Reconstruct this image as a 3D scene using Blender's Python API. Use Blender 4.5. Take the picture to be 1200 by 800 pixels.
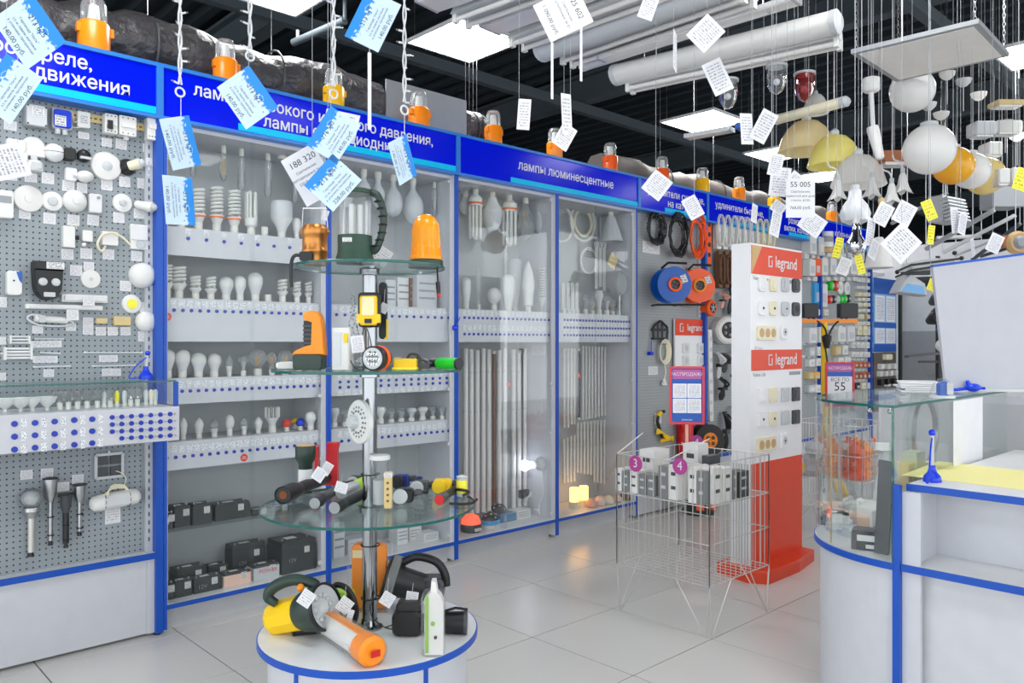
import bpy, bmesh, math, random
from math import sin, cos, pi, radians as R
from mathutils import Vector as V, Matrix as MX
from mathutils.geometry import tessellate_polygon
for o in list(bpy.data.objects): bpy.data.objects.remove(o)
SC = bpy.context.scene; COL = SC.collection
random.seed(7)
# ---------------- camera ----------------
CAMZ = 1.40; FPX = 930.0; TH = R(46.6); CX, CY = 600.0, 402.0
cd = bpy.data.cameras.new('camera'); cam = bpy.data.objects.new('camera', cd); COL.objects.link(cam)
cam.location = (0, 0, CAMZ); cam.rotation_euler = (R(90), 0, TH - R(90))
cd.sensor_width = 36; cd.lens = FPX / 1200 * 36; cd.shift_y = (CY - 400) / 1200; cd.clip_start = .02
SC.camera = cam
# ---------------- world, exposure ----------------
w = bpy.data.worlds.new('ambient_fill'); SC.world = w; w.use_nodes = True
bg = w.node_tree.nodes['Background']; bg.inputs[0].default_value = (.92, .96, 1.0, 1); bg.inputs[1].default_value = 1.75  # even soft-white fill light added from all round, not a real source
SC.view_settings.view_transform = 'Standard'; SC.view_settings.look = 'None'
SC.view_settings.exposure = .5; SC.view_settings.gamma = 1; SC.view_settings.use_curve_mapping = False
PANEL_POWER = 14.0
# ---------------- pixel rays of the 1200 x 800 frame -> points of the place ----------------
FW = V((cos(TH), sin(TH), 0)); RT = V((sin(TH), -cos(TH), 0))
def ray(px, py): return FW + RT * ((px - CX) / FPX) + V((0, 0, (CY - py) / FPX))
def PY(px, py, Y): d = ray(px, py); p = d * (Y / d.y); p.z += CAMZ; return p
def PX_(px, py, X): d = ray(px, py); p = d * (X / d.x); p.z += CAMZ; return p
def PZ(px, py, z): d = ray(px, py); p = d * ((z - CAMZ) / d.z); p.z += CAMZ; return p
def PD(px, py, D): p = ray(px, py) * D; p.z += CAMZ; return p
def WX(px, Y): return PY(px, 400, Y).x
# ---------------- materials ----------------
def C(r, g, b):
    f = lambda u: (u / 12.92 if u <= .04045 else ((u + .055) / 1.055) ** 2.4)
    return (f(r / 255), f(g / 255), f(b / 255))
MATS = {}
def mat(name, col, rough=.45, metal=0, emit=0, alpha=None, var=.06, scale=12, bump=0, trans=0, coat=0, sss=0):
    m = bpy.data.materials.new(name); m.use_nodes = True; nt = m.node_tree; p = nt.nodes['Principled BSDF']
    col = C(*col)
    tc = nt.nodes.new('ShaderNodeTexCoord'); nz = nt.nodes.new('ShaderNodeTexNoise'); nz.inputs['Scale'].default_value = scale
    nz.inputs['Detail'].default_value = 4; nt.links.new(tc.outputs['Object'], nz.inputs['Vector'])
    mx = nt.nodes.new('ShaderNodeMix'); mx.data_type = 'RGBA'
    mx.inputs[6].default_value = (*[max(0, u * (1 - var)) for u in col], 1); mx.inputs[7].default_value = (*[min(1, u * (1 + var)) for u in col], 1)
    nt.links.new(nz.outputs['Fac'], mx.inputs[0]); nt.links.new(mx.outputs[2], p.inputs['Base Color'])
    p.inputs['Roughness'].default_value = rough; p.inputs['Metallic'].default_value = metal
    if emit: p.inputs['Emission Color'].default_value = (*col, 1); p.inputs['Emission Strength'].default_value = emit
    if trans: p.inputs['Transmission Weight'].default_value = trans
    if coat: p.inputs['Coat Weight'].default_value = coat; p.inputs['Coat Roughness'].default_value = .05
    if bump:
        b = nt.nodes.new('ShaderNodeBump'); b.inputs['Strength'].default_value = bump; b.inputs['Distance'].default_value = .004
        nt.links.new(nz.outputs['Fac'], b.inputs['Height']); nt.links.new(b.outputs[0], p.inputs['Normal'])
    MATS[name] = m; return m
def glass(name, tint=(1, 1, 1), refl=1.0, haze=0, ior=1.5, hazecol=(.9, .92, .95)):
    """thin clear sheet: fresnel mirror over tinted see-through, with an optional milky share"""
    m = bpy.data.materials.new(name); m.use_nodes = True; nt = m.node_tree; nt.nodes.clear()
    out = nt.nodes.new('ShaderNodeOutputMaterial'); t = nt.nodes.new('ShaderNodeBsdfTransparent'); g = nt.nodes.new('ShaderNodeBsdfGlossy')
    t.inputs[0].default_value = (*tint, 1); g.inputs['Roughness'].default_value = .015
    fr = nt.nodes.new('ShaderNodeFresnel'); fr.inputs[0].default_value = ior
    mu = nt.nodes.new('ShaderNodeMath'); mu.operation = 'MULTIPLY'; mu.inputs[1].default_value = refl
    nt.links.new(fr.outputs[0], mu.inputs[0])
    mix = nt.nodes.new('ShaderNodeMixShader'); nt.links.new(mu.outputs[0], mix.inputs[0])
    nt.links.new(t.outputs[0], mix.inputs[1]); nt.links.new(g.outputs[0], mix.inputs[2]); last = mix
    if haze:
        d = nt.nodes.new('ShaderNodeBsdfDiffuse'); d.inputs[0].default_value = (*hazecol, 1)
        nz = nt.nodes.new('ShaderNodeTexNoise'); nz.inputs['Scale'].default_value = 9
        hm = nt.nodes.new('ShaderNodeMapRange'); hm.inputs[3].default_value = haze * .7; hm.inputs[4].default_value = haze * 1.3
        nt.links.new(nz.outputs['Fac'], hm.inputs[0])
        m2 = nt.nodes.new('ShaderNodeMixShader'); nt.links.new(hm.outputs[0], m2.inputs[0])
        nt.links.new(mix.outputs[0], m2.inputs[1]); nt.links.new(d.outputs[0], m2.inputs[2]); last = m2
    nt.links.new(last.outputs[0], out.inputs[0]); MATS[name] = m; return m
def opalglass(name, col, tr=.58):
    m = mat(name, col, .15, var=.02); nt = m.node_tree; p = nt.nodes['Principled BSDF']; t = nt.nodes.new('ShaderNodeBsdfTranslucent'); t.inputs[0].default_value = (*C(*col), 1)
    mx = nt.nodes.new('ShaderNodeMixShader'); mx.inputs[0].default_value = tr; nt.links.new(p.outputs[0], mx.inputs[1]); nt.links.new(t.outputs[0], mx.inputs[2]); nt.links.new(mx.outputs[0], nt.nodes['Material Output'].inputs[0])
def pegboard_mat(name, col, hole, pitch=.025, r=.0033):
    m = mat(name, col, .5); nt = m.node_tree; p = nt.nodes['Principled BSDF']
    src = p.inputs['Base Color'].links[0].from_socket
    tc = nt.nodes.new('ShaderNodeTexCoord'); sx = nt.nodes.new('ShaderNodeSeparateXYZ'); nt.links.new(tc.outputs['Object'], sx.inputs[0])
    def math_(op, a, b=None):
        n = nt.nodes.new('ShaderNodeMath'); n.operation = op
        for i, u in enumerate((a, b)):
            if u is None: continue
            if isinstance(u, (int, float)): n.inputs[i].default_value = u
            else: nt.links.new(u, n.inputs[i])
        return n.outputs[0]
    def cell(s): return math_('SUBTRACT', math_('FRACT', math_('DIVIDE', math_('ADD', s, 50.0), pitch)), .5)
    u, v_ = cell(sx.outputs[0]), cell(sx.outputs[2])
    d = math_('SQRT', math_('ADD', math_('MULTIPLY', u, u), math_('MULTIPLY', v_, v_)))
    k = math_('LESS_THAN', d, r / pitch)
    mx = nt.nodes.new('ShaderNodeMix'); mx.data_type = 'RGBA'; nt.links.new(k, mx.inputs[0]); nt.links.new(src, mx.inputs[6])
    mx.inputs[7].default_value = (*C(*hole), 1); nt.links.new(mx.outputs[2], p.inputs['Base Color']); return m
def print_mat(name, paper, ink, lines=5, dens=.5, xs=26, border=.1):
    """paper with rows of small illegible print, laid out on the sheet's own x / z"""
    m = mat(name, paper, .6, var=.02); nt = m.node_tree; p = nt.nodes['Principled BSDF']
    src = p.inputs['Base Color'].links[0].from_socket
    tc = nt.nodes.new('ShaderNodeTexCoord'); sx = nt.nodes.new('ShaderNodeSeparateXYZ'); nt.links.new(tc.outputs['Generated'], sx.inputs[0])
    def math_(op, a, b=None):
        n = nt.nodes.new('ShaderNodeMath'); n.operation = op
        for i, u in enumerate((a, b)):
            if u is None: continue
            if isinstance(u, (int, float)): n.inputs[i].default_value = u
            else: nt.links.new(u, n.inputs[i])
        return n.outputs[0]
    z = math_('MULTIPLY', sx.outputs[2], float(lines)); fz = math_('FRACT', z)
    band = math_('LESS_THAN', math_('ABSOLUTE', math_('SUBTRACT', fz, .5)), .26)
    cb = nt.nodes.new('ShaderNodeCombineXYZ'); nt.links.new(math_('MULTIPLY', sx.outputs[0], float(xs)), cb.inputs[0])
    nt.links.new(math_('MULTIPLY', math_('FLOOR', z), 7.3), cb.inputs[2])
    wn = nt.nodes.new('ShaderNodeTexNoise'); wn.inputs['Scale'].default_value = 1; wn.inputs['Detail'].default_value = 1
    nt.links.new(cb.outputs[0], wn.inputs['Vector'])
    t = math_('GREATER_THAN', wn.outputs['Fac'], 1 - dens)
    ins = math_('MULTIPLY', math_('LESS_THAN', math_('ABSOLUTE', math_('SUBTRACT', sx.outputs[0], .5)), .5 - border), math_('LESS_THAN', math_('ABSOLUTE', math_('SUBTRACT', sx.outputs[2], .5)), .5 - border * .8))
    k = math_('MULTIPLY', math_('MULTIPLY', band, t), ins)
    mx = nt.nodes.new('ShaderNodeMix'); mx.data_type = 'RGBA'; nt.links.new(math_('MULTIPLY', k, .75), mx.inputs[0]); nt.links.new(src, mx.inputs[6])
    mx.inputs[7].default_value = (*C(*ink), 1); nt.links.new(mx.outputs[2], p.inputs['Base Color']); return m
for n_, a_ in dict(
    white=((222, 223, 225), .4), panel=((202, 204, 210), .38), panel2=((190, 192, 196), .5), cabback=((180, 184, 186), .6),
    blue=((0, 78, 192), .35), edge=((0, 76, 180), .4), signblue=((0, 24, 222), .16), cyan=((0, 196, 240), .3), pen=((8, 60, 215), .22),
    signframe=((40, 120, 205), .3), dark=((34, 36, 38), .45), black=((22, 23, 25), .4), ceil=((33, 44, 52), .8), beam=((74, 84, 90), .7),
    bulbwhite=((226, 226, 223), .35), socket=((226, 224, 216), .45), opal=((226, 226, 224), .3), cfl=((228, 228, 224), .35), band=((240, 110, 40), .4),
    orange=((252, 146, 22), .4), amber=((252, 156, 26), .25), tangerine=((252, 92, 20), .4), yellow=((250, 205, 0), .4), red=((205, 18, 28), .35), signred=((226, 52, 34), .35),
    legorange=((228, 66, 24), .35), green=((20, 200, 40), .35), lime=((175, 225, 30), .4), darkgreen=((30, 66, 50), .4), armygreen=((38, 58, 50), .4),
    magenta=((186, 62, 140), .4), salered=((214, 56, 66), .4), saleblue=((28, 88, 180), .4), salepurple=((180, 92, 160), .4), badge=((176, 66, 142), .4),
    cream=((240, 226, 176), .3), creamy=((235, 228, 200), .35), sand=((214, 190, 130), .4), globeyellow=((255, 190, 40), .12), brown=((120, 84, 60), .5), tan=((205, 170, 120), .5),
    greybox=((128, 130, 130), .45), grey=((150, 154, 158), .45), lgrey=((198, 202, 205), .45), dgrey=((70, 73, 77), .45), boardgrey=((182, 184, 193), .45),
    ducttape=((72, 72, 76), .35), ductgrey=((120, 116, 112), .6), battery=((52, 57, 58), .45), redlens=((200, 40, 40), .15), sock2=((160, 90, 40), .45),
    terracotta=((190, 96, 36), .4), paper=((226, 227, 231), .6), yellowpaper=((250, 240, 150), .6), ytag=((252, 240, 60), .5), tagblue=((30, 140, 225), .5), tagpale=((206, 228, 250), .5),
    skin=((232, 200, 190), .5), salmon=((238, 200, 180), .5), door=((58, 64, 66), .4), doorpane=((150, 156, 158), .3), stripe=((120, 180, 232), .4), steelgrey=((170, 174, 178), .35),
    navy=((20, 40, 120), .4), teal=((20, 130, 140), .4), pinkish=((235, 170, 150), .5), bluebox=((30, 110, 160), .4), skyblue=((60, 165, 225), .3), filament=((240, 180, 60), .3)).items(): mat(n_, *a_)
mat('chrome', (158, 161, 164), .13, 1, var=.02); mat('steel', (190, 192, 194), .28, 1); mat('wire', (214, 212, 206), .35, .6); mat('copper', (206, 140, 76), .36, .9)
mat('alu', (205, 208, 212), .35, .7); mat('mirror', (200, 203, 206), .05, 1, var=.02); mat('foil', (96, 92, 88), .3, .6, bump=.9, scale=25)
mat('ledlit', (255, 255, 255), .5, emit=PANEL_POWER, var=0); mat('warmlit', (255, 190, 90), .5, emit=3.2); mat('coolbulb', (235, 240, 255), .5, emit=4.0); mat('redlit', (255, 90, 60), .5, emit=.9); mat('bluelit', (90, 120, 255), .5, emit=1.5)
mat('tile', (214, 213, 209), .24, var=.035, scale=1.6); mat('grout', (92, 90, 88), .8); mat('opalglow', (228, 226, 223), .25, var=.02)
mat('ductwrap', (66, 64, 66), .38, var=.35, scale=14, bump=1.0); mat('duct2', (125, 118, 112), .6, var=.2, scale=30, bump=.6); mat('concrete', (52, 58, 62), .85, var=.2, scale=3)
mat('sleet', (238, 240, 243), .5, var=.02); mat('greenedge', (16, 92, 84), .12, var=.03); mat('wallwhite', (228, 229, 232), .6); mat('darkwall', (48, 56, 62), .8)
mat('legwhite', (240, 241, 243), .3, var=.02); mat('frost', (228, 232, 236), .35, trans=.25); mat('thread', (168, 172, 176), .5)
opalglass('creamglass', (255, 244, 208)); opalglass('limeglass', (255, 248, 172)); opalglass('whiteglass', (248, 248, 245)); opalglass('opalglobe', (246, 246, 244), .35); opalglass('yellowglobe', (255, 200, 60), .35); opalglass('creamglobe', (253, 232, 160), .35)
glass('pane', (.98, .99, .99), .13, .01); glass('shelfglass', (.93, .975, .965), .35, .02); glass('clear', (.95, .965, .965), .6, .06); glass('clearbulb', (.93, .945, .945), .75, .13); glass('blister', (.99, .99, .99), .35, .04)
pegboard_mat('peg', (146, 155, 160), (44, 50, 56), r=.0039); pegboard_mat('peg2', (162, 167, 169), (74, 80, 86))
print_mat('card', (224, 225, 228), (150, 147, 148), 6, .5, 22); print_mat('strip', (236, 238, 241), (130, 130, 132), 3, .5, 160, .02); print_mat('sheet', (238, 240, 246), (110, 112, 125), 14, .52, 30); print_mat('ybill', (250, 242, 140), (190, 180, 110), 10, .5, 30)
print_mat('pricecard', (230, 230, 235), (120, 120, 132), 11, .5, 30, .14); print_mat('labelprint', (225, 226, 226), (80, 80, 80), 4, .55, 14); print_mat('yellowcard', (248, 238, 70), (140, 130, 40), 6, .5, 16)
def tag_mat():
    m = mat('bluetag', (205, 228, 250), .45, var=.02); nt = m.node_tree; p = nt.nodes['Principled BSDF']; src = p.inputs['Base Color'].links[0].from_socket
    tc = nt.nodes.new('ShaderNodeTexCoord'); sx = nt.nodes.new('ShaderNodeSeparateXYZ'); nt.links.new(tc.outputs['Generated'], sx.inputs[0])
    nz = nt.nodes.new('ShaderNodeTexNoise'); nz.inputs['Scale'].default_value = 9; nz.inputs['Detail'].default_value = 6; nt.links.new(tc.outputs['Generated'], nz.inputs['Vector'])
    a = nt.nodes.new('ShaderNodeMath'); a.operation = 'MULTIPLY_ADD'; a.inputs[1].default_value = .75; nt.links.new(sx.outputs[2], a.inputs[0])
    h_ = nt.nodes.new('ShaderNodeMath'); h_.operation = 'MULTIPLY'; h_.inputs[1].default_value = .5; nt.links.new(nz.outputs['Fac'], h_.inputs[0]); nt.links.new(h_.outputs[0], a.inputs[2])
    r = nt.nodes.new('ShaderNodeValToRGB'); r.color_ramp.elements[0].position = .78; r.color_ramp.elements[1].position = .81; nt.links.new(a.outputs[0], r.inputs[0])
    mx = nt.nodes.new('ShaderNodeMix'); mx.data_type = 'RGBA'; nt.links.new(r.outputs[0], mx.inputs[0]); nt.links.new(src, mx.inputs[6]); mx.inputs[7].default_value = (*C(20, 140, 228), 1)
    nt.links.new(mx.outputs[2], p.inputs['Base Color'])
tag_mat()
MATS['ductwrap'].node_tree.nodes['Bump'].inputs['Distance'].default_value = .03
for n_ in ('signblue', 'cyan'): MATS[n_].node_tree.nodes['Principled BSDF'].inputs['Specular IOR Level'].default_value = .18
# ---------------- mesh building ----------------
def spl(pts, n=6, closed=False):
    pts = [V(p) for p in pts]; L = len(pts); out = []
    for i in range(L if closed else L - 1):
        g = (lambda k: pts[k % L]) if closed else (lambda k: pts[min(max(k, 0), L - 1)])
        a, b, c, d = g(i - 1), g(i), g(i + 1), g(i + 2)
        for k in range(n):
            t = k / n
            out.append(.5 * ((2 * b) + (c - a) * t + (2 * a - 5 * b + 4 * c - d) * t * t + (3 * b - a - 3 * c + d) * t ** 3))
    if not closed: out.append(pts[-1])
    return out
def arc(cx, cy, r, a0, a1, n=10): return [(cx + r * cos(a0 + (a1 - a0) * i / n), cy + r * sin(a0 + (a1 - a0) * i / n)) for i in range(n + 1)]
def rrect(w_, h_, r, n=3):
    o = []
    for sx, sy, a in ((1, 1, 0), (-1, 1, pi / 2), (-1, -1, pi), (1, -1, 1.5 * pi)): o += arc(sx * (w_ / 2 - r), sy * (h_ / 2 - r), r, a, a + pi / 2, n)
    return o
AX = dict(z=MX(), x=MX.Rotation(pi / 2, 4, 'Y'), y=MX.Rotation(-pi / 2, 4, 'X'), _y=MX.Rotation(pi / 2, 4, 'X'))
class MB:
    def __init__(s): s.v = []; s.f = []; s.m = []; s.s = []
    def add(s, vs, fs, mi=0, sm=False, M=None):
        o = len(s.v); s.v += [tuple(M @ V(p)) if M else tuple(p) for p in vs]
        for f in fs: s.f.append([i + o for i in f]); s.m.append(mi); s.s.append(sm)
        return s
    def box(s, c, d, mi=0, M=None):
        x, y, z = c; a, b, e = d[0] / 2, d[1] / 2, d[2] / 2
        vs = [(x + i * a, y + j * b, z + k * e) for k in (-1, 1) for j in (-1, 1) for i in (-1, 1)]
        return s.add(vs, [(0, 2, 3, 1), (4, 5, 7, 6), (0, 1, 5, 4), (2, 6, 7, 3), (0, 4, 6, 2), (1, 3, 7, 5)], mi, False, M)
    def bb(s, x0, x1, y0, y1, z0, z1, mi=0): return s.box(((x0 + x1) / 2, (y0 + y1) / 2, (z0 + z1) / 2), (abs(x1 - x0), abs(y1 - y0), abs(z1 - z0)), mi)
    def prism(s, poly, z0, z1, mi=0, M=None, sm=False, ch=0):
        """polygon (x,y) pulled from z0 to z1, ch = chamfered top edge"""
        n = len(poly); lay = [(poly, z0)]
        if ch:
            cx = sum(p[0] for p in poly) / n; cy = sum(p[1] for p in poly) / n; r = max(math.hypot(p[0] - cx, p[1] - cy) for p in poly); k = 1 - ch / r
            lay += [(poly, z1 - ch), ([(cx + (p[0] - cx) * k, cy + (p[1] - cy) * k) for p in poly], z1)]
        else: lay += [(poly, z1)]
        vs = [(p[0], p[1], z) for pl, z in lay for p in pl]; L = len(lay)
        s.add(vs, [tuple(reversed(range(n)))], mi, False, M); o = len(s.v) - len(vs)
        s.f.append([o + (L - 1) * n + i for i in range(n)]); s.m.append(mi); s.s.append(False)
        for k in range(L - 1):
            for i in range(n): j = (i + 1) % n; s.f.append([o + k * n + i, o + k * n + j, o + (k + 1) * n + j, o + (k + 1) * n + i]); s.m.append(mi); s.s.append(sm)
        return s
    def rbox(s, c, d, r, mi=0, axis='y', ch=0, M=None):
        """box with rounded outline seen along axis; front is the -axis end for y"""
        ia = {'x': (1, 2, 0), 'y': (0, 2, 1), 'z': (0, 1, 2)}[axis]; p = rrect(d[ia[0]], d[ia[1]], min(r, d[ia[0]] / 2.01, d[ia[1]] / 2.01))
        if axis == 'y': T = MX.Translation(c) @ AX['_y']
        elif axis == 'x': T = MX.Translation(c) @ MX(((0, 0, 1, 0), (1, 0, 0, 0), (0, 1, 0, 0), (0, 0, 0, 1)))
        else: T = MX.Translation(c)
        return s.prism(p, -d[ia[2]] / 2, d[ia[2]] / 2, mi, (M @ T) if M else T, False, ch)
    def lathe(s, prof, n=16, mi=0, M=None, sm=True, cap=True):
        vs = []; fs = []; L = len(prof)
        for r, z in prof: vs += [(r * cos(2 * pi * i / n), r * sin(2 * pi * i / n), z) for i in range(n)]
        for k in range(L - 1):
            for i in range(n): j = (i + 1) % n; fs.append((k * n + i, k * n + j, (k + 1) * n + j, (k + 1) * n + i))
        if cap:
            if prof[0][0] > 1e-5: fs.append(tuple(reversed(range(n))))
            if prof[-1][0] > 1e-5: fs.append(tuple((L - 1) * n + i for i in range(n)))
        return s.add(vs, fs, mi, sm, M)
    def cyl(s, p0, p1, r0, r1=None, n=12, mi=0, sm=True):
        p0, p1 = V(p0), V(p1); r1 = r0 if r1 is None else r1; d = p1 - p0; L = d.length
        M = MX.Translation(p0) @ V((0, 0, 1)).rotation_difference(d).to_matrix().to_4x4()
        return s.lathe([(r0, 0), (r1, L)], n, mi, M, sm)
    def sph(s, c, r, n=16, k=10, mi=0, sc=(1, 1, 1), a0=-pi / 2, a1=pi / 2, M=None):
        T = MX.Translation(c) @ MX.Diagonal((*sc, 1))
        return s.lathe([(max(r * cos(a0 + (a1 - a0) * i / k), 1e-6), r * sin(a0 + (a1 - a0) * i / k)) for i in range(k + 1)], n, mi, (M @ T) if M else T, True, False)
    def tube(s, pts, r, n=6, mi=0, closed=False, caps=True):
        pts = [V(p) for p in pts]; L = len(pts); vs = []; fs = []
        rf = r if callable(r) else (lambda t: r)
        up = None
        for i, p in enumerate(pts):
            a = pts[(i - 1) % L] if (closed or i > 0) else p; b = pts[(i + 1) % L] if (closed or i < L - 1) else p
            t = (b - a); t = t.normalized() if t.length > 1e-9 else V((0, 0, 1))
            if up is None: up = V((0, 0, 1)) if abs(t.z) < .9 else V((1, 0, 0))
            u = up - t * up.dot(t)
            if u.length < 1e-4: u = t.orthogonal()
            u.normalize(); w_ = t.cross(u); up = u; rr = rf(i / max(1, L - 1))
            vs += [tuple(p + u * rr * cos(2 * pi * k / n) + w_ * rr * sin(2 * pi * k / n)) for k in range(n)]
        for i in range(L if closed else L - 1):
            o, q = i * n, ((i + 1) % L) * n
            for k in range(n): j = (k + 1) % n; fs.append((o + k, o + j, q + j, q + k))
        if caps and not closed: fs += [tuple(reversed(range(n))), tuple((L - 1) * n + k for k in range(n))]
        return s.add(vs, fs, mi, True)
    def torus(s, c, RR, r, axis='z', n=24, k=8, mi=0, M=None):
        T = MX.Translation(c) @ AX[axis]
        if M: T = M @ T
        return s.tube([T @ V((RR * cos(2 * pi * i / n), RR * sin(2 * pi * i / n), 0)) for i in range(n)], r, k, mi, True)
    def build(s, name, mats, parent=None, loc=None, rot=None, label=None, kind=None):
        me = bpy.data.meshes.new(name); me.from_pydata(s.v, [], s.f); me.validate()
        if isinstance(mats, str): mats = [mats]
        for k in mats: me.materials.append(MATS[k])
        if len(me.polygons) == len(s.f):
            me.polygons.foreach_set('material_index', s.m); me.polygons.foreach_set('use_smooth', s.s)
        me.update()
        if any(s.s): me.set_sharp_from_angle(angle=R(38))
        o = bpy.data.objects.new(name, me); COL.objects.link(o)
        if parent: o.parent = parent
        if loc is not None: o.location = loc
        if rot is not None: o.rotation_euler = rot
        if label: o['label'] = label
        if kind: o['kind'] = kind
        return o
def thing(name, label, cat, loc=(0, 0, 0), rz=0, group=None, rot=None):
    o = bpy.data.objects.new(name, None); COL.objects.link(o); o.location = loc; o.rotation_euler = rot or (0, 0, rz); o.empty_display_size = .05
    return tag(o, label, cat, group)
def tag(o, label=None, cat=None, group=None, kind=None):
    for k, v_ in (('label', label), ('category', cat), ('group', group), ('kind', kind)):
        if v_: o[k] = v_
    return o
KIDS = {}
def copy_tree(o, parent=None):
    c = o.copy(); COL.objects.link(c); c.parent = parent
    for ch in [q for q in bpy.data.objects if q.parent == o]: copy_tree(ch, c)
    return c
def clone(o, loc, label, rz=None, group=None, rot=None, scale=None):
    c = copy_tree(o); c.location = loc; c['label'] = label
    if rz is not None: c.rotation_euler = (0, 0, rz)
    if rot is not None: c.rotation_euler = rot
    if scale is not None: c.scale = (scale,) * 3 if isinstance(scale, (int, float)) else scale
    if group: c['group'] = group
    return c
TXT = {}
def glyphs(s, size, align, sp):
    """outlines of the lettering, each closed outline filled by itself so that crossing strokes stay solid"""
    cu = bpy.data.curves.new('t', 'FONT'); cu.body = s; cu.size = size; cu.align_x = align; cu.align_y = 'CENTER'; cu.space_character = sp; cu.resolution_u = 3; cu.fill_mode = 'NONE'
    o = bpy.data.objects.new('t', cu); me = bpy.data.meshes.new_from_object(o); nx = {}
    for e in me.edges: nx.setdefault(e.vertices[0], []).append(e.vertices[1])
    co = [V((v_.co.x, v_.co.y, 0)) for v_ in me.vertices]; seen = set(); loops = []
    for a in list(nx):
        if a in seen: continue
        lp = [a]; seen.add(a); b = nx[a][0]
        while b not in seen and b in nx: lp.append(b); seen.add(b); b = nx[b][0]
        if len(lp) > 2: loops.append([co[k] for k in lp])
    bpy.data.objects.remove(o); bpy.data.curves.remove(cu); bpy.data.meshes.remove(me)
    ar = lambda L: sum(L[k - 1].x * L[k].y - L[k].x * L[k - 1].y for k in range(len(L))) / 2
    def inside(p, L):
        c = False
        for k in range(len(L)):
            a, b = L[k - 1], L[k]
            if (a.y > p.y) != (b.y > p.y) and p.x < (b.x - a.x) * (p.y - a.y) / (b.y - a.y) + a.x: c = not c
        return c
    A = [ar(L) for L in loops]; vs = []; fs = []; n_ = len(loops)
    par = [[k for k in range(n_) if A[k] * A[i] < 0 and abs(A[k]) > abs(A[i]) and inside(loops[i][0], loops[k])] for i in range(n_)]
    for i in range(n_):
        if par[i]: continue
        fl = [loops[i]] + [loops[k] for k in range(n_) if i in par[k]]; n = len(vs)
        vs += [p for q in fl for p in q]; fs += [tuple(n + k for k in t_) for t_ in tessellate_polygon(fl)]
    return vs, fs
def text(s, size, mt, parent, loc, rot=(R(90), 0, 0), align='CENTER', bold=0, name='lettering', sx=1, sp=1):
    """flat lettering as a mesh; default rotation stands upright and reads from -y"""
    key = (s, round(size, 5), align, bold, sx, sp, mt)
    if not s.strip(): return None
    if key not in TXT:
        vs, fs = glyphs(s, size, align, sp); m = MB(); d_ = bold * size
        for q_, (dx_, dz_) in enumerate(((0, 0),) if not bold else ((-d_, 0), (d_, 0), (0, d_), (0, -d_))): m.add([((p.x + dx_) * sx, p.y + dz_, q_ * 4e-5) for p in vs], fs)
        me = bpy.data.meshes.new('lettering'); me.from_pydata(m.v, [], m.f); me.materials.append(MATS[mt]); TXT[key] = me
    o = bpy.data.objects.new(name, TXT[key]); COL.objects.link(o); o.parent = parent; o.location = loc; o.rotation_euler = rot; o['kind'] = 'stuff'; return o
ORD = ['first', 'second', 'third', 'fourth', 'fifth', 'sixth', 'seventh', 'eighth', 'ninth', 'tenth', 'eleventh', 'twelfth', 'thirteenth', 'fourteenth', 'fifteenth', 'sixteenth', 'seventeenth', 'eighteenth', 'nineteenth', 'twentieth']
# ======================= the setting =======================
def struct(name, mb, m, parent=None, label=None): o = mb.build(name, m, parent); o['kind'] = 'structure'; tag(o, label); return o
floor = struct('floor', MB().bb(-6, 22, -6, 9.2, -.05, -.003), 'grout', None, 'glossy floor of large pale grey square tiles')
tile_me = None
for i in range(-1, 18):
    for j in range(-3, 7):
        x, y = .27 + .6 * i, .28 + .6 * j
        c = V((x + .3, y + .3, 0)); D = c.dot(FW)
        if D < .3 or abs(c.dot(RT)) > D * .75 + .8 or x > 9.9: continue
        if tile_me is None:
            o = MB().prism(rrect(.5945, .5945, .002, 1), -.009, 0, ch=.001).build('floor_tile', 'tile', floor); tile_me = o.data
        else: o = bpy.data.objects.new('floor_tile', tile_me); COL.objects.link(o); o.parent = floor
        o.location = (x + .3, y + .3, random.uniform(0, .0004))
# beyond the separate tiles the same tiling goes on as one sheet on each side of the built field
m = MB()
for x0, x1, y0, y1 in ((-6, -.33, -6, 9.2), (10.47, 22, -6, 9.2), (-.33, 10.47, -6, -1.52), (-.33, 10.47, 4.48, 9.2)): m.bb(x0, x1, y0, y1, -.003, -.001)
m.build('floor_surround', 'tile', floor)
CZ = 4.3
m = MB(); vs = []; fs = []; x = -6.0; k = 0
prof = []
while x < 22: prof += [(x, CZ), (x + .11, CZ), (x + .135, CZ - .06), (x + .215, CZ - .06)]; x += .24
for px_, pz_ in prof: vs += [(px_, -6, pz_), (px_, 9.2, pz_)]
for i in range(len(prof) - 1): fs.append((2 * i, 2 * i + 1, 2 * i + 3, 2 * i + 2))
m.add(vs, fs); m.bb(-6, 22, -6, 9.2, CZ + .005, CZ + .05)
ceiling = struct('ceiling', m, 'ceil', None, 'dark corrugated metal ceiling')
for n_, X in enumerate((3.0, 6.35, 9.7, 13.0, 16.4)):
    m = MB(); m.bb(X - .07, X + .07, -6, 9.15, CZ - .36, CZ - .33); m.bb(X - .01, X + .01, -6, 9.15, CZ - .33, CZ - .06); m.bb(X - .07, X + .07, -6, 9.15, CZ - .09, CZ - .06)
    m.build('ceiling_beam', 'beam', ceiling)
for Y in (2.2, 5.6): MB().bb(-6, 22, Y - .04, Y + .04, CZ - .47, CZ - .37).build('purlin', 'beam', ceiling)
struct('wall_left', MB().bb(-6, 22, 9.2, 9.3, -.05, CZ), 'darkwall', None, 'dark far side wall above the cabinets')
struct('wall_back', MB().bb(22, 22.1, -6, 9.2, -.05, CZ), 'darkwall', None, 'dark far end wall of the hall')
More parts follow.
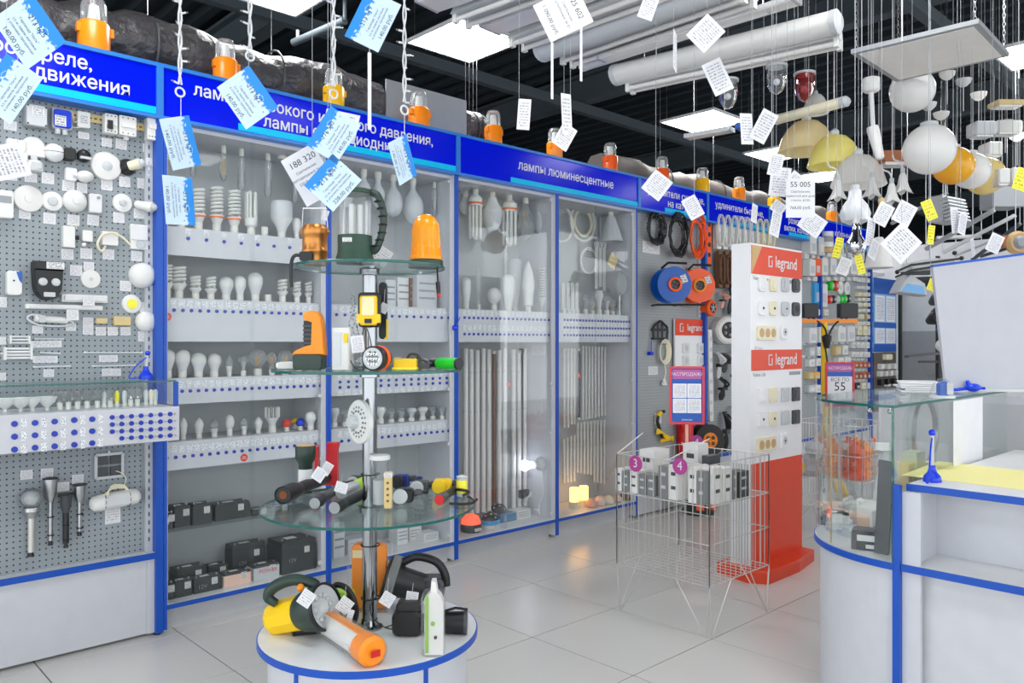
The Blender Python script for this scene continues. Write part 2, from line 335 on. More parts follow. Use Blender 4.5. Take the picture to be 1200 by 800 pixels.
# white partition with the grey door, behind the counter
pt = struct('wall_partition', MB().bb(10.2, 10.3, -1.5, 3.16, 0, 2.62).bb(10.2, 10.3, 3.86, 6.5, 0, 2.62).bb(10.2, 10.3, 3.16, 3.86, 2.22, 2.62), 'wallwhite', None, 'white partition wall with a grey door')
dr = struct('door_1', MB().bb(10.17, 10.21, 3.16, 3.21, 0, 2.22).bb(10.17, 10.21, 3.81, 3.86, 0, 2.22).bb(10.17, 10.21, 3.21, 3.81, 2.17, 2.22).bb(10.2, 10.24, 3.21, 3.33, .02, 2.17).bb(10.2, 10.24, 3.33, 3.81, .02, .55).bb(10.2, 10.24, 3.33, 3.81, 2.1, 2.17), 'door', None, 'dark grey door with pale upper and grey lower panes')
MB().bb(10.205, 10.235, 3.33, 3.81, 1.55, 2.1).build('upper_pane', 'lgrey', dr); MB().bb(10.205, 10.235, 3.33, 3.81, .55, 1.55).build('lower_pane', 'grey', dr)
for z in (1.0, 1.5, 1.95): MB().cyl((10.16, 3.19, z - .04), (10.16, 3.19, z + .04), .012, n=8).build('hinge', 'steel', dr)
MB().bb(10.13, 10.15, 3.36, 3.38, 1.02, 1.04).cyl((10.14, 3.37, 1.03), (10.14, 3.48, 1.03), .008, n=8).cyl((10.2, 3.37, 1.03), (10.14, 3.37, 1.03), .008, n=8).build('door_handle', 'steel', dr)
for o in (pt, dr): o.location.x += .25; o.location.y += .08
# ======================= lit ceiling panels =======================
def led_panel(c, label, sx=.6, sy=.6, group='lit square ceiling panels'):
    t = thing('ceiling_light', label, 'ceiling light', c, 0, group)
    m = MB()
    for a in (-1, 1): m.box((a * (sx / 2 - .008), 0, .008), (.016, sy, .022)); m.box((0, a * (sy / 2 - .008), .008), (sx - .032, .016, .022))
    m.box((0, 0, .016), (sx - .03, sy - .03, .006)); m.build('frame', 'white', t)
    MB().box((0, 0, .004), (sx - .032, sy - .032, .008)).build('diffuser', 'ledlit', t)
    m = MB()
    for a in (-1, 1):
        for b in (-1, 1): m.cyl((a * sx * .42, b * sy * .42, .018), (a * sx * .42, b * sy * .42, CZ - .06 - c[2]), .0012, n=4)
    m.build('hanging_wires', 'steel', t); return t
ZP = 3.52
for px, py, lb in ((545, 49, 'bright square ceiling panel above the wide blue sign, near the picture top'), (322, -14, 'lit ceiling panel cut by the picture top above the copper lantern'), (825, 143, 'lit ceiling panel above the short grey batten with blue end'),
                   (1226, 60, 'lit ceiling panel cut by the right picture edge beside the unlit panel'), (915, 180, 'lit ceiling panel half hidden behind the cream bell shade'), (972, 206, 'farthest lit ceiling panel behind the white bell shade')):
    p = PZ(px, py, ZP); led_panel((p.x, p.y, ZP), lb)
NM = ('right over the viewpoint', 'over the round stand aisle', 'far beyond the glass counter', 'behind the sales desk', 'behind the viewpoint', 'left of the viewpoint', 'behind the far counter', 'over the left pegboard', 'left beyond the pegboard', 'in the rear left corner')
for k, (x, y) in enumerate(((1.2, 1.2), (3.6, 1.2), (9.0, .9), (3.6, -1.2), (1.2, -1.2), (-1.2, .8), (6.4, -1.2), (.8, 3.3), (-1.4, 3.0), (-1.4, -1.4))):
    led_panel((x, y, ZP), 'lit ceiling panel outside the picture, ' + NM[k], group='aisle ceiling panels')
# ======================= wall furniture along y = 3.92 =======================
YF = 3.92; BX = [-.47, 1.38, 2.30, 3.22, 4.155, 5.09, 6.07, 7.15, 8.3, 9.6]
ZH0, ZH1 = 2.47, 2.735
def header(x0, x1, label, lines, stripe_x, size=.085):
    t = thing('header_sign', label, 'sign', (x0, YF, ZH0)); w_ = x1 - x0; h = ZH1 - ZH0
    MB().bb(.012, w_ - .012, -.012, .1, .014, h - .014).build('panel', 'signblue', t)
    m = MB(); m.bb(0, w_, -.022, .11, 0, .016); m.bb(0, w_, -.022, .11, h - .018, h); m.bb(0, .016, -.022, .11, .016, h - .018); m.bb(w_ - .016, w_, -.022, .11, .016, h - .018)
    m.build('frame', 'signframe', t)
    if stripe_x is not None: MB().bb(stripe_x - x0, w_ - .016, -.014, -.011, .02, .054).build('stripe', 'cyan', t)
    for s_, X, z, al in lines: text(s_, size, 'white', t, (X - x0, -.0145, z - ZH0), align=al, sx=.96, bold=.014)
    return t
header(BX[0], BX[1], 'blue header sign above the sensor pegboard, reading датчики движения', [('фотореле,', WX(113, YF) - .02, 2.655, 'RIGHT'), ('датчики движения', WX(152, YF), 2.575, 'RIGHT')], BX[0] + .02)
header(BX[1], BX[3], 'longest blue header sign, about high and low pressure lamps', [('лампы высокого и низкого давления,', WX(506, YF), 2.645, 'RIGHT'), ('лампы светодиодные', WX(466, YF), 2.56, 'RIGHT')], WX(278, YF))
header(BX[3], BX[5], 'blue header sign reading лампы люминесцентные', [('лампы люминесцентные', (WX(610, YF) + WX(714, YF)) / 2, 2.615, 'CENTER')], WX(597, YF), .088)
header(BX[5], BX[6], 'blue header sign above the cable reels', [('удлинители силовые,', BX[5] + .93, 2.64, 'RIGHT'), ('на катушке', BX[5] + .6, 2.56, 'CENTER')], BX[5] + .35, .082)
header(BX[6], BX[7], 'blue header sign reading удлинители бытовые, above white extension leads', [('удлинители бытовые,', BX[6] + .55, 2.64, 'CENTER'), ('шнуры', BX[6] + .6, 2.56, 'CENTER')], BX[6] + .4, .085)
header(BX[7], BX[8], 'blue header sign behind the white tag numbered 55 005', [('розетки,', BX[7] + .55, 2.64, 'CENTER'), ('вилки, колодки', BX[7] + .6, 2.56, 'CENTER')], BX[7] + .4, .085)
header(BX[8], BX[9], 'farthest blue header sign behind the mirrored bulb', [('кабельные каналы', BX[8] + .65, 2.61, 'CENTER')], BX[8] + .4, .085)
# ---- pegboard bays ----
def pegbay(x0, x1, z0, label, mt='peg', base=True, yb=3.985):
    x0 += .024 if x0 > BX[5] + .01 else .001
    t = thing('pegboard_bay', label, 'pegboard', (x0, yb, 0)); w_ = x1 - x0
    MB().bb(.0, w_ - .045, 0, .012, z0, ZH0).build('pegboard', mt, t)
    m = MB(); m.bb(w_ - .045, w_ - .012, -.02, .05, .02, ZH0)
    m.build('slotted_upright', 'lgrey', t)
    m = MB(); z = .45
    while z < 2.4: m.bb(w_ - .032, w_ - .026, -.0215, -.0195, z, z + .02); z += .04
    m.build('upright_slots', 'dgrey', t, kind='stuff')
    MB().bb(w_ - .012, w_ + .022, YF - yb, .3, .012, ZH0).build('edge_post', 'edge', t)
    MB().bb(0, w_ - .012, .014, .03, z0, ZH0).build('backing', 'lgrey', t)
    if base:
        MB().bb(0, w_ - .045, -.035, .2, .015, z0 - .025).bb(w_ - .045, w_ - .012, -.045, .2, .015, z0 - .025).build('base_panel', 'panel', t)
        MB().bb(0, w_ - .012, YF - yb, .2, z0 - .025, z0).build('base_shelf', 'white', t); MB().bb(0, w_ - .012, YF - yb - .004, YF - yb, z0 - .027, z0 + .002).build('edge_strip', 'edge', t)
        MB().cyl((w_ + .005, -.03, 0), (w_ + .005, -.03, .014), .018, n=10).build('foot', 'black', t)
    return t
pegbay(BX[0], BX[1], .40, 'grey pegboard bay of sensors and switches at the left picture edge')
pegbay(BX[5], BX[6], .40, 'grey pegboard bay of cable reels beside the lamp cabinets', 'peg2')
pegbay(BX[6], BX[7], .40, 'grey pegboard bay of white extension leads behind the switch stand', 'peg2')
pegbay(BX[7], BX[8], .40, 'far pegboard bay behind the switch stand', 'peg2')
pegbay(BX[8], BX[9], .40, 'farthest pegboard bay, hung with rows of small sockets', 'peg2')
# ---- glass display cabinets ----
YI = 4.30; YG = 3.955; YS = 3.975
def cabinet(x0, x1, label, fascias, shelves, seam=.5):
    x0 += .024 if x0 == BX[1] else .001; x1 -= .001
    t = thing('display_cabinet', label, 'cabinet', (x0, YF, 0)); w_ = x1 - x0; q = lambda Y: Y - YF
    MB().bb(.016, w_ - .016, q(YI), q(YI) + .016, .12, ZH0).build('back_panel', 'cabback', t)
    for a, b in ((0, .016), (w_ - .016, w_)):
        s_ = MB().bb(a, b, .004, q(YI) + .016, .02, ZH0).build('side_panel', 'panel', t)
        MB().bb(a, b, 0, .004, .02, ZH0).build('edge_strip', 'edge', s_)
    MB().bb(.016, w_ - .016, .004, q(YI), .118, .136).build('bottom_shelf', 'white', t); MB().bb(.016, w_ - .016, -.002, .004, .116, .137).build('bottom_edge', 'edge', t)
    MB().bb(.016, w_ - .016, .07, .086, 0, .118).build('plinth', 'panel2', t)
    MB().bb(.016, w_ - .016, q(YG), q(YI), ZH0 - .02, ZH0).build('top_panel', 'panel', t)
    xs = .016 + (w_ - .032) * seam
    for k, (a, b) in enumerate(((.017, xs + .01), (xs - .01, w_ - .017))):
        MB().bb(a, b, q(YG) + k * .006, q(YG) + .004 + k * .006, .137, ZH0 - .021).build('glass_door', 'pane', t)
    for z in (.17, .75, 1.1, 2.42): MB().bb(w_ - .05, w_ - .018, q(YG) - .012, q(YG) - .001, z, z + .018).build('door_clip', 'lgrey', t)
    for a, b in ((.016, .03), (w_ - .03, w_ - .016)): MB().bb(a, b, q(YG) - .006, q(YG) - .001, .137, ZH0 - .02).build('door_frame', 'panel', t)
    for z0, z1, xa, xb, dots, labs in fascias:
        f = MB().bb(max(.017, xa - x0), min(w_ - .017, xb - x0), q(YS) + .006, q(YS) + .018, z0, z1).bb(max(.017, xa - x0), min(w_ - .017, xb - x0), q(YS) + .018, q(YI), z1 - .016, z1).build('shelf_fascia', 'panel', t)
        m = MB(); mk = MB(); n_ = 0
        for zr, pa, pb, n in dots:
            a, b = WX(pa, YS) - x0, WX(pb, YS) - x0
            for i in range(n):
                X = a + (b - a) * i / max(1, n - 1); zz = z0 + (z1 - z0) * zr
                m.cyl((X, q(YS) + .006, zz), (X, q(YS) - .001, zz), .0095, .008, n=8); n_ += 1
        if n_: m.build('socket_buttons', 'navyblue', f, kind='stuff')
        m = MB(); n_ = 0
        for zr, h, pa, pb, n in labs:
            a, b = WX(pa, YS) - x0, WX(pb, YS) - x0
            for i in range(n):
                X = a + (b - a) * i / max(1, n - 1); zz = z0 + (z1 - z0) * zr
                m.box((X, q(YS) + .0048, zz + random.uniform(-.002, .002)), (random.uniform(.026, .033), .0015, h)); n_ += 1
        if n_: m.build('price_labels', 'fine', f, kind='stuff')
    for z, y0 in shelves:
        MB().bb(.017, w_ - .017, q(y0), q(YI), z - .006, z).build('glass_shelf', 'shelfglass', t)
    return t
mat('navyblue', (14, 50, 170), .3)
def fine_mat():
    m = mat('fine', (240, 242, 244), .6, var=.02); nt = m.node_tree; p = nt.nodes['Principled BSDF']; src = p.inputs['Base Color'].links[0].from_socket
    tc = nt.nodes.new('ShaderNodeTexCoord'); mp = nt.nodes.new('ShaderNodeMapping'); mp.inputs['Scale'].default_value = (260, 1, 190); nz = nt.nodes.new('ShaderNodeTexNoise'); nz.inputs['Scale'].default_value = 1; nz.inputs['Detail'].default_value = 0
    nt.links.new(tc.outputs['Object'], mp.inputs[0]); nt.links.new(mp.outputs[0], nz.inputs['Vector'])
    r = nt.nodes.new('ShaderNodeValToRGB'); r.color_ramp.elements[0].position = .52; r.color_ramp.elements[1].position = .6; nt.links.new(nz.outputs['Fac'], r.inputs[0])
    mx = nt.nodes.new('ShaderNodeMix'); mx.data_type = 'RGBA'; nt.links.new(r.outputs[0], mx.inputs[0]); nt.links.new(src, mx.inputs[6]); mx.inputs[7].default_value = (*C(158, 162, 172), 1); nt.links.new(mx.outputs[2], p.inputs['Base Color'])
fine_mat()
Z1, Z2, Z3, Z4 = (1.834, 1.975), (1.408, 1.623), (1.098, 1.226), (.775, .912)
b0, b1, b2, b3, b4, b5 = BX[1:7]
cabinet(b0, b1, 'glass cabinet of spiral bulbs with batteries on its lower shelves', [
    (*Z1, b0, b1, [(.62, 221, 340, 7)], [(.88, .03, 221, 302, 5), (.88, .03, 340, 340, 1)]),
    (*Z2, b0, b1, [(.72, 194, 353, 18)], [(.87, .034, 194, 372, 22)]),
    (*Z3, b0, b1, [(.5, 214, 376, 20)], [(.76, .034, 214, 376, 22)]),
    (*Z4, b0, b1, [(.46, 196, 378, 21)], [(.74, .034, 196, 378, 24)])], [(.468, 4.02)], .52)
cabinet(b1, b2, 'glass cabinet of reflector lamps behind the round display stand', [
    (*Z2, b1, b2, [(.72, 395, 526, 16)], [(.87, .034, 393, 528, 20)]),
    (*Z3, b1, b2, [(.62, 399, 524, 15), (.38, 399, 524, 15)], [(.86, .03, 399, 524, 17), (.14, .03, 399, 524, 17)]),
    (*Z4, b1, b2, [(.46, 401, 526, 18)], [(.74, .034, 399, 528, 20)])], [], .52)
cabinet(b2, b3, 'glass cabinet of large bulbs with tall fluorescent tubes below', [
    (*Z2, b2, b3, [(.74, 545, 648, 22), (.24, 545, 648, 22)], [(.9, .036, 545, 648, 22), (.44, .036, 545, 648, 20)])], [], .5)
cabinet(b3, b4, 'glass cabinet of ring lamps and short tubes', [
    (*Z2, b3, b4, [(.76, 662, 741, 24), (.5, 662, 741, 24), (.24, 662, 741, 24)], [(.9, .034, 662, 741, 24), (.63, .034, 662, 741, 20), (.37, .034, 662, 741, 20)])], [], .5)
# ======================= goods on the left pegboard =======================
YP = 3.984
def at(px, py, Y=YP): return PY(px, py, Y)
def pm(px, Y=YP): return (WX(px + 1, Y) - WX(px - 1, Y)) / 2
def pv(px, Y=YP): return PY(px, 400, Y).dot(FW) / FPX
def item(name, label, cat, px, py, Y=YP, group=None): return thing(name, label, cat, at(px, py, Y), 0, group)
CARD = {}
def card(px, py, what, w_=None, h=None, Y=YP, group='price cards on the sensor pegboard', mt='card'):
    w_ = (w_ or 13) * pm(px, Y); h = (h or 12) * pv(px, Y); key = (round(w_, 2), round(h, 2), mt)
    if key not in CARD: o = MB().box((0, -.001, 0), (w_, .0016, h)).build('price_card', mt); CARD[key] = o.data
    else: o = bpy.data.objects.new('price_card', CARD[key]); COL.objects.link(o)
    o.location = at(px, py, Y) - V((0, .0005, 0)); o.rotation_euler = (0, random.uniform(-.03, .03), 0)
    return tag(o, 'small white printed price card ' + what, 'price card', group)
FY = AX['_y']      # lathe axis -> -y (out of the board)
def disc(px, py, rpx, label, prof, mt='bulbwhite', inner=None, innermat='lgrey', name='ceiling_sensor', cat='sensor', Y=YP, sx=1.0):
    t = item(name, label, cat, px, py, Y); r = rpx * pv(px, Y)
    MB().lathe([(a * r, b * r) for a, b in prof], 28, 0, MX.Diagonal((sx, 1, 1, 1)) @ FY).build('housing', mt, t)
    if inner: MB().lathe([(a * r, b * r) for a, b in inner], 20, 0, FY).build('lens', innermat, t)
    return t
FLAT = [(0.0001, 0), (1, 0), (1, .1), (.93, .2), (.6, .27), (.25, .3), (.0001, .31)]
DOME = [(0.0001, 0), (1, 0), (1.0, .25), (.92, .5), (.75, .68), (.5, .8), (.0001, .85)]
def boxy(px, py, wpx, hpx, d, label, name, cat, mt='bulbwhite', r=.006, extra=None, Y=YP):
    t = item(name, label, cat, px, py, Y); w_, h = wpx * pm(px, Y), hpx * pv(px, Y)
    MB().rbox((0, -d / 2, 0), (w_, d, h), r, ch=.003).build('housing', mt, t)
    if extra: extra(t, w_, h, d)
    return t
def x_junction(t, w_, h, d):
    MB().rbox((0, -d - .006, 0), (w_ * .92, .012, h * .92), .01, ch=.002).build('lid', 'lgrey', t)
    for a in (-1, 1):
        for b in (-1, 1): MB().cyl((a * w_ * .4, -d - .011, b * h * .4), (a * w_ * .4, -d - .014, b * h * .4), .004, n=8).build('screw', 'dgrey', t)
    MB().box((w_ * .05, -d - .013, h * .18), (w_ * .55, .001, h * .4)).build('printed_label', 'labelprint', t)
boxy(40, 138, 26, 26, .04, 'pale grey square junction box with white label on the pegboard', 'junction_box', 'junction box', 'grey', .008, x_junction)
def x_bluebox(t, w_, h, d):
    MB().rbox((0, -d - .004, 0), (w_ * .86, .01, h * .86), .012, ch=.003).build('blue_lid', 'pen', t)
    MB().box((-w_ * .12, -d - .0098, -h * .12), (w_ * .55, .001, h * .5)).build('printed_label', 'labelprint', t)
    for a in (-.2, .15): MB().cyl((a * w_, -.02, -h * .5), (a * w_, -.02, -h * .5 - .022), .013, .011, n=12).build('cable_gland', 'lgrey', t)
boxy(71, 141, 24, 24, .03, 'bright blue lidded control box with two round glands', 'control_box', 'control box', 'steelgrey', .01, x_bluebox)
t = item('mounting_rail', 'long perforated metal mounting rail carrying the relays', 'rail', 130, 143)
x0, x1 = at(60, 130).x - t.location.x, at(181, 150).x - t.location.x
m = MB(); m.bb(x0, x1, -.008, -.001, -.018, .018)
m.build('rail', 'sand', t)
m = MB()
for k in range(26): X = x0 + .02 + k * .022; m.bb(X, X + .012, -.0085, -.0079, -.004, .004)
m.build('rail_slots', 'dgrey', t, kind='stuff')
def x_relay(t, w_, h, d):
    MB().bb(-w_ * .4, w_ * .4, -d - .008, -d, -h * .1, h * .1).build('front_step', 'white', t)
    for s_ in (-1, 1):
        for a in (-.3, 0, .3): MB().cyl((a * w_, -d, s_ * h * .38), (a * w_, -d - .003, s_ * h * .38), .003, n=6).build('screw', 'dgrey', t)
YR = YP - .01
boxy(97, 141, 15, 19, .02, 'small white relay with loose white wires beside the blue box', 'relay', 'relay', extra=lambda t, w_, h, d: (MB().tube(spl([(-.02, -.01, .0), (-.04, -.02, -.02), (-.045, -.015, .02), (-.06, -.02, .01), (-.055, -.01, -.035), (-.02, -.012, -.04), (.0, -.015, -.032)], 5), .0022, 5).build('wires', 'creamy', t), MB().box((0, -d - .0006, .0), (w_ * .7, .001, h * .5)).build('printed_label', 'labelprint', t)), Y=YR)
def x_blackface(t, w_, h, d): x_relay(t, w_, h, d); MB().bb(-w_ * .35, w_ * .05, -d - .016, -d - .004, -h * .3, h * .12).build('black_dial', 'black', t)
boxy(127, 147, 15, 23, .045, 'white rail relay with a black dial block', 'relay', 'relay', extra=x_blackface, Y=YR)
boxy(146, 150, 20, 23, .05, 'wide white rail timer between two relays', 'timer', 'timer', extra=lambda t, w_, h, d: (x_relay(t, w_, h, d), MB().cyl((0, -.02, -h * .5), (0, -.02, -h * .5 - .015), .012, n=10).build('gland', 'white', t)), Y=YR)
boxy(174, 150, 11, 32, .05, 'narrow tall white relay at the pegboard upright', 'relay', 'relay', extra=x_relay, Y=YR)
for a in ((98, 159, 'below the small wired relay', 13, 8), (125, 167, 'below the relay with black dial', 12, 10), (142, 169, 'below the wide rail timer', 13, 12), (173, 174, 'below the narrow tall relay', 11, 9), (12, 147, 'half behind the lowest blue tag', 15, 11)): card(*a)
# row of wall sensors
def sensor_head(t, z, r, h, tilt=0): MB().lathe([(r * .9, 0), (r, h * .15), (r, h * .8), (r * .7, h)], 18, 0, MX.Translation((0, -.035, z))).build('sensor_head', 'bulbwhite', t); MB().bb(-r * .55, r * .55, -.035 - r * 1.02, -.035 - r * .8, z + h * .2, z + h * .75).build('lens_window', 'lgrey', t)
t = item('motion_sensor', 'white motion sensor with square head, half behind a white tag', 'motion sensor', 17, 177); MB().rbox((0, -.02, .02), (.075, .04, .05), .01, ch=.004).build('housing', 'bulbwhite', t); MB().rbox((.01, -.035, -.03), (.06, .05, .045), .012, ch=.006).build('sensor_head', 'bulbwhite', t)
t = item('motion_sensor', 'white motion sensor with arched back plate and cylinder head', 'motion sensor', 38, 176); m = MB(); m.prism(arc(0, 0, .046, 0, pi, 14) + [(-.046, -.04), (.046, -.04)], 0, .022, 0, MX.Translation((0, 0, .01)) @ FY, ch=.004); m.build('back_plate', 'bulbwhite', t); MB().bb(-.012, .012, -.03, -.004, -.06, -.03).build('neck', 'lgrey', t); sensor_head(t, -.098, .034, .045)
t = item('motion_sensor', 'rounded white motion sensor split by a horizontal seam', 'motion sensor', 62, 182); MB().sph((0, -.02, .012), .042, 18, 8, 0, (1, .7, .85), 0).build('upper_shell', 'bulbwhite', t); MB().sph((0, -.022, .009), .041, 18, 8, 0, (1, .72, 1.05), -pi / 2, 0).build('lower_shell', 'white', t)
t = item('motion_sensor', 'black motion sensor with a shiny ball head', 'motion sensor', 88, 183); MB().rbox((-.03, -.02, .0), (.05, .04, .055), .012, ch=.004).build('housing', 'black', t); MB().sph((.028, -.032, 0), .03, 18, 10).build('ball_head', 'black', t); MB().bb(.006, .05, -.066, -.05, -.018, -.008).build('lens_window', 'lgrey', t)
t = item('motion_sensor', 'white motion sensor with side plate below the black one', 'motion sensor', 90, 207); MB().rbox((-.028, -.012, .004), (.05, .024, .06), .01, ch=.004).build('side_plate', 'white', t); MB().sph((.026, -.03, .0), .036, 18, 10, 0, (1, .9, .75)).build('sensor_head', 'bulbwhite', t); MB().cyl((-.02, -.02, 0), (.02, -.03, 0), .01, n=10).build('neck', 'lgrey', t)
disc(124, 195, 17, 'largest thin round white sensor in the second row', FLAT, inner=[(.0001, .29), (.33, .29), (.33, .34), (.2, .4), (.0001, .42)])
t = item('sensor_lamp', 'white swivel sensor on a round black base', 'motion sensor', 158, 196); MB().lathe([(.0001, 0), (.04, 0), (.038, .012), (.03, .03), (.02, .04)], 18, 0, MX.Translation((-.035, 0, -.005)) @ FY).build('base', 'black', t); MB().cyl((-.035, -.03, -.005), (.005, -.06, .01), .022, .024, 16).build('head', 'creamy', t); MB().sph((.008, -.062, .011), .02, 14, 8).build('lens', 'lgrey', t)
t = item('wall_bracket', 'white plastic bracket with three arms at the upright', 'bracket', 173, 194); MB().rbox((0, -.01, .02), (.03, .02, .03), .006).cyl((0, -.012, .03), (0, -.012, -.05), .009, n=10).cyl((-.03, -.02, 0), (.02, -.012, 0), .009, n=10).build('bracket', 'bulbwhite', t)
for a in ((13, 206, 'below the motion sensor with square head', 14), (36, 208, 'below the arched motion sensor', 14), (56, 209, 'below the seamed round sensor', 14), (80, 218, 'left under the sensor with side plate'), (96, 220, 'right under the sensor with side plate', 12), (125, 217, 'below the largest round sensor in the second row'), (146, 213, 'below the sensor on black base'), (167, 215, 'below the three-armed bracket')): card(*a)
t = item('thermostat', 'white wall thermostat with a grey screen at the left edge', 'thermostat', 5, 240); MB().rbox((0, -.014, 0), (.06, .028, .12), .01, ch=.004).build('housing', 'bulbwhite', t); MB().bb(-.022, .022, -.0295, -.027, .005, .035).build('screen', 'grey', t)
disc(33, 233, 16, 'large thin round white sensor in the third row', FLAT, inner=[(.0001, .29), (.3, .29), (.28, .36), (.0001, .4)], innermat='bulbwhite')
disc(61, 236, 11.5, 'round white sensor with a wide grey lens', FLAT, inner=[(.0001, .28), (.5, .28), (.4, .4), (.0001, .46)])
disc(87, 236, 13, 'domed white detector beside the small square device', DOME, inner=[(.0001, .8), (.35, .8), (.33, .95), (.0001, 1.0)], innermat='white')
boxy(110, 239, 15, 22, .03, 'small upright white switch box right of the domed detector', 'switch_box', 'switch box', 'white', .006, lambda t, w_, h, d: MB().cyl((w_ * .2, -d, h * .3), (w_ * .2, -d - .006, h * .3), .007, n=10).build('knob', 'grey', t))
disc(143, 238, 11, 'small round white sensor with raised centre, third row', FLAT, inner=[(.0001, .25), (.38, .25), (.34, .5), (.0001, .6)], innermat='lgrey')
t = item('spot_sensor', 'small white barrel sensor on a stalk near the upright', 'motion sensor', 168, 243); MB().sph((-.028, -.015, .008), .02, 14, 8).build('joint', 'bulbwhite', t); MB().cyl((-.025, -.018, .006), (.022, -.06, -.004), .02, .026, 16).build('barrel', 'bulbwhite', t); MB().sph((.023, -.061, -.004), .02, 12, 6).build('lens', 'lgrey', t)
for a in ((29, 251, 'below the large round sensor in the third row', 12, 11), (58, 256, 'below the sensor with wide grey lens', 14), (86, 258, 'below the domed detector', 14), (109, 258, 'below the small upright switch box', 13), (139, 255, 'below the sensor with raised centre'), (163, 250, 'behind the small barrel sensor')): card(*a)
boxy(79, 278, 14, 25, .03, 'white block dimmer with a black knob', 'dimmer', 'dimmer', 'bulbwhite', .004, lambda t, w_, h, d: (MB().cyl((w_ * .55, -.02, 0), (w_ * .85, -.02, 0), .01, n=12).build('knob', 'black', t), MB().tube(spl([(w_ * .2, -.01, h * .5), (w_ * .5, -.02, h * .6), (w_ * .7, -.02, h * .4)], 4), .002, 5).build('wire', 'creamy', t)))
boxy(101, 277, 12, 13, .025, 'tiny white cube relay with a round foot', 'relay', 'relay', 'bulbwhite', .004, lambda t, w_, h, d: MB().sph((-w_ * .3, -.015, -h * .8), .011, 12, 8).build('round_foot', 'bulbwhite', t))
boxy(127, 280, 19, 16, .03, 'white module with a thick looped cable', 'wired_module', 'module', 'bulbwhite', .005, lambda t, w_, h, d: MB().tube(spl([(w_ * .45, -.03, h * .25), (w_ * .1, -.035, h * .42), (-w_ * .5, -.035, h * .2), (-w_ * .78, -.03, -h * .5), (-w_ * .5, -.02, -h * .95), (-w_ * .25, -.018, -h * .55)], 6), .0055, 7).tube(spl([(w_ * .3, -.032, h * .42), (w_ * .8, -.03, h * .1), (w_ * 1.3, -.02, -h * .35)], 6), .005, 7).build('cable', 'creamy', t))
boxy(162, 278, 21, 29, .02, 'square white wall switch near the upright', 'wall_switch', 'switch', 'bulbwhite', .003, lambda t, w_, h, d: (MB().rbox((0, -d - .004, h * .16), (w_ * .86, .01, h * .6), .004, ch=.003).build('rocker', 'white', t), MB().lathe([(.0001, .004), (.018, .004), (.022, 0)], 16, 0, MX.Translation((w_ * .05, -d, -h * .3)) @ FY).build('lens', 'lgrey', t)))
for a in ((79, 298, 'below the dimmer with black knob', 14), (101, 297, 'below the tiny cube relay', 14), (127, 298, 'below the module with looped cable', 13), (160, 300, 'below the square wall switch', 13)): card(*a)
boxy(15, 332, 18, 28, .035, 'white handheld detector with a blue corner', 'detector', 'detector', 'bulbwhite', .012, lambda t, w_, h, d: (MB().prism([(w_ * .1, h * .48), (w_ * .48, h * .48), (w_ * .48, 0), (w_ * .3, h * .12)], 0, .002, 0, MX.Translation((0, -d, 0)) @ FY).build('blue_corner', 'saleblue', t), MB().cyl((-w_ * .05, -d, h * .1), (-w_ * .05, -d - .003, h * .1), .004, n=8).build('button', 'dark', t)))
t = item('control_housing', 'black control housing with rounded bottom and two round buttons', 'control box', 53, 330); w_, h = 34 * pm(53), 44 * pv(53)
MB().prism([(w_ / 2, h * .3), (-w_ / 2, h * .3)] + [(-w_ / 2 * cos(a) if 0 else -w_ * .46 * cos(a), -h * .1 - h * .4 * sin(a)) for a in [pi * k / 12 for k in range(13)]], 0, .07, 0, FY, ch=.006).build('housing', 'black', t)
MB().bb(-w_ * .5, w_ * .5, -.085, 0, h * .3, h * .5).build('hood', 'black', t); MB().box((.02, -.087, h * .4), (.07, .002, .03)).build('printed_label', 'labelprint', t)
for a in (-.22, .22): MB().lathe([(.0001, .012), (.016, .01), (.018, 0)], 14, 0, MX.Translation((a * w_, -.07, -.005)) @ FY).build('round_button', 'lgrey', t)
MB().rbox((0, -.072, -.06), (.045, .008, .02), .004).build('slot', 'lgrey', t)
disc(106, 327, 11, 'small flat round white detector right of the black housing', FLAT, inner=[(.0001, .28), (.2, .28), (.2, .36), (.0001, .38)])
disc(166, 323, 15, 'bluish white domed ceiling lamp at the upright', DOME, mt='opal', name='ceiling_lamp', cat='ceiling lamp')
for a in ((89, 317, 'left above the small flat detector', 15), (104, 312, 'right above the small flat detector', 12, 9), (147, 335, 'left of the bluish domed lamp'), (3, 354, 'at the left edge under the blue-cornered detector', 10)): card(*a)
def batten(px, py, wpx, hpx, label): return boxy(px, py, wpx, hpx, .025, label, 'led_strip_lamp', 'lamp', 'bulbwhite', .004, lambda t, w_, h, d: MB().rbox((0, -d - .004, 0), (w_ * .9, .01, h * .6), .004, ch=.002).build('diffuser', 'white', t))
batten(98, 350, 54, 9, 'short broad white strip lamp on the pegboard'); batten(75, 360, 90, 5.5, 'long slim white strip lamp on the pegboard')
for a in ((104, 352, 'over the short broad strip lamp', 14, 12), (85, 369, 'hanging below the long slim strip lamp', 14, 12)): card(*a, Y=YP - .045)
disc(154, 356, 11, 'round white lamp with a yellow ring', FLAT, inner=[(.0001, .27), (.55, .25), (.5, .34), (.0001, .36)], innermat='ytag', name='ceiling_lamp', cat='ceiling lamp')
disc(171, 377, 12, 'oval white dome lamp above the blue pen', DOME, name='ceiling_lamp', cat='ceiling lamp', sx=1.05)
for a in ((170, 360, 'right of the yellow-ringed lamp', 12), (168, 394, 'below the oval dome lamp', 12)): card(*a)
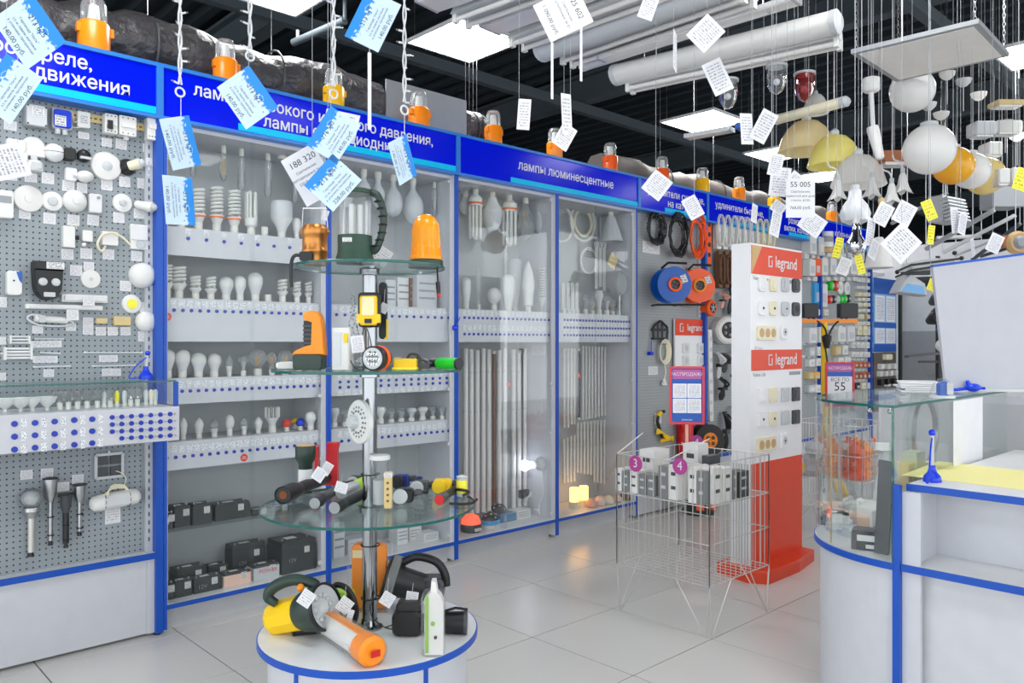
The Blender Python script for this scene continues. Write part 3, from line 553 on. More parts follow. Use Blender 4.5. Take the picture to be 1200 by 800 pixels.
t = item('cord_lamp', 'white tube lamp looped in its own cord', 'lamp', 60, 375); MB().cyl((-.07, -.018, .006), (.06, -.018, -.002), .015, n=14).build('tube', 'bulbwhite', t); MB().tube(spl([(.06, -.02, 0), (.085, -.018, -.012), (.04, -.012, -.026), (-.05, -.012, -.022), (-.095, -.015, .004), (-.08, -.015, .022), (-.04, -.02, .018)], 5), .004, 6).build('cord', 'white', t); MB().bb(-.055, -.03, -.036, -.004, -.012, .02).build('end_cap', 'lgrey', t)
t = item('resin_block', 'small cream terminal block among the price cards', 'terminal block', 118, 376); MB().rbox((0, -.01, 0), (.05, .02, .026), .004, ch=.003).build('block', 'sand', t)
for k in range(4): MB().cyl((-.018 + k * .012, -.02, 0), (-.018 + k * .012, -.023, 0), .003, n=6).build('screw', 'steel', t)
t = item('resin_block', 'large cream terminal block right of the small one', 'terminal block', 142, 376); MB().rbox((0, -.01, 0), (.075, .022, .042), .004, ch=.003).build('block', 'sand', t)
for k in range(5): MB().cyl((-.028 + k * .014, -.02, .008), (-.028 + k * .014, -.024, .008), .003, n=6).build('screw', 'steel', t)
for a in ((103, 377, 'left of the small cream terminal block', 11, 9), (103, 387, 'lower of two left of the cream blocks', 11, 9), (118, 388, 'under the small cream terminal block', 12, 9), (132, 388, 'between the two cream terminal blocks', 12, 9), (147, 388, 'under the large cream terminal block', 11, 9), (83, 383, 'below the cord-wrapped tube lamp', 12, 9), (44, 386, 'left below the cord-wrapped tube lamp', 12, 9), (3, 399, 'left of the smaller ceramic tube frame', 8, 9)): card(*a)
def ceramic(px, py, wpx, hpx, label, n):
    t = item('tube_frame', label, 'fluorescent lamp', px, py); w_, h = wpx * pm(px), hpx * pv(px)
    for s_ in (-1, 1): MB().rbox((s_ * w_ * .45, -.015, 0), (w_ * .1, .03, h), .004, ch=.002).build('end_cap', 'bulbwhite', t)
    for k in range(n): z = -h * .36 + h * .72 * k / (n - 1); MB().cyl((-w_ * .42, -.016, z), (w_ * .42, -.016, z), h * .1, n=10).build('tube', 'white', t)
    MB().cyl((-w_ * .5, -.015, 0), (-w_ * .6, -.015, 0), .006, n=8).build('pin', 'steel', t)
ceramic(22, 398, 24, 10, 'smaller white tube frame on the pegboard', 3); ceramic(20, 414, 34, 15, 'larger white tube frame on the pegboard', 4)
def rod(xa, ya, xb, yb, label):
    a, b = at(xa, ya), at(xb, yb); t = thing('halogen_tube', label, 'halogen lamp', (a + b) / 2, 0, 'thin halogen tubes on the pegboard'); d = (b - a) / 2
    MB().cyl(V((0, -.01, 0)) - d * .94, V((0, -.01, 0)) + d * .94, .0035, n=8).build('glass_tube', 'frost', t)
    for s_ in (-1, 1): MB().cyl(V((0, -.01, 0)) + d * s_ * .93, V((0, -.01, 0)) + d * s_, .005, n=8).build('end_cap', 'white', t)
rod(40, 397, 74, 397, 'thin clear halogen tube beside the smaller tube frame'); rod(46, 413, 70, 414, 'shortest thin halogen tube beside the larger tube frame'); rod(38, 430, 82, 429, 'thin halogen tube low on the left board'); rod(97, 413, 166, 413, 'longest thin halogen tube near the blue pen'); rod(107, 429, 158, 428, 'thin halogen tube just above the glass case')
for a in ((54, 403, 'strip of prices under the tube beside the smaller frame', 37, 8), (53, 421, 'strip of prices under the shortest tube', 29, 8), (57, 437, 'below the tube low on the left board', 12, 9), (127, 420, 'strip below the longest thin tube', 22, 8), (125, 436, 'left below the tube above the glass case', 11, 8), (136, 436, 'right below the tube above the glass case', 10, 8), (3, 441, 'at the left edge above the glass case', 9, 9)): card(*a)
# ---- cantilevered glass case with spotlights ----
YB = 3.63; xl, xr = BX[0] + .02, 1.368
t = thing('glass_case', 'long wall-hung glass case with blue-buttoned white front', 'display case', (xl, YB, .965)); w_ = xr - xl; dep = 3.96 - YB
fp = MB().bb(0, w_, 0, .016, 0, .152).bb(0, w_, .016, dep, .136, .152).build('front_panel', 'panel', t)
MB().bb(w_ - .016, w_, .016, dep, 0, .152).bb(0, w_, .016, dep, 0, .016).build('carcass', 'panel', t)
MB().bb(0, w_ - .02, .01, .015, .152, .262).build('front_glass', 'pane', t); MB().bb(w_ - .026, w_ - .02, .016, dep - .02, .152, .262).build('side_glass', 'pane', t)
tg = MB().bb(0, w_ - .01, .006, dep, .263, .269).build('top_glass', 'shelfglass', t); MB().bb(0, w_ - .01, .004, .006, .263, .269).build('green_edge', 'greenedge', tg)
MB().bb(w_ - .022, w_ - .002, dep - .02, dep, .152, .27).build('edge_post', 'edge', t); MB().bb(w_ - .022, w_ - .004, -.001, .012, .152, .262).build('edge_post', 'edge', t)
MB().bb(0, w_ - .022, dep - .006, dep - .002, .152, .26).build('back_glass', 'pane', t)
bt = MB(); kn = MB(); lab = MB()
for px_, y0, dy in ((17, 496.5, 15), (41, 495.3, 14.5), (64, 493.7, 14.5), (87, 492, 14.5), (108, 491, 14)):
    for r_ in range(3):
        p = PY(px_, y0 + r_ * dy, YB) - V((xl, YB, .965)); bt.cyl(p, p + V((0, -.008, 0)), .0125, .011, 10); lab.box(p + V((.032, -.0006, 0)), (.02, .001, .036))
for c in range(7):
    for r_ in range(4):
        p = PY(131.4 + c * 11.3, 488.8 - c * .65 + r_ * 8.4, YB) - V((xl, YB, .965))
        if c == 0 and r_ == 3: continue
        bt.cyl(p, p + V((0, -.008, 0)), .0105, .009, 10); kn.cyl(p + V((.021, 0, 0)), p + V((.021, -.012, 0)), .003, n=6)
bt.build('socket_buttons', 'navyblue', fp, kind='stuff'); kn.build('toggle_pins', 'steel', fp, kind='stuff'); lab.build('price_labels', 'fine', fp, kind='stuff')
# spot bulbs inside the case
def cup(px, py, r, label, kind):
    p = PY(px, py, YB + .13); t = thing('spot_bulb', label, 'spot bulb', (p.x, p.y, 1.118), 0, 'spot bulbs in the wall-hung glass case')
    if kind == 0: MB().lathe([(.005, .012), (r * .3, .018), (r * .7, .035), (r, .058), (r * .97, .058), (r * .6, .036), (.001, .025)], 18, 0, cap=False).build('reflector', 'opal', t); MB().cyl((0, 0, 0), (0, 0, .02), .008, n=8).build('base', 'socket', t); MB().sph((0, 0, .035), .007, 8, 6).build('capsule', 'frost', t)
    elif kind == 1: MB().lathe([(.011, .03), (.022, .04), (r, .07), (r, .078), (.0001, .08)], 16).build('reflector', 'clearbulb', t); MB().cyl((0, 0, 0), (0, 0, .032), .011, n=10).build('base', 'socket', t)
    else: MB().lathe([(.008, .02), (.01, .03), (.011, .06), (.006, .07), (.0001, .072)], 12).build('capsule', ('frost', 'ytag', 'creamy')[kind - 2], t); MB().cyl((0, 0, 0), (0, 0, .022), .009, n=8).build('base', 'socket', t)
    return t
names = {0: 'white cup spot bulb', 1: 'clear reflector spot bulb', 2: 'frosted capsule bulb', 3: 'yellow capsule bulb', 4: 'cream capsule bulb'}
cnt = 0
for px, kind, r in ((6, 0, .045), (24, 0, .045), (38, 0, .034), (55, 0, .042), (70, 1, .03), (80, 1, .03), (91, 1, .028), (102, 1, .028), (114, 1, .026), (122, 2, .0), (129, 1, .022), (137, 3, 0), (146, 2, 0), (153, 1, .018), (161, 1, .018), (171, 2, 0), (177, 4, 0), (182, 2, 0)):
    cup(px, 470, r, f'{names[kind]}, {ORD[cnt]} from the left inside the wall-hung glass case', kind); cnt += 1
# ---- chained counter pens ----
def bank_pen(loc, rz, label, lean=(.02, .16), both=True, sc=1.0):
    t = thing('counter_pen', label, 'pen holder', loc, rz)
    MB().lathe([(.03, 0), (.031, .008), (.028, .02), (.016, .034), (.011, .05), (.012, .058), (.0001, .06)], 18).build('round_base', 'pen', t)
    x, z = lean
    MB().cyl((0, 0, .05), (x, 0, z), .006, .006, 10).build('pen_barrel', 'lgrey', t); MB().sph((x, 0, z + .004), .012, 12, 8).build('pen_cap', 'pen', t)
    MB().tube(spl([(x, 0, z - .01), (x - .03, -.005, z * .7), (x - .055, -.01, .06), (x - .085, -.01, .012), (x - .06, -.01, .006), (x - .03, -.008, .012)], 6), .003, 6).build('cord', 'pen', t)
    return t
p = PY(171, 445, YB + .2); bank_pen((p.x, p.y, 1.2345), 0, 'blue counter pen on the wall-hung glass case', (.008, .115))
# ---- goods under the case ----
t = item('solar_charger', 'small framed solar panel of four dark cells', 'solar charger', 127, 545); w_, h = 31 * pm(127), 27 * pv(127)
m = MB()
for a in (-1, 1): m.bb(a * w_ / 2 - .006, a * w_ / 2 + .006, -.018, -.004, -h / 2, h / 2); m.bb(-w_ / 2, w_ / 2, -.018, -.004, a * h / 2 - .006, a * h / 2 + .006)
m.build('frame', 'lgrey', t)
for a in (-1, 1):
    for b in (-1, 1): MB().box((a * w_ / 4, -.01, b * h / 4), (w_ / 2 - .012, .008, h / 2 - .012)).build('solar_cell', 'dgrey', t)
MB().cyl((0, -.01, h / 2), (0, -.01, h / 2 + .015), .006, n=8).build('hanger', 'steel', t)
t = item('emergency_lamp', 'white capsule-shaped emergency lamp with coiled cord', 'lamp', 132, 584); L = 30 * pm(132)
M_ = MX.Translation((0, -.04, 0)) @ MX.Rotation(R(-4), 4, 'Y') @ AX['x']
MB().lathe([(.0001, -L), (.02, -L * .97), (.034, -L * .85), (.038, -L * .65), (.038, L * .65), (.034, L * .85), (.02, L * .97), (.0001, L)], 18, 0, M_).build('body', 'bulbwhite', t); MB().box((0, -.078, 0), (L * 1.0, .004, .035)).build('lens', 'frost', t)
m = MB()
for k in range(4): m.tube(spl([(-.06 + k * .006, -.06 - k * .004, .03), (-.02, -.06, .055 + .006 * k), (.04, -.05, .05 + .004 * k), (.07 - .01 * k, -.05, .03)], 5), .0028, 5)
m.tube(spl([(.03, -.05, .06), (.05, -.03, .09), (.03, -.02, .12), (.01, -.015, .13)], 5), .0025, 5); m.build('coiled_cord', 'creamy', t)
for s_ in (-.45, .5): MB().torus((s_ * L, -.04, 0), .0395, .002, 'x', 18, 5).build('tie', 'dgrey', t)
card(132, 604, 'below the capsule-shaped emergency lamp', 18, 18)
def stake(px, y0, y1, label, head):
    a, b = at(px, y1), at(px, y0); t = thing('solar_stake_light', label, 'garden light', a, 0); H = b.z - a.z; y = -.03
    if head == 'ball':
        MB().sph((0, y - .01, H - .046), .045, 18, 12).build('crackle_ball', 'clearbulb', t); MB().sph((0, y - .01, H - .046), .03, 8, 6).build('inner_glow', 'lgrey', t)
        MB().lathe([(.02, H - .13), (.034, H - .1), (.03, H - .085), (.0001, H - .085)], 14, 0, MX.Translation((0, y - .01, 0))).build('collar', 'steel', t); MB().cyl((0, y - .005, .02), (0, y - .01, H - .13), .014, n=10).build('stake', 'wire', t); MB().cyl((0, y, 0), (0, y, .02), .015, .01, n=8).build('tip', 'black', t)
    else:
        hh = {'cup': .075, 'lamp': .05, 'dark': .055}[head]; mt = 'dark' if head == 'dark' else 'steel'
        MB().lathe([(.012, H - hh - .03), (.022, H - hh), (.03 if head == 'cup' else .024, H - .008), (.03, H - .004), (.0001, H)], 14, 0, MX.Translation((0, y, 0))).build('head', 'dgrey' if head == 'dark' else 'steel', t)
        MB().lathe([(.031, H - .004), (.033, H), (.0001, H + .006)], 14, 0, MX.Translation((0, y, 0))).build('cap', 'black', t)
        MB().cyl((0, y, .02), (0, y, H - hh - .03), .009 if head != 'dark' else .013, n=10).build('stake', mt, t); MB().cyl((0, y, 0), (0, y, .022), .011, .006, n=8).build('tip', 'black', t)
    for k in (.15, .42): MB().torus((0, y - .004, H * k), .013, .002, 'z', 12, 5).build('tie', 'black', t)
stake(34, 570, 650, 'tallest garden stake light with a clear crackle ball', 'ball'); stake(57, 559, 637, 'steel garden stake light with a flared cup head', 'cup'); stake(75, 577, 640, 'black garden stake light between two steel ones', 'dark'); stake(91, 566, 626, 'short steel garden stake light right of the black one', 'lamp')
for a in ((31, 556, 'above the crackle-ball stake light', 16), (55, 555, 'above the flared stake light', 15), (74, 570, 'above the black stake light', 15, 11), (91, 561, 'above the short steel stake light', 14, 11)): card(*a)
# ======================= lamps in the glass cabinets =======================
def socket(t, h=.036, r=.02, mt='socket'): MB().lathe([(r * .92, 0), (r, .003), (r, h - .003), (r * .9, h)], 14).build('socket', mt, t)
def helix(r, z0, z1, turns, rt, n=9, taper=0):
    N = int(turns * n); return [((r - taper * k / N) * cos(2 * pi * k / n), (r - taper * k / N) * sin(2 * pi * k / n), z0 + (z1 - z0) * k / N) for k in range(N + 1)]
def lamp(kind, t, H, W):
    """one lamp standing on its socket, H high and W wide"""
    r = W / 2; s_ = min(.042, H * .26); socket(t, s_, min(.021, max(.011, r * .6)))
    if kind in ('spiral', 'bandspiral'):
        b = s_ + H * .2; MB().lathe([(r * .5, s_), (r * .62, s_ + H * .05), (r * .95, b - .006), (r * .98, b), (r * .6, b + .004), (.0001, b + .004)], 18).build('ballast', 'bulbwhite', t)
        if kind == 'bandspiral': MB().lathe([(r * .96, b - .016), (r * 1.0, b - .016), (r * 1.0, b - .008), (r * .96, b - .008)], 18, cap=False).build('band', 'band', t)
        n = max(3, round((H - b) / .021)); rt = (H - b) / n * .36
        MB().tube(helix(r * .9 - rt, b + rt, H - rt, n, rt, 12), rt, 6).build('spiral_tube', 'cfl', t)
    elif kind == 'led':
        k = s_ + H * .3; MB().lathe([(r * .55, s_ - .002), (r * .6, s_ + .01), (r * .93, k)], 18).build('body', 'white', t)
        z0 = k; c = H - r; MB().lathe([(r * .93, z0), (r, z0 + (c - z0) * .6)] + [(max(r * cos(a), 1e-5), c + r * sin(a)) for a in [pi / 2 * q / 7 for q in range(1, 8)]], 18).build('dome', 'opal', t)
    elif kind in ('fil', 'clearglobe', 'globe', 'hidell', 'smallglobe', 'tall'):
        gm = {'fil': 'clearbulb', 'clearglobe': 'clearbulb', 'globe': 'frost', 'hidell': 'frost', 'smallglobe': 'opal', 'tall': 'clearbulb'}[kind]
        nk = s_ + (H - s_) * {'fil': .2, 'clearglobe': .12, 'globe': .15, 'hidell': .22, 'smallglobe': .05, 'tall': .05}[kind]; rn = min(r * .6, .016)
        pr = [(rn, s_ - .002), (rn, s_ + (nk - s_) * .6)]; a0 = -pi / 2 + .5; c = (H + nk) / 2; hh = (H - nk) / 2 * 1.02
        pr += [(max(r * cos(a), 1e-5), c + hh * sin(a)) for a in [-1.0 + (pi / 2 + 1.0) * q / 10 for q in range(11)]]
        MB().lathe(pr, 18).build('glass_envelope', gm, t)
        if kind in ('fil', 'clearglobe'):
            m = MB()
            for q in range(4): a = q * pi / 2; m.tube([(r * .12 * cos(a), r * .12 * sin(a), nk), (r * .3 * cos(a), r * .3 * sin(a), c + hh * .3)], .0018, 4)
            m.build('filament', 'filament', t)
        if kind == 'hidell': MB().cyl((0, 0, nk), (0, 0, c + hh * .5), .008, n=8).build('arc_tube', 'lgrey', t)
    elif kind in ('candle', 'clearcandle', 'bigcandle'):
        k = s_ + H * .22; MB().lathe([(r * .55, s_ - .002), (r * .75, s_ + .006), (r * .8, k)], 16).build('body', 'bulbwhite', t)
        pr = [(r * .8, k), (r, k + (H - k) * .25), (r * .98, k + (H - k) * .4), (r * .72, k + (H - k) * .68), (r * .35, k + (H - k) * .88), (r * .1, H - .002), (.0001, H)]
        MB().lathe(pr, 16).build('flame', {'candle': 'opal', 'clearcandle': 'clearbulb', 'bigcandle': 'opal'}[kind], t)
    elif kind in ('utube', 'bandutube'):
        b = s_ + H * .22; MB().lathe([(r * .5, s_), (r * .9, s_ + H * .06), (r * .95, b), (.0001, b)], 18).build('ballast', 'bulbwhite', t)
        if kind == 'bandutube': MB().lathe([(r * .96, b - .025), (r * 1.0, b - .025), (r * 1.0, b - .012), (r * .96, b - .012)], 18, cap=False).build('band', 'band', t)
        n = 4
        for q in range(n):
            a = pi * (q + .5) / n * 2; c_ = (r * .68 * cos(a), r * .68 * sin(a)); w2 = r * .22; dx, dy = -sin(a) * w2, cos(a) * w2
            MB().tube([(c_[0] + dx, c_[1] + dy, b), (c_[0] + dx, c_[1] + dy, H - .014), (c_[0] + dx * .5, c_[1] + dy * .5, H - .004), (c_[0] - dx * .5, c_[1] - dy * .5, H - .004), (c_[0] - dx, c_[1] - dy, H - .014), (c_[0] - dx, c_[1] - dy, b)], r * .17, 7).build('u_tube', 'cfl', t)
    elif kind in ('tled', 'globeled', 'bigtled'):
        b = s_ + H * .3; MB().lathe([(r * .4, s_ - .003), (r * .5, s_ + H * .1), (r * .96, b), (r, b + .006)], 20).build('body', 'white', t)
        if kind == 'globeled': MB().lathe([(r, b + .006)] + [(max(r * cos(a), 1e-5), b + .006 + (H - b) * sin(a)) for a in [pi / 2 * q / 8 for q in range(1, 9)]], 20).build('dome', 'frost', t)
        else: MB().lathe([(r, b + .006), (r, H - r * .3), (r * .85, H - r * .08), (r * .5, H), (.0001, H)], 20).build('dome', 'frost', t)
    elif kind in ('refl', 'clearrefl', 'heat'):
        k = H * .55; gm = {'refl': 'frost', 'clearrefl': 'clearbulb', 'heat': 'opal'}[kind]
        MB().lathe([(r * .42, s_ - .002), (r * .45, s_ + .012), (r * .6, k), (r, k + (H - k) * .45), (r * .98, k + (H - k) * .6), (r * .8, H - .004), (.0001, H)], 18).build('reflector', gm, t)
        if kind == 'clearrefl': MB().lathe([(r * .35, s_), (r * .5, k), (r * .85, k + (H - k) * .4)], 16, cap=False).build('mirror_coat', 'lgrey', t)
    elif kind == 'fins':
        k = H * .6; MB().lathe([(r * .4, s_), (r * .5, s_ + .02), (r * .9, k), (.0001, k)], 18).build('body', 'white', t)
        for q in range(10): a = 2 * pi * q / 10; MB().box((r * .85, 0, k + (H - k) / 2), (r * .25, .004, H - k), 0, MX.Rotation(a, 4, 'Z')).build('cooling_fin', 'bulbwhite', t)
    elif kind == 'tube': MB().lathe([(r * .7, s_ - .002), (r, s_ + H * .12), (r, H * .9), (r * .6, H - .004), (.0001, H)], 14).build('glass_envelope', 'clearbulb', t); MB().cyl((0, 0, s_ + .01), (0, 0, H * .8), .006, n=8).build('arc_tube', 'lgrey', t); MB().tube([(r * .5, 0, s_), (r * .5, 0, H * .85)], .0018, 4).build('support_wire', 'steel', t)
    elif kind in ('red', 'yel', 'blu'):
        k = s_ + .014; MB().lathe([(r * .55, s_ - .002), (r * .6, k)], 14).build('body', 'white', t); MB().sph((0, 0, H - r), r, 16, 12).build('coloured_globe', {'red': 'tangred', 'yel': 'yellow', 'blu': 'pen'}[kind], t)
mat('tangred', (226, 62, 44), .3)
KD = dict(spiral='white spiral bulb', bandspiral='orange-banded spiral bulb', led='white pear-shaped LED bulb', fil='clear filament bulb', clearglobe='clear globe bulb', globe='frosted globe bulb', hidell='large frosted discharge bulb', smallglobe='small white ball bulb', tall='slim clear bulb',
          candle='white candle bulb', clearcandle='clear candle bulb', bigcandle='big white candle bulb', utube='white bulb of parallel tubes', bandutube='orange-banded tube bulb', tled='wide flat-topped white bulb', globeled='broad bulb with frosted dome', bigtled='big frosted cylinder bulb', refl='white mushroom reflector bulb',
          clearrefl='clear mushroom reflector bulb', heat='opal mushroom bulb', fins='white bulb with cooling fins', tube='clear tubular discharge bulb', red='red ball bulb', yel='yellow ball bulb', blu='blue ball bulb', socket='empty white socket')
def row(where, zs, lst, Y=4.06, hang=False, group=None):
    n = 0
    for e in lst:
        px, kind, pt, wpx = e[:4]; Yk = e[4] if len(e) > 4 else Y; X = WX(px, Yk); z = PY(px, pt, Yk).z; H = abs(z - zs); W = wpx * pv(px, Yk)
        lab = f'{KD[kind]}, {ORD[n]} from left {where}'; n += 1
        t = thing('light_bulb', lab, 'light bulb', (X, Yk, zs), 0, group or ('lamps ' + where), rot=(pi, 0, 0) if hang else None)
        if kind == 'socket': socket(t, H, W / 2)
        else: lamp(kind, t, H, W)
w1 = 'on the top spiral-bulb cabinet shelf'
row(w1, Z1[1], [(212, 'bandspiral', 219, 16), (232.6, 'bandspiral', 220, 17), (254, 'bandspiral', 218, 17), (274.5, 'bandspiral', 222, 17), (294, 'utube', 225, 16), (310, 'socket', 266, 8), (330, 'tled', 235, 25), (347.5, 'led', 255, 10)])
row('on the second shelf of the spiral-bulb cabinet', Z2[1], [(195, 'spiral', 309, 16), (209.5, 'spiral', 311, 19), (229, 'spiral', 322, 14), (247, 'spiral', 323, 14), (265, 'led', 324, 17), (281, 'led', 323, 14), (299, 'led', 319, 18), (314, 'socket', 345, 8), (331, 'spiral', 326, 13), (348, 'spiral', 329, 11), (361.5, 'spiral', 329, 10)])
row('on the third shelf of the spiral-bulb cabinet', Z3[1], [(196, 'led', 409, 17), (213.5, 'led', 409, 18), (232.5, 'led', 413, 18), (251, 'led', 414, 16), (268.5, 'clearcandle', 416, 9), (285, 'clearrefl', 417, 11), (302, 'clearglobe', 409, 21), (318.5, 'fil', 412, 12), (334, 'clearglobe', 410, 18), (350, 'led', 416, 13), (363, 'globe', 414, 14)])
row('on the lowest spiral-bulb cabinet shelf', Z4[1], [(198, 'candle', 492, 8), (215, 'candle', 489, 9), (233, 'candle', 489, 11), (251, 'clearcandle', 490, 11), (269, 'smallglobe', 486, 11), (286, 'clearcandle', 487, 9), (302.5, 'candle', 488, 10), (319, 'fins', 477, 18), (336, 'red', 491, 10), (346, 'yel', 489, 9, 4.14), (352, 'blu', 490, 10), (364, 'led', 482, 13, 4.02)])
row('hanging in the top of the spiral-bulb cabinet', ZH0 - .021, [(226, 'tube', 208, 6), (262, 'fil', 212, 10), (283, 'tube', 224, 9), (314, 'tube', 232, 9), (331, 'socket', 187, 11), (346, 'tube', 238, 8), (357, 'tube', 242, 8)], 4.12, True)
row('hanging in the reflector-lamp cabinet top', ZH0 - .021, [(403, 'hidell', 243, 22), (426, 'hidell', 232, 17), (443, 'hidell', 243, 16), (461, 'hidell', 254, 22), (484, 'hidell', 262, 25), (509, 'tube', 254, 7)], 4.10, True)
row('on the middle shelf of the reflector-lamp cabinet', Z3[1], [(395, 'refl', 417, 13), (409, 'led', 417, 13), (424, 'refl', 418, 12), (449, 'refl', 418, 12), (466, 'refl', 418, 12), (481, 'clearrefl', 418, 12), (496, 'refl', 419, 12), (508, 'refl', 419, 11), (518, 'clearrefl', 419, 10, 4.01)])
row('on the lower shelf of the reflector-lamp cabinet', Z4[1], [(392, 'refl', 477, 12), (404.5, 'clearrefl', 478, 14), (424, 'refl', 478, 12), (446, 'heat', 476, 13), (458.5, 'clearrefl', 478, 12), (470, 'clearrefl', 477, 13), (482, 'refl', 477, 13), (495, 'heat', 476, 13), (507, 'clearrefl', 476, 11), (518, 'clearrefl', 475, 9, 4.01)])
row('hanging in the large-bulb cabinet', ZH0 - .021, [(545, 'globeled', 250, 14, 4.2), (557, 'bandutube', 280, 18), (577, 'globeled', 270, 25), (597, 'bandutube', 287, 20), (616, 'clearglobe', 283, 22), (633, 'globe', 277, 16)], 4.10, True)
row('on the shelf of the large-bulb cabinet', Z2[1], [(546, 'led', 325, 12), (561, 'tall', 312, 7), (579, 'smallglobe', 337, 16), (596, 'led', 321, 15), (603, 'bigtled', 303, 17, 4.2), (619, 'bigcandle', 306, 15), (637, 'spiral', 313, 14)])
for px, py, w_, lab in ((410, 181, 22, 'white square ballast box, left in the reflector-lamp cabinet top'), (446, 187, 20, 'white square ballast box, right in the reflector-lamp cabinet top')):
    t = item('ballast_box', lab, 'ballast', px, py + 6, 4.24); W = w_ * pv(px, 4.24); MB().rbox((0, 0, 0), (W, .06, .085), .004, ch=.003).build('housing', 'bulbwhite', t); MB().box((W * .1, -.031, 0), (W * .5, .001, .05)).build('printed_label', 'labelprint', t)
    MB().cyl((0, 0, .0425), (0, 0, ZH0 - .021 - t.location.z), .012, n=8).build('fixing_rod', 'lgrey', t)
# boxes on the second shelf of the reflector cabinet
def carton(px0, px1, ptop, zb, Y, dep, mt, label, bandm=None, name='carton'):
    X0, X1 = WX(px0, Y), WX(px1, Y); z1 = PY((px0 + px1) / 2, ptop, Y).z; t = thing(name, label, 'box', ((X0 + X1) / 2, Y + dep / 2, zb)); w_, h = X1 - X0, z1 - zb
    MB().rbox((0, 0, h / 2), (w_, dep, h), .002, axis='z').build('box', mt, t)
    for k in range(3): MB().box((0, -dep / 2 - .0006, h * (.3 + .22 * k)), (w_ * .8, .001, h * .06)).build('printed_line', bandm or 'grey', t)
    return t
carton(481, 488, 326, Z2[1], 4.1, .1, 'brown', 'narrow brown carton behind the round stand'); carton(489, 512, 322, Z2[1], 4.05, .12, 'lgrey', 'pale striped carton behind the amber beacon'); carton(466, 480, 325, Z2[1], 4.12, .1, 'white', 'white carton left of the brown one'); carton(452, 464, 328, Z2[1], 4.12, .08, 'frost', 'small translucent pack left of the white carton')
# batteries
def battery(px0, px1, ptop, zb, Y, dep, label, mt='battery', lab=None, txt=None):
    X0, X1 = WX(px0, Y), WX(px1, Y); z1 = PY((px0 + px1) / 2, ptop, Y).z; w_, h = X1 - X0 - .003, max(.03, z1 - zb)
    t = thing('battery', label, 'battery', ((X0 + X1) / 2, Y + dep / 2, zb), 0, 'batteries in the lower cabinet')
    MB().rbox((0, 0, h * .42), (w_, dep, h * .84), .004, axis='z', ch=.002).build('case', mt, t)
    MB().rbox((0, 0, h * .92), (w_ * .97, dep * .96, h * .155), .004, axis='z', ch=.004).build('lid', 'battery', t)
    for a in (-1, 1): MB().cyl((a * w_ * .36, -dep * .2, h), (a * w_ * .36, -dep * .2, h + .008), .006, n=8).build('terminal', 'steel', t)
    MB().box((w_ * .22, -dep / 2 - .0008, h * .68), (.03, .001, .034)).build('price_label', 'labelprint', t); MB().box((-w_ * .05, -.0, h + .0006), (w_ * .3, dep * .3, .001)).build('top_label', 'labelprint', t)
    if txt: text(txt[0], txt[1], txt[2], t, (txt[3] * w_, -dep / 2 - .0014, h * txt[4]))
    return t
zg = .4685
for a in ((192, 195, 606, 'sliver of a small battery at the left end of the glass shelf', 4.06, .06), (196.5, 203, 601, 'smallest black battery on the glass shelf', 4.06, .05), (204, 224, 593, 'black battery with gold print on the glass shelf, left', 4.08, .1), (226, 249, 590, 'black battery with two price stickers on the glass shelf', 4.06, .08), (252, 294, 589, 'widest black battery on the glass shelf', 4.07, .1), (296, 314, 597, 'short black battery on the glass shelf beside the seam', 4.06, .07), (318, 340, 596, 'rightmost black battery on the glass shelf', 4.06, .08)): battery(a[0], a[1], a[2], zg, a[4], a[5], a[3])
zb = .1365
for a in ((193, 204, 684, 'black battery at the left front of the bottom shelf', 4.00, .07), (205, 226, 680, 'second black battery in the bottom front row', 4.00, .07), (227, 261, 676, 'wide black battery in the bottom front row', 4.00, .08), (206, 243, 665, 'black battery behind the bottom front row, left', 4.10, .1), (244, 268, 662, 'black battery behind the beige one', 4.13, .08), (272, 312, 637, 'tall black battery standing behind the beige and grey ones', 4.14, .1), (330, 371, 633, 'largest black battery at the right of the bottom shelf', 4.0, .18)): battery(a[0], a[1], a[2], zb, a[4], a[5], a[3], txt=('12V', .03, 'grey', -.2, .4) if a[1] - a[0] > 30 else None)
battery(262, 295, 670, zb, 3.998, .08, 'beige battery in the bottom front row', 'salmon'); battery(297, 328, 661, zb, 4.0, .09, 'grey battery with red lettering in the bottom front row', 'lgrey', txt=('POWER', .03, 'signred', .05, .55))
def redbadge(px, py, Y, label):
    t = item('round_sticker', label, 'sticker', px, py, Y); MB().lathe([(.0001, .001), (.02, .001), (.02, 0)], 20, 0, FY).build('disc', 'signred', t); [MB().box((0, -.0016, z), (w_, .0008, .003)).build('print', 'white', t) for z, w_ in ((.005, .018), (-.004, .024))]
redbadge(196, 371, YS + .005, 'red round sticker at the left end of the second shelf front'); redbadge(286, 536, YS + .005, 'red round sticker on the lowest bulb shelf front')
redbadge(596, 450, 4.05, 'red round sticker among the tall fluorescent tubes'); redbadge(679, 440, 4.05, 'red round sticker among the short fluorescent tubes')
# goods at the bottom of the reflector-lamp cabinet
for a in ((466, 478, 618, 4.1, .1, 'white', 'left white box on the bottom of the reflector-lamp cabinet'), (480, 494, 617, 4.13, .1, 'bulbwhite', 'middle white box on the bottom of the reflector-lamp cabinet'), (497, 514, 624, 4.04, .1, 'white', 'right white box on the bottom of the reflector-lamp cabinet'), (391, 404, 612, 4.1, .1, 'frost', 'translucent tall pack on the bottom left of the reflector-lamp cabinet'), (408, 440, 630, 4.1, .1, 'lgrey', 'low grey box behind the round stand post')): carton(a[0], a[1], a[2], zb, a[3], a[4], a[5], a[6])
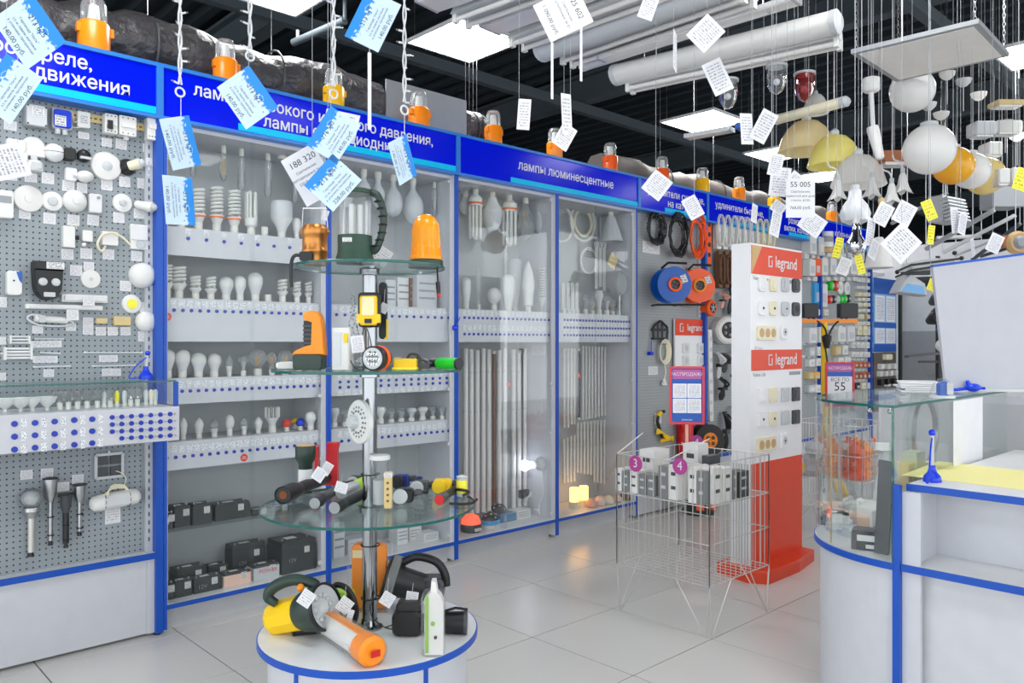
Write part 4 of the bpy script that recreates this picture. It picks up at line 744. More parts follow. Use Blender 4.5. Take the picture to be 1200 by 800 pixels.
# ---- fluorescent tubes ----
def ftube(px, y0, y1, Y, rpx, label, mt='opalglow', group='tall fluorescent tubes'):
    p = PY(px, y1, Y); q = PY(px, y0, Y); r = rpx * pv(px, Y); t = thing('fluorescent_tube', label, 'fluorescent tube', p, 0, group); H = q.z - p.z
    MB().cyl((0, 0, .02), (0, 0, H - .02), r, n=12).build('glass_tube', mt, t)
    for a, b in ((0, .022), (H - .022, H)): MB().cyl((0, 0, a), (0, 0, b), r * 1.08, n=12).build('end_cap', 'socket', t)
    for k in (.13, .62, .86):
        MB().box((0, .004, H * k), (r * 1.7, r * 2.1, .006)).build('clip', 'grey', t)
    return t
for k, px in enumerate((546, 552.5, 559.5, 566.5, 573, 585, 591.5, 602, 608.5, 615)): ftube(px, 408 + (k % 3), 603 - k * 1.2, 4.21, 2.7, f'tall white fluorescent tube, {ORD[k]} from left in the large-bulb cabinet')
ftube(579, 411, 600, 4.23, 2.3, 'dark unlit tube standing among the tall white tubes', 'brown')
for k, px in enumerate((661, 665.5, 669.5, 673)): ftube(px, 408, 505 - (4 if k < 2 else 8), 4.22, 1.5, f'thin fluorescent tube, {ORD[k]} from left in the upper group of the ring-lamp cabinet', group='short fluorescent tubes')
ftube(678.5, 408, 492, 4.24, 1.6, 'dark tube between the thin tubes of the ring-lamp cabinet', 'dark', 'short fluorescent tubes')
for k in range(8): ftube(683 + k * 3.7, 405 + .2 * k, 492 - k * .8, 4.22, 1.3, f'thin fluorescent tube right of the dark one, {ORD[k]} of eight', group='short fluorescent tubes')
for k in range(4): ftube(661 + k * 4, 514 - k * 1.5, 566 - k * .8, 4.22, 1.4, f'shortest lower tube, {ORD[k]} from left under the thin tubes', group='short fluorescent tubes')
for k in range(9): ftube(677 + k * 3.9, 495 - k * .4, 563 - (9 - k) * .6 + (4 if k > 4 else -4), 4.22, 1.3, f'lower short tube, {ORD[k]} of nine under the eight thin tubes', group='short fluorescent tubes')
t = thing('notice_card', 'white notice card taped beside the tall tubes', 'card', PX_(631, 410, 4.136), -pi / 2); MB().box((0, 0, 0), (.13, .002, .07)).build('card', 'card', t)
# lit bulb on the wall of the cabinet and the party lamps at its bottom
t = thing('wall_lamp', 'lit white bulb in a round wall socket with hanging cord', 'lamp', PX_(632, 543, 4.136), -pi / 2); MB().lathe([(.05, 0), (.05, .02), (.03, .04), (.026, .075)], 18, 0, MX.Translation((.02, 0, 0)) @ FY).build('socket', 'lgrey', t)
MB().sph((-.03, -.12, -.005), .04, 16, 12).cyl((.01, -.07, 0), (-.02, -.1, -.003), .022, .03).build('bulb', 'coolbulb', t); MB().tube(spl([(.04, -.02, -.04), (.06, -.02, -.2), (.03, -.03, -.3), (.06, -.06, -.36)], 6), .004, 6).build('cord', 'white', t)
def party(px, py, r, base, dome, label, ring=None, Y=4.07):
    p = PY(px, py, Y); t = thing('party_lamp', label, 'party lamp', (p.x, p.y, zb)); s_ = r
    MB().lathe([(s_ * .95, 0), (s_, .01), (s_ * 1.05, s_ * .55), (s_ * .98, s_ * .75), (.0001, s_ * .75)], 20).build('base', base, t)
    if ring: MB().lathe([(s_ * 1.03, s_ * .35), (s_ * 1.1, s_ * .4), (s_ * 1.1, s_ * .8), (s_ * 1.0, s_ * .85)], 20, cap=False).build('ring', ring, t)
    MB().sph((0, 0, s_ * .75), s_ * .95, 18, 8, 0, (1, 1, .95), 0).build('dome', dome, t)
    for k in range(10): a = k * 2.4; e = .3 + .1 * k; MB().sph((s_ * .95 * cos(a) * cos(e), s_ * .95 * sin(a) * cos(e), s_ * .75 + s_ * .9 * sin(e)), s_ * .1, 8, 5).build('lens', 'redlit' if dome == 'redlit' else 'lgrey', t)
    MB().box((0, -s_ * 1.04, s_ * .3), (s_ * .8, .002, s_ * .3)).build('price_label', 'labelprint', t); return t
party(552, 622, .07, 'dark', 'redlit', 'glowing red party lamp on a dark base'); party(574, 615, .063, 'bulbwhite', 'dark', 'party lamp with dark dome and blue ring on white base', 'skyblue'); party(584, 598, .07, 'dark', 'dark', 'dark party lamp behind the blue-ringed one', Y=4.2)
t = carton(587, 605, 602, zb, 4.1, .08, 'bluebox', 'dark blue box right of the blue-ringed party lamp', 'teal')
carton(606, 622, 597, zb, 4.1, .1, 'bulbwhite', 'white box in the corner of the large-bulb cabinet')
t = item('power_adapter', 'tangle of white cable with black plugs by the white box', 'cable', 628, 608, 4.14); t.location.z = zb
m = MB()
for k in range(5): m.tube(spl([(-.1, 0, .1 + .01 * k), (-.02, .02, .17 - .01 * k), (.06 + .01 * k, -.02, .12), (.07, -.05, .03), (.0, -.06, .02 + .006 * k), (-.05, -.03, .05)], 5), .004, 5)
m.build('cable', 'white', t)
for a in (-.12, -.07): MB().rbox((a, .03, .16), (.035, .03, .06), .008).build('plug', 'dark', t)
carton(624, 634, 612, zb, 4.02, .05, 'white', 'small white charger box by the cable tangle')
for px, py, s_, lab in ((673, 583, 1, 'left glowing warm candle lamp in the ring-lamp cabinet'), (684, 580, 1, 'right glowing warm candle lamp in the ring-lamp cabinet')):
    p = PY(px, 598, 4.1); t = thing('candle_lamp', lab, 'candle lamp', (p.x, p.y, zb), 0, 'glowing candle lamps')
    MB().lathe([(.034, .05), (.036, .06), (.036, .15), (.03, .155), (.0001, .14)], 16).build('wax_body', 'warmlit', t); MB().lathe([(.04, 0), (.042, .05), (.0001, .05)], 16).build('base', 'creamy', t)
for k, (px, py, r, mt) in enumerate(((693, 598, .045, 'pinkish'), (703, 597, .05, 'skin'), (713, 596, .045, 'creamy'), (723, 594, .04, 'skin'), (732, 592, .045, 'brown'))):
    p = PY(px, 602, 4.02); t = thing('salt_lamp', f'bagged pinkish lamp, {ORD[k]} from the warm candles in the ring-lamp cabinet', 'lamp', (p.x, p.y, zb), 0, 'bagged lamps')
    m = MB(); random.seed(k); pr = [(r * .7, 0), (r, r * .3), (r * .9, r * .8), (r * .6, r * 1.3), (.0001, r * 1.6)]; m.lathe(pr, 9); m.v = [(x * random.uniform(.85, 1.15), y * random.uniform(.85, 1.15), z) for x, y, z in m.v]; m.build('crystal', mt, t); MB().cyl((0, 0, 0), (0, 0, .012), r * .8, n=12).build('foot', 'tan', t)
# ---- ring lamps ----
def ring(px, py, rx, label, Y=4.22, r2=.011, mt='opalglow'):
    t = item('ring_lamp', label, 'ring lamp', px, py, Y, 'ring lamps'); MB().torus((0, 0, 0), rx, r2, 'y', 28, 8).build('ring_tube', mt, t); MB().rbox((0, 0, rx), (.04, .03, .03), .005).build('connector', 'white', t); return t
ring(683, 261, .145, 'large upright ring lamp in the ring-lamp cabinet'); ring(683, 261, .105, 'smaller ring lamp inside the large ring', 4.24, .013, 'creamy'); ring(657, 262, .14, 'ring lamp half hidden at the left cabinet edge'); ring(690, 306, .1, 'ring lamp below the large double ring', 4.26)
t = item('work_lamp', 'grey cone work lamp hanging right of the rings', 'lamp', 716, 270, 4.07); MB().lathe([(.02, .12), (.035, .1), (.1, -.09), (.095, -.09), (.03, .09)], 16).build('cone', 'lgrey', t); MB().cyl((0, 0, .1), (0, 0, .17), .02).build('handle', 'socket', t)
t = item('round_reflector', 'large dark oval reflector plate at the right cabinet edge', 'reflector', 727, 332, 4.0); MB().lathe([(.0001, .01), (.065, .016), (.075, .0), (.0001, -.005)], 24, 0, MX.Diagonal((1, 1, 1.25, 1)) @ FY).build('plate', 'grey', t); MB().cyl((0, .01, -.08), (0, .01, Z2[1] - t.location.z), .006).build('stand', 'steel', t)
t = item('lamp_card', 'tan folded card leaning by the oval reflector', 'card', 718, 306, 4.06); MB().rbox((0, 0, 0), (.1, .004, .11), .004, M=MX.Rotation(R(28), 4, 'Y')).build('card', 'sand', t)
for k, px in enumerate((660, 666, 671, 676)):
    p = PY(px, 362, 4.12); t = thing('compact_tube', f'compact twin-tube lamp, {ORD[k]} from left on the ring-lamp shelf', 'fluorescent lamp', (p.x, p.y, Z2[1]), 0, 'compact tube lamps'); H = PY(px, 332, 4.12).z - Z2[1]
    MB().rbox((0, 0, .02), (.034, .03, .04), .004).build('base', 'white', t); MB().tube([(-.009, 0, .04), (-.009, 0, H - .01), (-.004, 0, H), (.004, 0, H), (.009, 0, H - .01), (.009, 0, .04)], .007, 7).build('u_tube', 'cfl', t)
for k, (px, pt, kd, wd) in enumerate(((686, 345, 'clearrefl', 9), (694, 349, 'fil', 8), (702, 340, 'refl', 10), (711, 347, 'clearrefl', 10), (718, 350, 'fil', 8), (725, 352, 'clearrefl', 8))):
    t = thing('light_bulb', f'{KD[kd]}, {ORD[k]} right of the twin-tube lamps', 'light bulb', (WX(px, 4.07), 4.07, Z2[1]), 0, 'lamps on the ring-lamp shelf'); lamp(kd, t, PY(px, pt, 4.07).z - Z2[1], wd * pv(px, 4.07))
for k, (px, h) in enumerate(((699, 300), (703.5, 297), (708, 301))):
    p = PY(px, 245, 4.2); t = thing('compact_tube', f'long twin-tube lamp hanging right of the rings, {ORD[k]} of three', 'fluorescent lamp', (p.x, p.y, ZH0 - .25), 0, 'long twin tubes'); H = p.z - PY(px, h, 4.2).z
    MB().rbox((0, 0, -.02), (.03, .03, .04), .004).build('base', 'white', t); MB().tube([(-.009, 0, -.04), (-.009, 0, -H), (.009, 0, -H), (.009, 0, -.04)], .007, 7).build('u_tube', 'cfl', t); MB().cyl((0, 0, 0), (0, 0, .23), .003, n=6).build('hanger', 'steel', t)
# ======================= round display stand =======================
DS = 2.7; c0 = PD(433, 402, DS); SXY = V((c0.x, c0.y, 0)); ZT, ZL, ZM, ZU = .433, .854, 1.313, 1.66
st = thing('display_stand', 'round display stand with chrome post and three glass shelves', 'display stand', SXY)
RB = .367
MB().lathe([(RB - .035, 0), (RB - .035, ZT - .022)], 48).build('drum', 'panel', st)
MB().lathe([(RB - .004, ZT - .022), (RB - .004, ZT), (.0001, ZT)], 64).build('top_disc', 'white', st)
MB().lathe([(RB - .004, ZT - .023), (RB, ZT - .022), (RB, ZT - .001), (RB - .004, ZT)], 64, cap=False).build('blue_rim', 'edge', st)
for a in range(5):
    an = math.atan2(-SXY.y, -SXY.x) - .72 + a * 1.26; MB().box((RB - .034, 0, (ZT - .022) / 2), (.006, .014, ZT - .024), 0, MX.Rotation(an, 4, 'Z')).build('blue_trim', 'edge', st)
MB().cyl((0, 0, ZT), (0, 0, ZU + .0), .024, n=24).build('post', 'chrome', st)
MB().cyl((.03, .018, ZT), (.03, .018, ZU - .01), .011, n=14).build('side_rod', 'chrome', st)
MB().lathe([(.045, ZT), (.045, ZT + .006), (.03, ZT + .012), (.027, ZT + .03)], 20).build('foot_flange', 'chrome', st)
for z, r in ((ZL, .36), (ZM, .322), (ZU, .256)):
    s_ = MB().lathe([(r - .001, z - .007), (r - .001, z), (.0001, z)], 64).lathe([(.0001, z - .007), (r - .001, z - .007)], 64, cap=False).build('glass_shelf', 'shelfglass', st)
    MB().lathe([(r - .001, z - .008), (r, z - .007), (r, z), (r - .001, z + .0005)], 64, cap=False).build('green_rim', 'greenedge', s_)
    MB().lathe([(.0255, z - .03), (.034, z - .028), (.034, z - .01), (.04, z - .0075)], 18, cap=False).build('collar', 'chrome', s_)
for z in (ZT + .1, ZT + .28, ZL + .1): MB().torus((.006, .004, z), .031, .0025, 'z', 18, 5).build('tie', 'dark', st)
m = MB(); m.tube(spl([(.0, -.03, ZT + .13), (-.02, -.04, ZT + .06), (.03, -.05, ZT + .006), (.06, -.09, ZT + .004), (.11, -.1, ZT + .004), (.13, -.14, ZT + .004)], 6), .002, 5); m.tube(spl([(.03, -.05, ZT + .006), (.09, -.04, ZT + .004), (.13, -.05, ZT + .004)], 5), .002, 5); m.build('loose_wire', 'dark', st)
def on(px, py, z): return PZ(px, py, z)
def u(p): return p.dot(FW) / FPX          # metres for one pixel at that point
CAMAX = TH - pi / 2                        # heading that makes local -y look at the viewpoint's side of the hall
DM = {'hand_lamp': 2.62, 'charging_lamp': 2.62, 'bead_string': 2.74, 'head_torch': 2.56, 'yellow_lamp': 2.62, 'tool_bits': 2.66}
def on_mid(px, D): p = PD(px, 402, D); p.z = ZM; return p
def stand_item(name, label, cat, px, py, z, rz=None):
    p = on_mid(px, DM[name]) if z == ZM else on(px, py, z)
    return thing(name, label, cat, p, CAMAX if rz is None else rz), u(p)
def swing_tag(px, py, D, label, w_=.04, h=.04, ang=0, mt='card', strz=.05, turn=0, cat='price tag'):
    p = PD(px, py, D); t = thing('price_tag', label, cat, p, rot=(0, 0, CAMAX + turn)); MB().box((0, 0, 0), (w_, .0008, h), 0, None).build('card', mt, t, rot=(0, ang, 0))
    if strz: MB().tube([(0, 0, h * .45), (.004, 0, h * .45 + strz)], .0006, 4).build('string', 'white', t)
    return t
mat('limegreen', (140, 190, 70), .4)
# --- top shelf ---
t, s_ = stand_item('camping_lantern', 'copper-coloured camping lantern with wire handle', 'lantern', 369, 311, ZU); r, H = 14.5 * s_, 47 * s_
MB().lathe([(r, 0), (r * 1.06, .004), (r * 1.06, .014), (r, .016), (r, H * .3), (r * 1.05, H * .32), (r * 1.05, H * .38), (r, H * .4), (r, H * .72), (r * 1.05, H * .74), (r * 1.05, H * .92), (r * .9, H), (.0001, H)], 28).build('body', 'copper', t)
MB().tube([(-r * 1.06, 0, H * .85), (-r * .95, 0, H * 1.42), (r * .95, 0, H * 1.42), (r * 1.06, 0, H * .85)], .0022, 6).build('wire_handle', 'steel', t)
for a in (-1, 1): MB().sph((a * r * 1.05, 0, H * .84), .007, 10, 6).build('handle_pivot', 'copper', t)
swing_tag(381, 252, DS + .12, 'small white tag on the copper lantern', .022, .035, .3)
t, s_ = stand_item('wrist_strap', 'black strap hanging over the left rim of the top glass', 'strap', 351, 308, ZU); MB().tube(spl([(.02, .01, .02), (-.01, -.005, .025), (-.022, -.012, .004), (-.024, -.013, -.04), (-.022, -.013, -.08)], 5), .006, 6).build('strap', 'black', t); MB().rbox((.02, .01, .022), (.04, .025, .03), .006).build('buckle', 'black', t)
t, s_ = stand_item('lantern_mug', 'lantern with clear cylinder, dark green base and ribbed handle', 'lantern', 416, 309, ZU); r, H = 20 * s_, 86 * s_
MB().lathe([(r * 1.1, 0), (r * 1.12, H * .06), (r * 1.02, H * .14), (r, H * .2), (r, H * .38), (.0001, H * .38)], 28).build('base', 'darkgreen', t)
MB().lathe([(r * .96, H * .38), (r * .95, H * .95)], 28, cap=False).build('clear_cylinder', 'clear', t); MB().lathe([(r * .94, H * .94), (r * .99, H * .95), (r * .99, H * 1.0), (r * .9, H * 1.01), (.0001, H * 1.0)], 28).build('lid', 'darkgreen', t)
for k in range(3): a = k * 2.1; MB().cyl((r * .3 * cos(a), r * .3 * sin(a), H * .38), (r * .3 * cos(a), r * .3 * sin(a), H * .8), .009, n=10).build('lamp_tube', 'opal', t)
MB().tube(spl([(r * .9, 0, H * .98), (r * 1.35, 0, H * .92), (r * 1.65, 0, H * .7), (r * 1.6, 0, H * .45), (r * 1.3, 0, H * .22), (r * 1.0, 0, H * .16)], 6), .012, 8).build('handle', 'armygreen', t)
for k in range(7): a = -.9 + k * .27; MB().torus((r * (.62 + 1.02 * cos(a)), 0, H * (.57 + .42 * sin(a))), .0135, .003, 'z', 10, 4).build('grip_rib', 'dark', t)
MB().box((-r * .25, -r * 1.0, H * .3), (.03, .003, .014)).build('printed_label', 'labelprint', t)
swing_tag(448, 300, DS + .05, 'white price tag hanging behind the green lantern handle', .055, .06, .6)
t, s_ = stand_item('beacon_lamp', 'large plain amber beacon dome on a black base', 'beacon', 499, 314, ZU); r, H = 18.5 * s_, 63 * s_
MB().lathe([(r * 1.08, 0), (r * 1.1, .005), (r * 1.1, H * .13), (r * 1.0, H * .15), (.0001, H * .15)], 28).build('base', 'armygreen', t)
MB().lathe([(r * 1.02, H * .15), (r * 1.02, H * .2), (r * .94, H * .24), (r * .92, H * .62), (r * .84, H * .8), (r * .62, H * .93), (r * .3, H * .99), (.0001, H)], 28).build('amber_dome', 'amber', t)
for k in range(6): a = k * pi / 3 + .3; MB().bb(-.004, .004, -r * 1.0, -r * .92, H * .15, H * .36).build('dome_rib', 'orange', t, rot=(0, 0, a))
t2, s_ = stand_item('power_lead', 'short black lead with a red tip dangling from the amber beacon', 'cable', 512, 316, ZU); MB().tube(spl([(-.01, 0, .012), (.0, -.016, .006), (.004, -.022, -.02), (.005, -.022, -.05)], 5), .003, 6).build('lead', 'black', t2); MB().cyl((.005, -.022, -.045), (.008, -.022, -.085), .008, .007).build('plug', 'black', t2); MB().cyl((.008, -.022, -.083), (.009, -.022, -.1), .007, .006).build('red_tip', 'red', t2)
# --- middle shelf ---
t, s_ = stand_item('hand_lamp', 'orange hand lamp with upright handle and black base', 'hand lamp', 363, 428, ZM); a = s_
MB().rbox((0, 0, 9 * a), (34 * a, .07, 18 * a), .01, ch=.004).build('base', 'armygreen', t)
poly = [(-19, 17), (-15, 21), (-4, 26), (4, 28), (5, 56), (-5, 59), (-6, 66), (3, 69), (11, 67), (15, 60), (17, 45), (18, 30), (19, 17)]
MB().prism([(x * a, y * a) for x, y in poly], -.028, .028, 0, AX['_y'], ch=.006).build('orange_body', 'orange', t)
MB().bb(-5 * a, 4.5 * a, -.024, .024, 26 * a, 57 * a).build('lamp_window', 'dark', t)
for k in range(5): MB().bb(-5.8 * a, 4 * a, -.026, .026, (30 + k * 5) * a, (32 + k * 5) * a).build('grille_bar', 'dgrey', t)
t, s_ = stand_item('charging_lamp', 'slim white rechargeable lamp with yellow switch', 'lamp', 401, 427, ZM); a = s_
MB().rbox((0, 0, 24.5 * a), (22 * a, .045, 49 * a), .01, axis='z', ch=.004).build('body', 'bulbwhite', t); MB().rbox((6 * a, -.024, 37 * a), (5 * a, .006, 11 * a), .005, ch=.002).build('yellow_switch', 'yellow', t); MB().rbox((-4 * a, -.0235, 24 * a), (9 * a, .004, 40 * a), .004).build('lens', 'frost', t)
t, s_ = stand_item('bead_string', 'glittering clear bead string in front of the post', 'decoration', 414, 424, ZM); m = MB()
for k in range(60):
    z = .005 + k * .0042; rr = .028 * (1 - k / 66); an = k * 2.3; m.sph((rr * cos(an), rr * sin(an) * .4, z), .0042, 6, 4)
m.build('beads', 'clearbulb', t, kind='stuff'); MB().cyl((0, 0, 0), (0, 0, .26), .0012, n=4).build('thread', 'white', t)
t = thing('work_light', 'yellow and black work light clipped to the chrome post', 'work light', PD(433, 363, DS - .05), CAMAX); a = DS / FPX
MB().rbox((0, 0, 0), (25 * a, .03, 40 * a), .012, ch=.004).build('black_frame', 'black', t); MB().rbox((0, -.012, -1 * a), (20 * a, .025, 34 * a), .008, ch=.004).build('yellow_body', 'yellow', t); MB().rbox((0, -.026, 4 * a), (14 * a, .006, 21 * a), .004).build('lamp_window', 'cream', t); MB().rbox((0, -.026, -13 * a), (8 * a, .006, 5 * a), .002).build('switch', 'black', t)
for s2 in (-1, 1): MB().rbox((s2 * 11 * a, -.014, -10 * a), (5 * a, .02, 10 * a), .004).build('side_grip', 'yellow', t)
t = thing('strap_lamp', 'long black strap lamp with yellow edge behind the work light', 'lamp', PD(449, 364, DS + .06), CAMAX); MB().rbox((0, 0, 0), (9 * a, .03, 68 * a), 4 * a, ch=.004).build('body', 'black', t); MB().rbox((3.5 * a, .002, -22 * a), (4 * a, .03, 24 * a), 1.8 * a).build('yellow_edge', 'yellow', t)
swing_tag(450, 361, DS + .02, 'small grey-white tag on the black strap lamp', .028, .034, .5); swing_tag(419, 403, DS - .12, 'white tag hanging over the front of the middle shelf post', .042, .055, -.12, 'pricecard', .06)
t = thing('cable', 'thin black cable looping beside the white rechargeable lamp', 'cable', on_mid(418, 2.6), CAMAX); MB().tube(spl([(.0, .0, .15), (.012, 0, .1), (.03, 0, .14), (.05, 0, .06), (.03, -.01, .006), (.0, -.01, .004), (-.02, 0, .03)], 6), .0018, 5).build('cable', 'black', t)
t, s_ = stand_item('head_torch', 'round chrome-lensed torch with orange and black rim', 'torch', 441, 428, ZM); a = s_; M_ = MX.Translation((0, -.02, 14 * a)) @ MX.Rotation(R(-18), 4, 'Z') @ FY
MB().lathe([(.0001, -.06), (11 * a, -.06), (13 * a, -.02), (14.5 * a, .0), (14.5 * a, .016), (12.5 * a, .018)], 28, 0, M_).build('black_housing', 'black', t); MB().lathe([(12.4 * a, .01), (12.4 * a, .019), (10.5 * a, .02), (.0001, .014)], 28, 0, M_).build('lens', 'lgrey', t)
for k in range(7):
    q = (0, 0) if k == 0 else (6.5 * a * cos(k * pi / 3), 6.5 * a * sin(k * pi / 3)); MB().lathe([(3 * a, .018), (1.2 * a, .017), (.0001, .015)], 12, 0, M_ @ MX.Translation((q[0], q[1], .002)), cap=False).build('led_cup', 'mirror', t)
MB().lathe([(14.6 * a, -.03), (15.2 * a, -.028), (15.2 * a, -.012), (14.7 * a, -.01)], 28, 0, M_, cap=False).build('orange_band', 'tangerine', t)
def torch(label, pa, pb, z, prof, parts, dz=0, name='torch', cat='torch'):
    """a torch lying on the shelf from pixel pa (lens end) to pb; prof: (part, material, [(r,t)..]) with t 0..1 along it"""
    A, B = (on_mid(pa[0], 2.6), on_mid(pb[0], 2.68)) if z == ZM else (on(*pa, z), on(*pb, z)); L = (B - A).length; t = thing(name, label, cat, (A + B) / 2, math.atan2(B.y - A.y, B.x - A.x)); rm = max(r for _, _, pr in parts for r, _ in pr)
    M_ = MX.Translation((-L / 2, 0, rm + dz)) @ AX['x']
    for nm, mt, pr in parts: MB().lathe([(r, q * L) for r, q in pr], 20, 0, M_).build(nm, mt, t)
    return t, L, rm
t, s_ = stand_item('yellow_lamp', 'small yellow box lamp beside the chrome-lensed torch', 'lamp', 475, 427, ZM); a = s_; MB().rbox((0, 0, 6.5 * a), (27 * a, .045, 13 * a), .006, ch=.004).build('body', 'yellow', t); MB().rbox((0, 0, 1.5 * a), (29 * a, .05, 2.4 * a), .002).build('base_strip', 'ytag', t); MB().tube(spl([(2 * a, 0, 13 * a), (6 * a, 0, 18 * a), (14 * a, 0, 17 * a), (18 * a, 0, 10 * a)], 5), .004, 6).build('wire_clip', 'dark', t)
torch('bright green torch at the right end of the middle shelf', (538, 428), (505, 428), ZM, None, [('green_barrel', 'green', [(.018, 0), (.019, .03), (.019, .7), (.016, .74)]), ('lens_ring', 'dark', [(.0001, -.02), (.0195, -.02), (.02, .05)]), ('black_tail', 'black', [(.015, .74), (.015, 1.0), (.0001, 1.0)])])
t, s_ = stand_item('tool_bits', 'black folding multi-tool between the yellow box and green torch', 'tool', 496, 426, ZM); a = s_; m = MB(); m.cyl((-14 * a, 0, 12 * a), (6 * a, -.01, 3 * a), .006); m.cyl((-8 * a, .01, 14 * a), (10 * a, 0, 6 * a), .005); m.rbox((0, 0, 4 * a), (16 * a, .03, 7 * a), .004); m.build('tool', 'dgrey', t)
t = thing('white_tray', 'flat white lamp lying at the left of the middle shelf', 'lamp', on_mid(337, 2.68), CAMAX + .3); MB().rbox((0, .0, .012), (.075, .04, .022), .008, ch=.005).build('body', 'bulbwhite', t); MB().rbox((0, -.005, .0235), (.05, .02, .003), .004, axis='z').build('lens', 'frost', t)
# --- perforated white disc on the post ---
t = thing('led_disc', 'round white perforated disc lamp leaning on the chrome post', 'lamp', PD(423, 494, DS - .06), CAMAX - .85); r = .072
M_ = FY; MB().lathe([(.0001, -.004), (r, -.004), (r * 1.02, .002), (r, .01), (.0001, .016)], 32, 0, M_).build('plate', 'opal', t); MB().lathe([(.022, .012), (.022, .03), (.018, .038), (.0001, .038)], 18, 0, MX.Translation((-.012, 0, 0)) @ M_).build('hub', 'lgrey', t)
m = MB()
for q in range(3):
    for k in range(14 + q * 4): an = 2 * pi * k / (14 + q * 4); m.cyl((r * (.5 + .18 * q) * cos(an), -.012 + .003 * q, r * (.5 + .18 * q) * sin(an)), (r * (.5 + .18 * q) * cos(an), -.0165 + .003 * q, r * (.5 + .18 * q) * sin(an)), .004, n=5)
m.build('led_dots', 'greybox', t, kind='stuff')
# --- lower shelf ---
t, s_ = stand_item('standing_torch', 'large dark green torch standing on its head with white label', 'torch', 358, 577, ZL); a = s_
MB().lathe([(8 * a, 0), (8 * a, 34 * a), (11.5 * a, 40 * a), (12 * a, 54 * a), (11 * a, 55.5 * a), (.0001, 55.5 * a)], 24).build('barrel', 'armygreen', t); MB().lathe([(8.3 * a, 3 * a), (8.3 * a, 28 * a)], 24, cap=False).build('white_label', 'white', t); MB().lathe([(11.2 * a, 55.4 * a), (10 * a, 56.5 * a), (.0001, 56.3 * a)], 24).build('cream_cap', 'tan', t)
t, s_ = stand_item('red_lamp', 'red forked plastic lamp beside the standing torch', 'lamp', 383, 568, ZL); a = s_
MB().prism([(x * a, y * a) for x, y in ((-13, 0), (13, 0), (13, 42), (15, 50), (1, 50), (1, 40), (-1, 12), (-9, 12), (-10, 46), (-14, 46))], -.018, .018, 0, AX['_y'], ch=.004).build('body', 'red', t)
swing_tag(374, 556, DS + .0, 'white tag tied to the red lamp, tilted right', .04, .045, .6, 'pricecard', 0); swing_tag(383, 549, DS + .05, 'second white tag tied to the red lamp', .032, .045, .55, 'pricecard', 0)
torch('thick black torch lying at the left of the lower shelf', (331, 591), (384, 568), ZL, None, [('head', 'black', [(.0001, .015), (.026, .015), (.03, 0), (.031, .2), (.022, .34)]), ('grip', 'dark', [(.022, .34), (.023, .9), (.02, 1.0), (.0001, 1.0)]), ('reflector', 'sock2', [(.014, .012), (.0001, .012)])])
torch('black torch with bright lens, second on the lower shelf', (369, 597), (404, 574), ZL, None, [('head', 'black', [(.019, 0), (.021, .12), (.017, .24)]), ('grip', 'dgrey', [(.016, .24), (.017, .95), (.0001, 1.0)]), ('lens', 'lgrey', [(.018, -.006), (.0001, -.006)])])
torch('black torch with bright lens at the front of the lower shelf', (392, 603), (430, 584), ZL, None, [('head', 'black', [(.02, 0), (.022, .14), (.017, .26)]), ('grip', 'dark', [(.016, .26), (.017, .95), (.0001, 1.0)]), ('lens', 'lgrey', [(.019, -.006), (.0001, -.006)])])
torch('silver-headed torch with lime body on the lower shelf', (400, 589), (438, 572), ZL, None, [('head', 'alu', [(.022, 0), (.024, .12), (.02, .4)]), ('grip', 'lime', [(.02, .4), (.023, .5), (.02, .97), (.0001, 1.0)]), ('lens', 'lgrey', [(.021, -.006), (.0001, -.006)])], .012)
torch('black torch lying behind the lime one', (408, 577), (436, 570), ZL, None, [('head', 'black', [(.0001, .0), (.02, 0), (.022, .2), (.016, .35)]), ('grip', 'dgrey', [(.016, .35), (.016, 1.0), (.0001, 1.0)])])
swing_tag(400, 571, DS - .1, 'white tag on the torches of the lower shelf', .04, .035, .3, 'card', .03)
t, s_ = stand_item('clear_jar', 'clear plastic jar with white lid on the lower shelf', 'jar', 445, 592, ZL); a = s_; r = 11.5 * a
MB().lathe([(r, 0), (r, 55 * a)], 24, cap=False).lathe([(.0001, .001), (r, .001)], 24, cap=False).build('jar', 'clear', t); MB().lathe([(r * 1.04, 54 * a), (r * 1.06, 55 * a), (r * 1.04, 59 * a), (.0001, 59.5 * a)], 24).build('lid', 'white', t); MB().cyl((0, 0, 2 * a), (0, 0, 30 * a), r * .7, n=14).build('contents', 'lgrey', t)
t, s_ = stand_item('strap_pack', 'tan perforated strap pack beside the clear jar', 'strap', 455, 596, ZL); a = s_; MB().rbox((0, 0, 22 * a), (9 * a, .022, 43 * a), .004, ch=.003).build('pack', 'sand', t)
for k in range(4): MB().cyl((0, -.011, (10 + k * 7) * a), (0, -.0135, (10 + k * 7) * a), 1.6 * a, n=10).build('hole_rim', 'brown', t)
MB().rbox((0, .0, 40 * a), (9.4 * a, .024, 6 * a), .003).build('price_label', 'labelprint', t)
def headlamp(px, py, label, mt, strap, sc=1.0, z=ZL, lens='lgrey'):
    t, s_ = stand_item('head_torch', label, 'head torch', px, py, z); a = s_ * sc
    MB().rbox((0, 0, 9 * a), (22 * a, .035, 16 * a), 4 * a, ch=.006).build('body', mt, t); MB().lathe([(8 * a, 0), (9 * a, .012), (8 * a, .018), (.0001, .02)], 18, 0, MX.Translation((-4 * a, -.015, 9 * a)) @ FY).build('lens', lens, t)
    MB().tube(spl([(11 * a, 0, 9 * a), (22 * a, .015, 12 * a), (24 * a, .05, 9 * a), (6 * a, .065, 8 * a), (-12 * a, .04, 10 * a), (-11 * a, 0, 9 * a)], 6), lambda q: .006 * sc, 6).build('elastic_strap', strap, t); MB().rbox((16 * a, .004, 13 * a), (8 * a, .02, 5 * a), .003).build('buckle', 'dgrey', t); return t
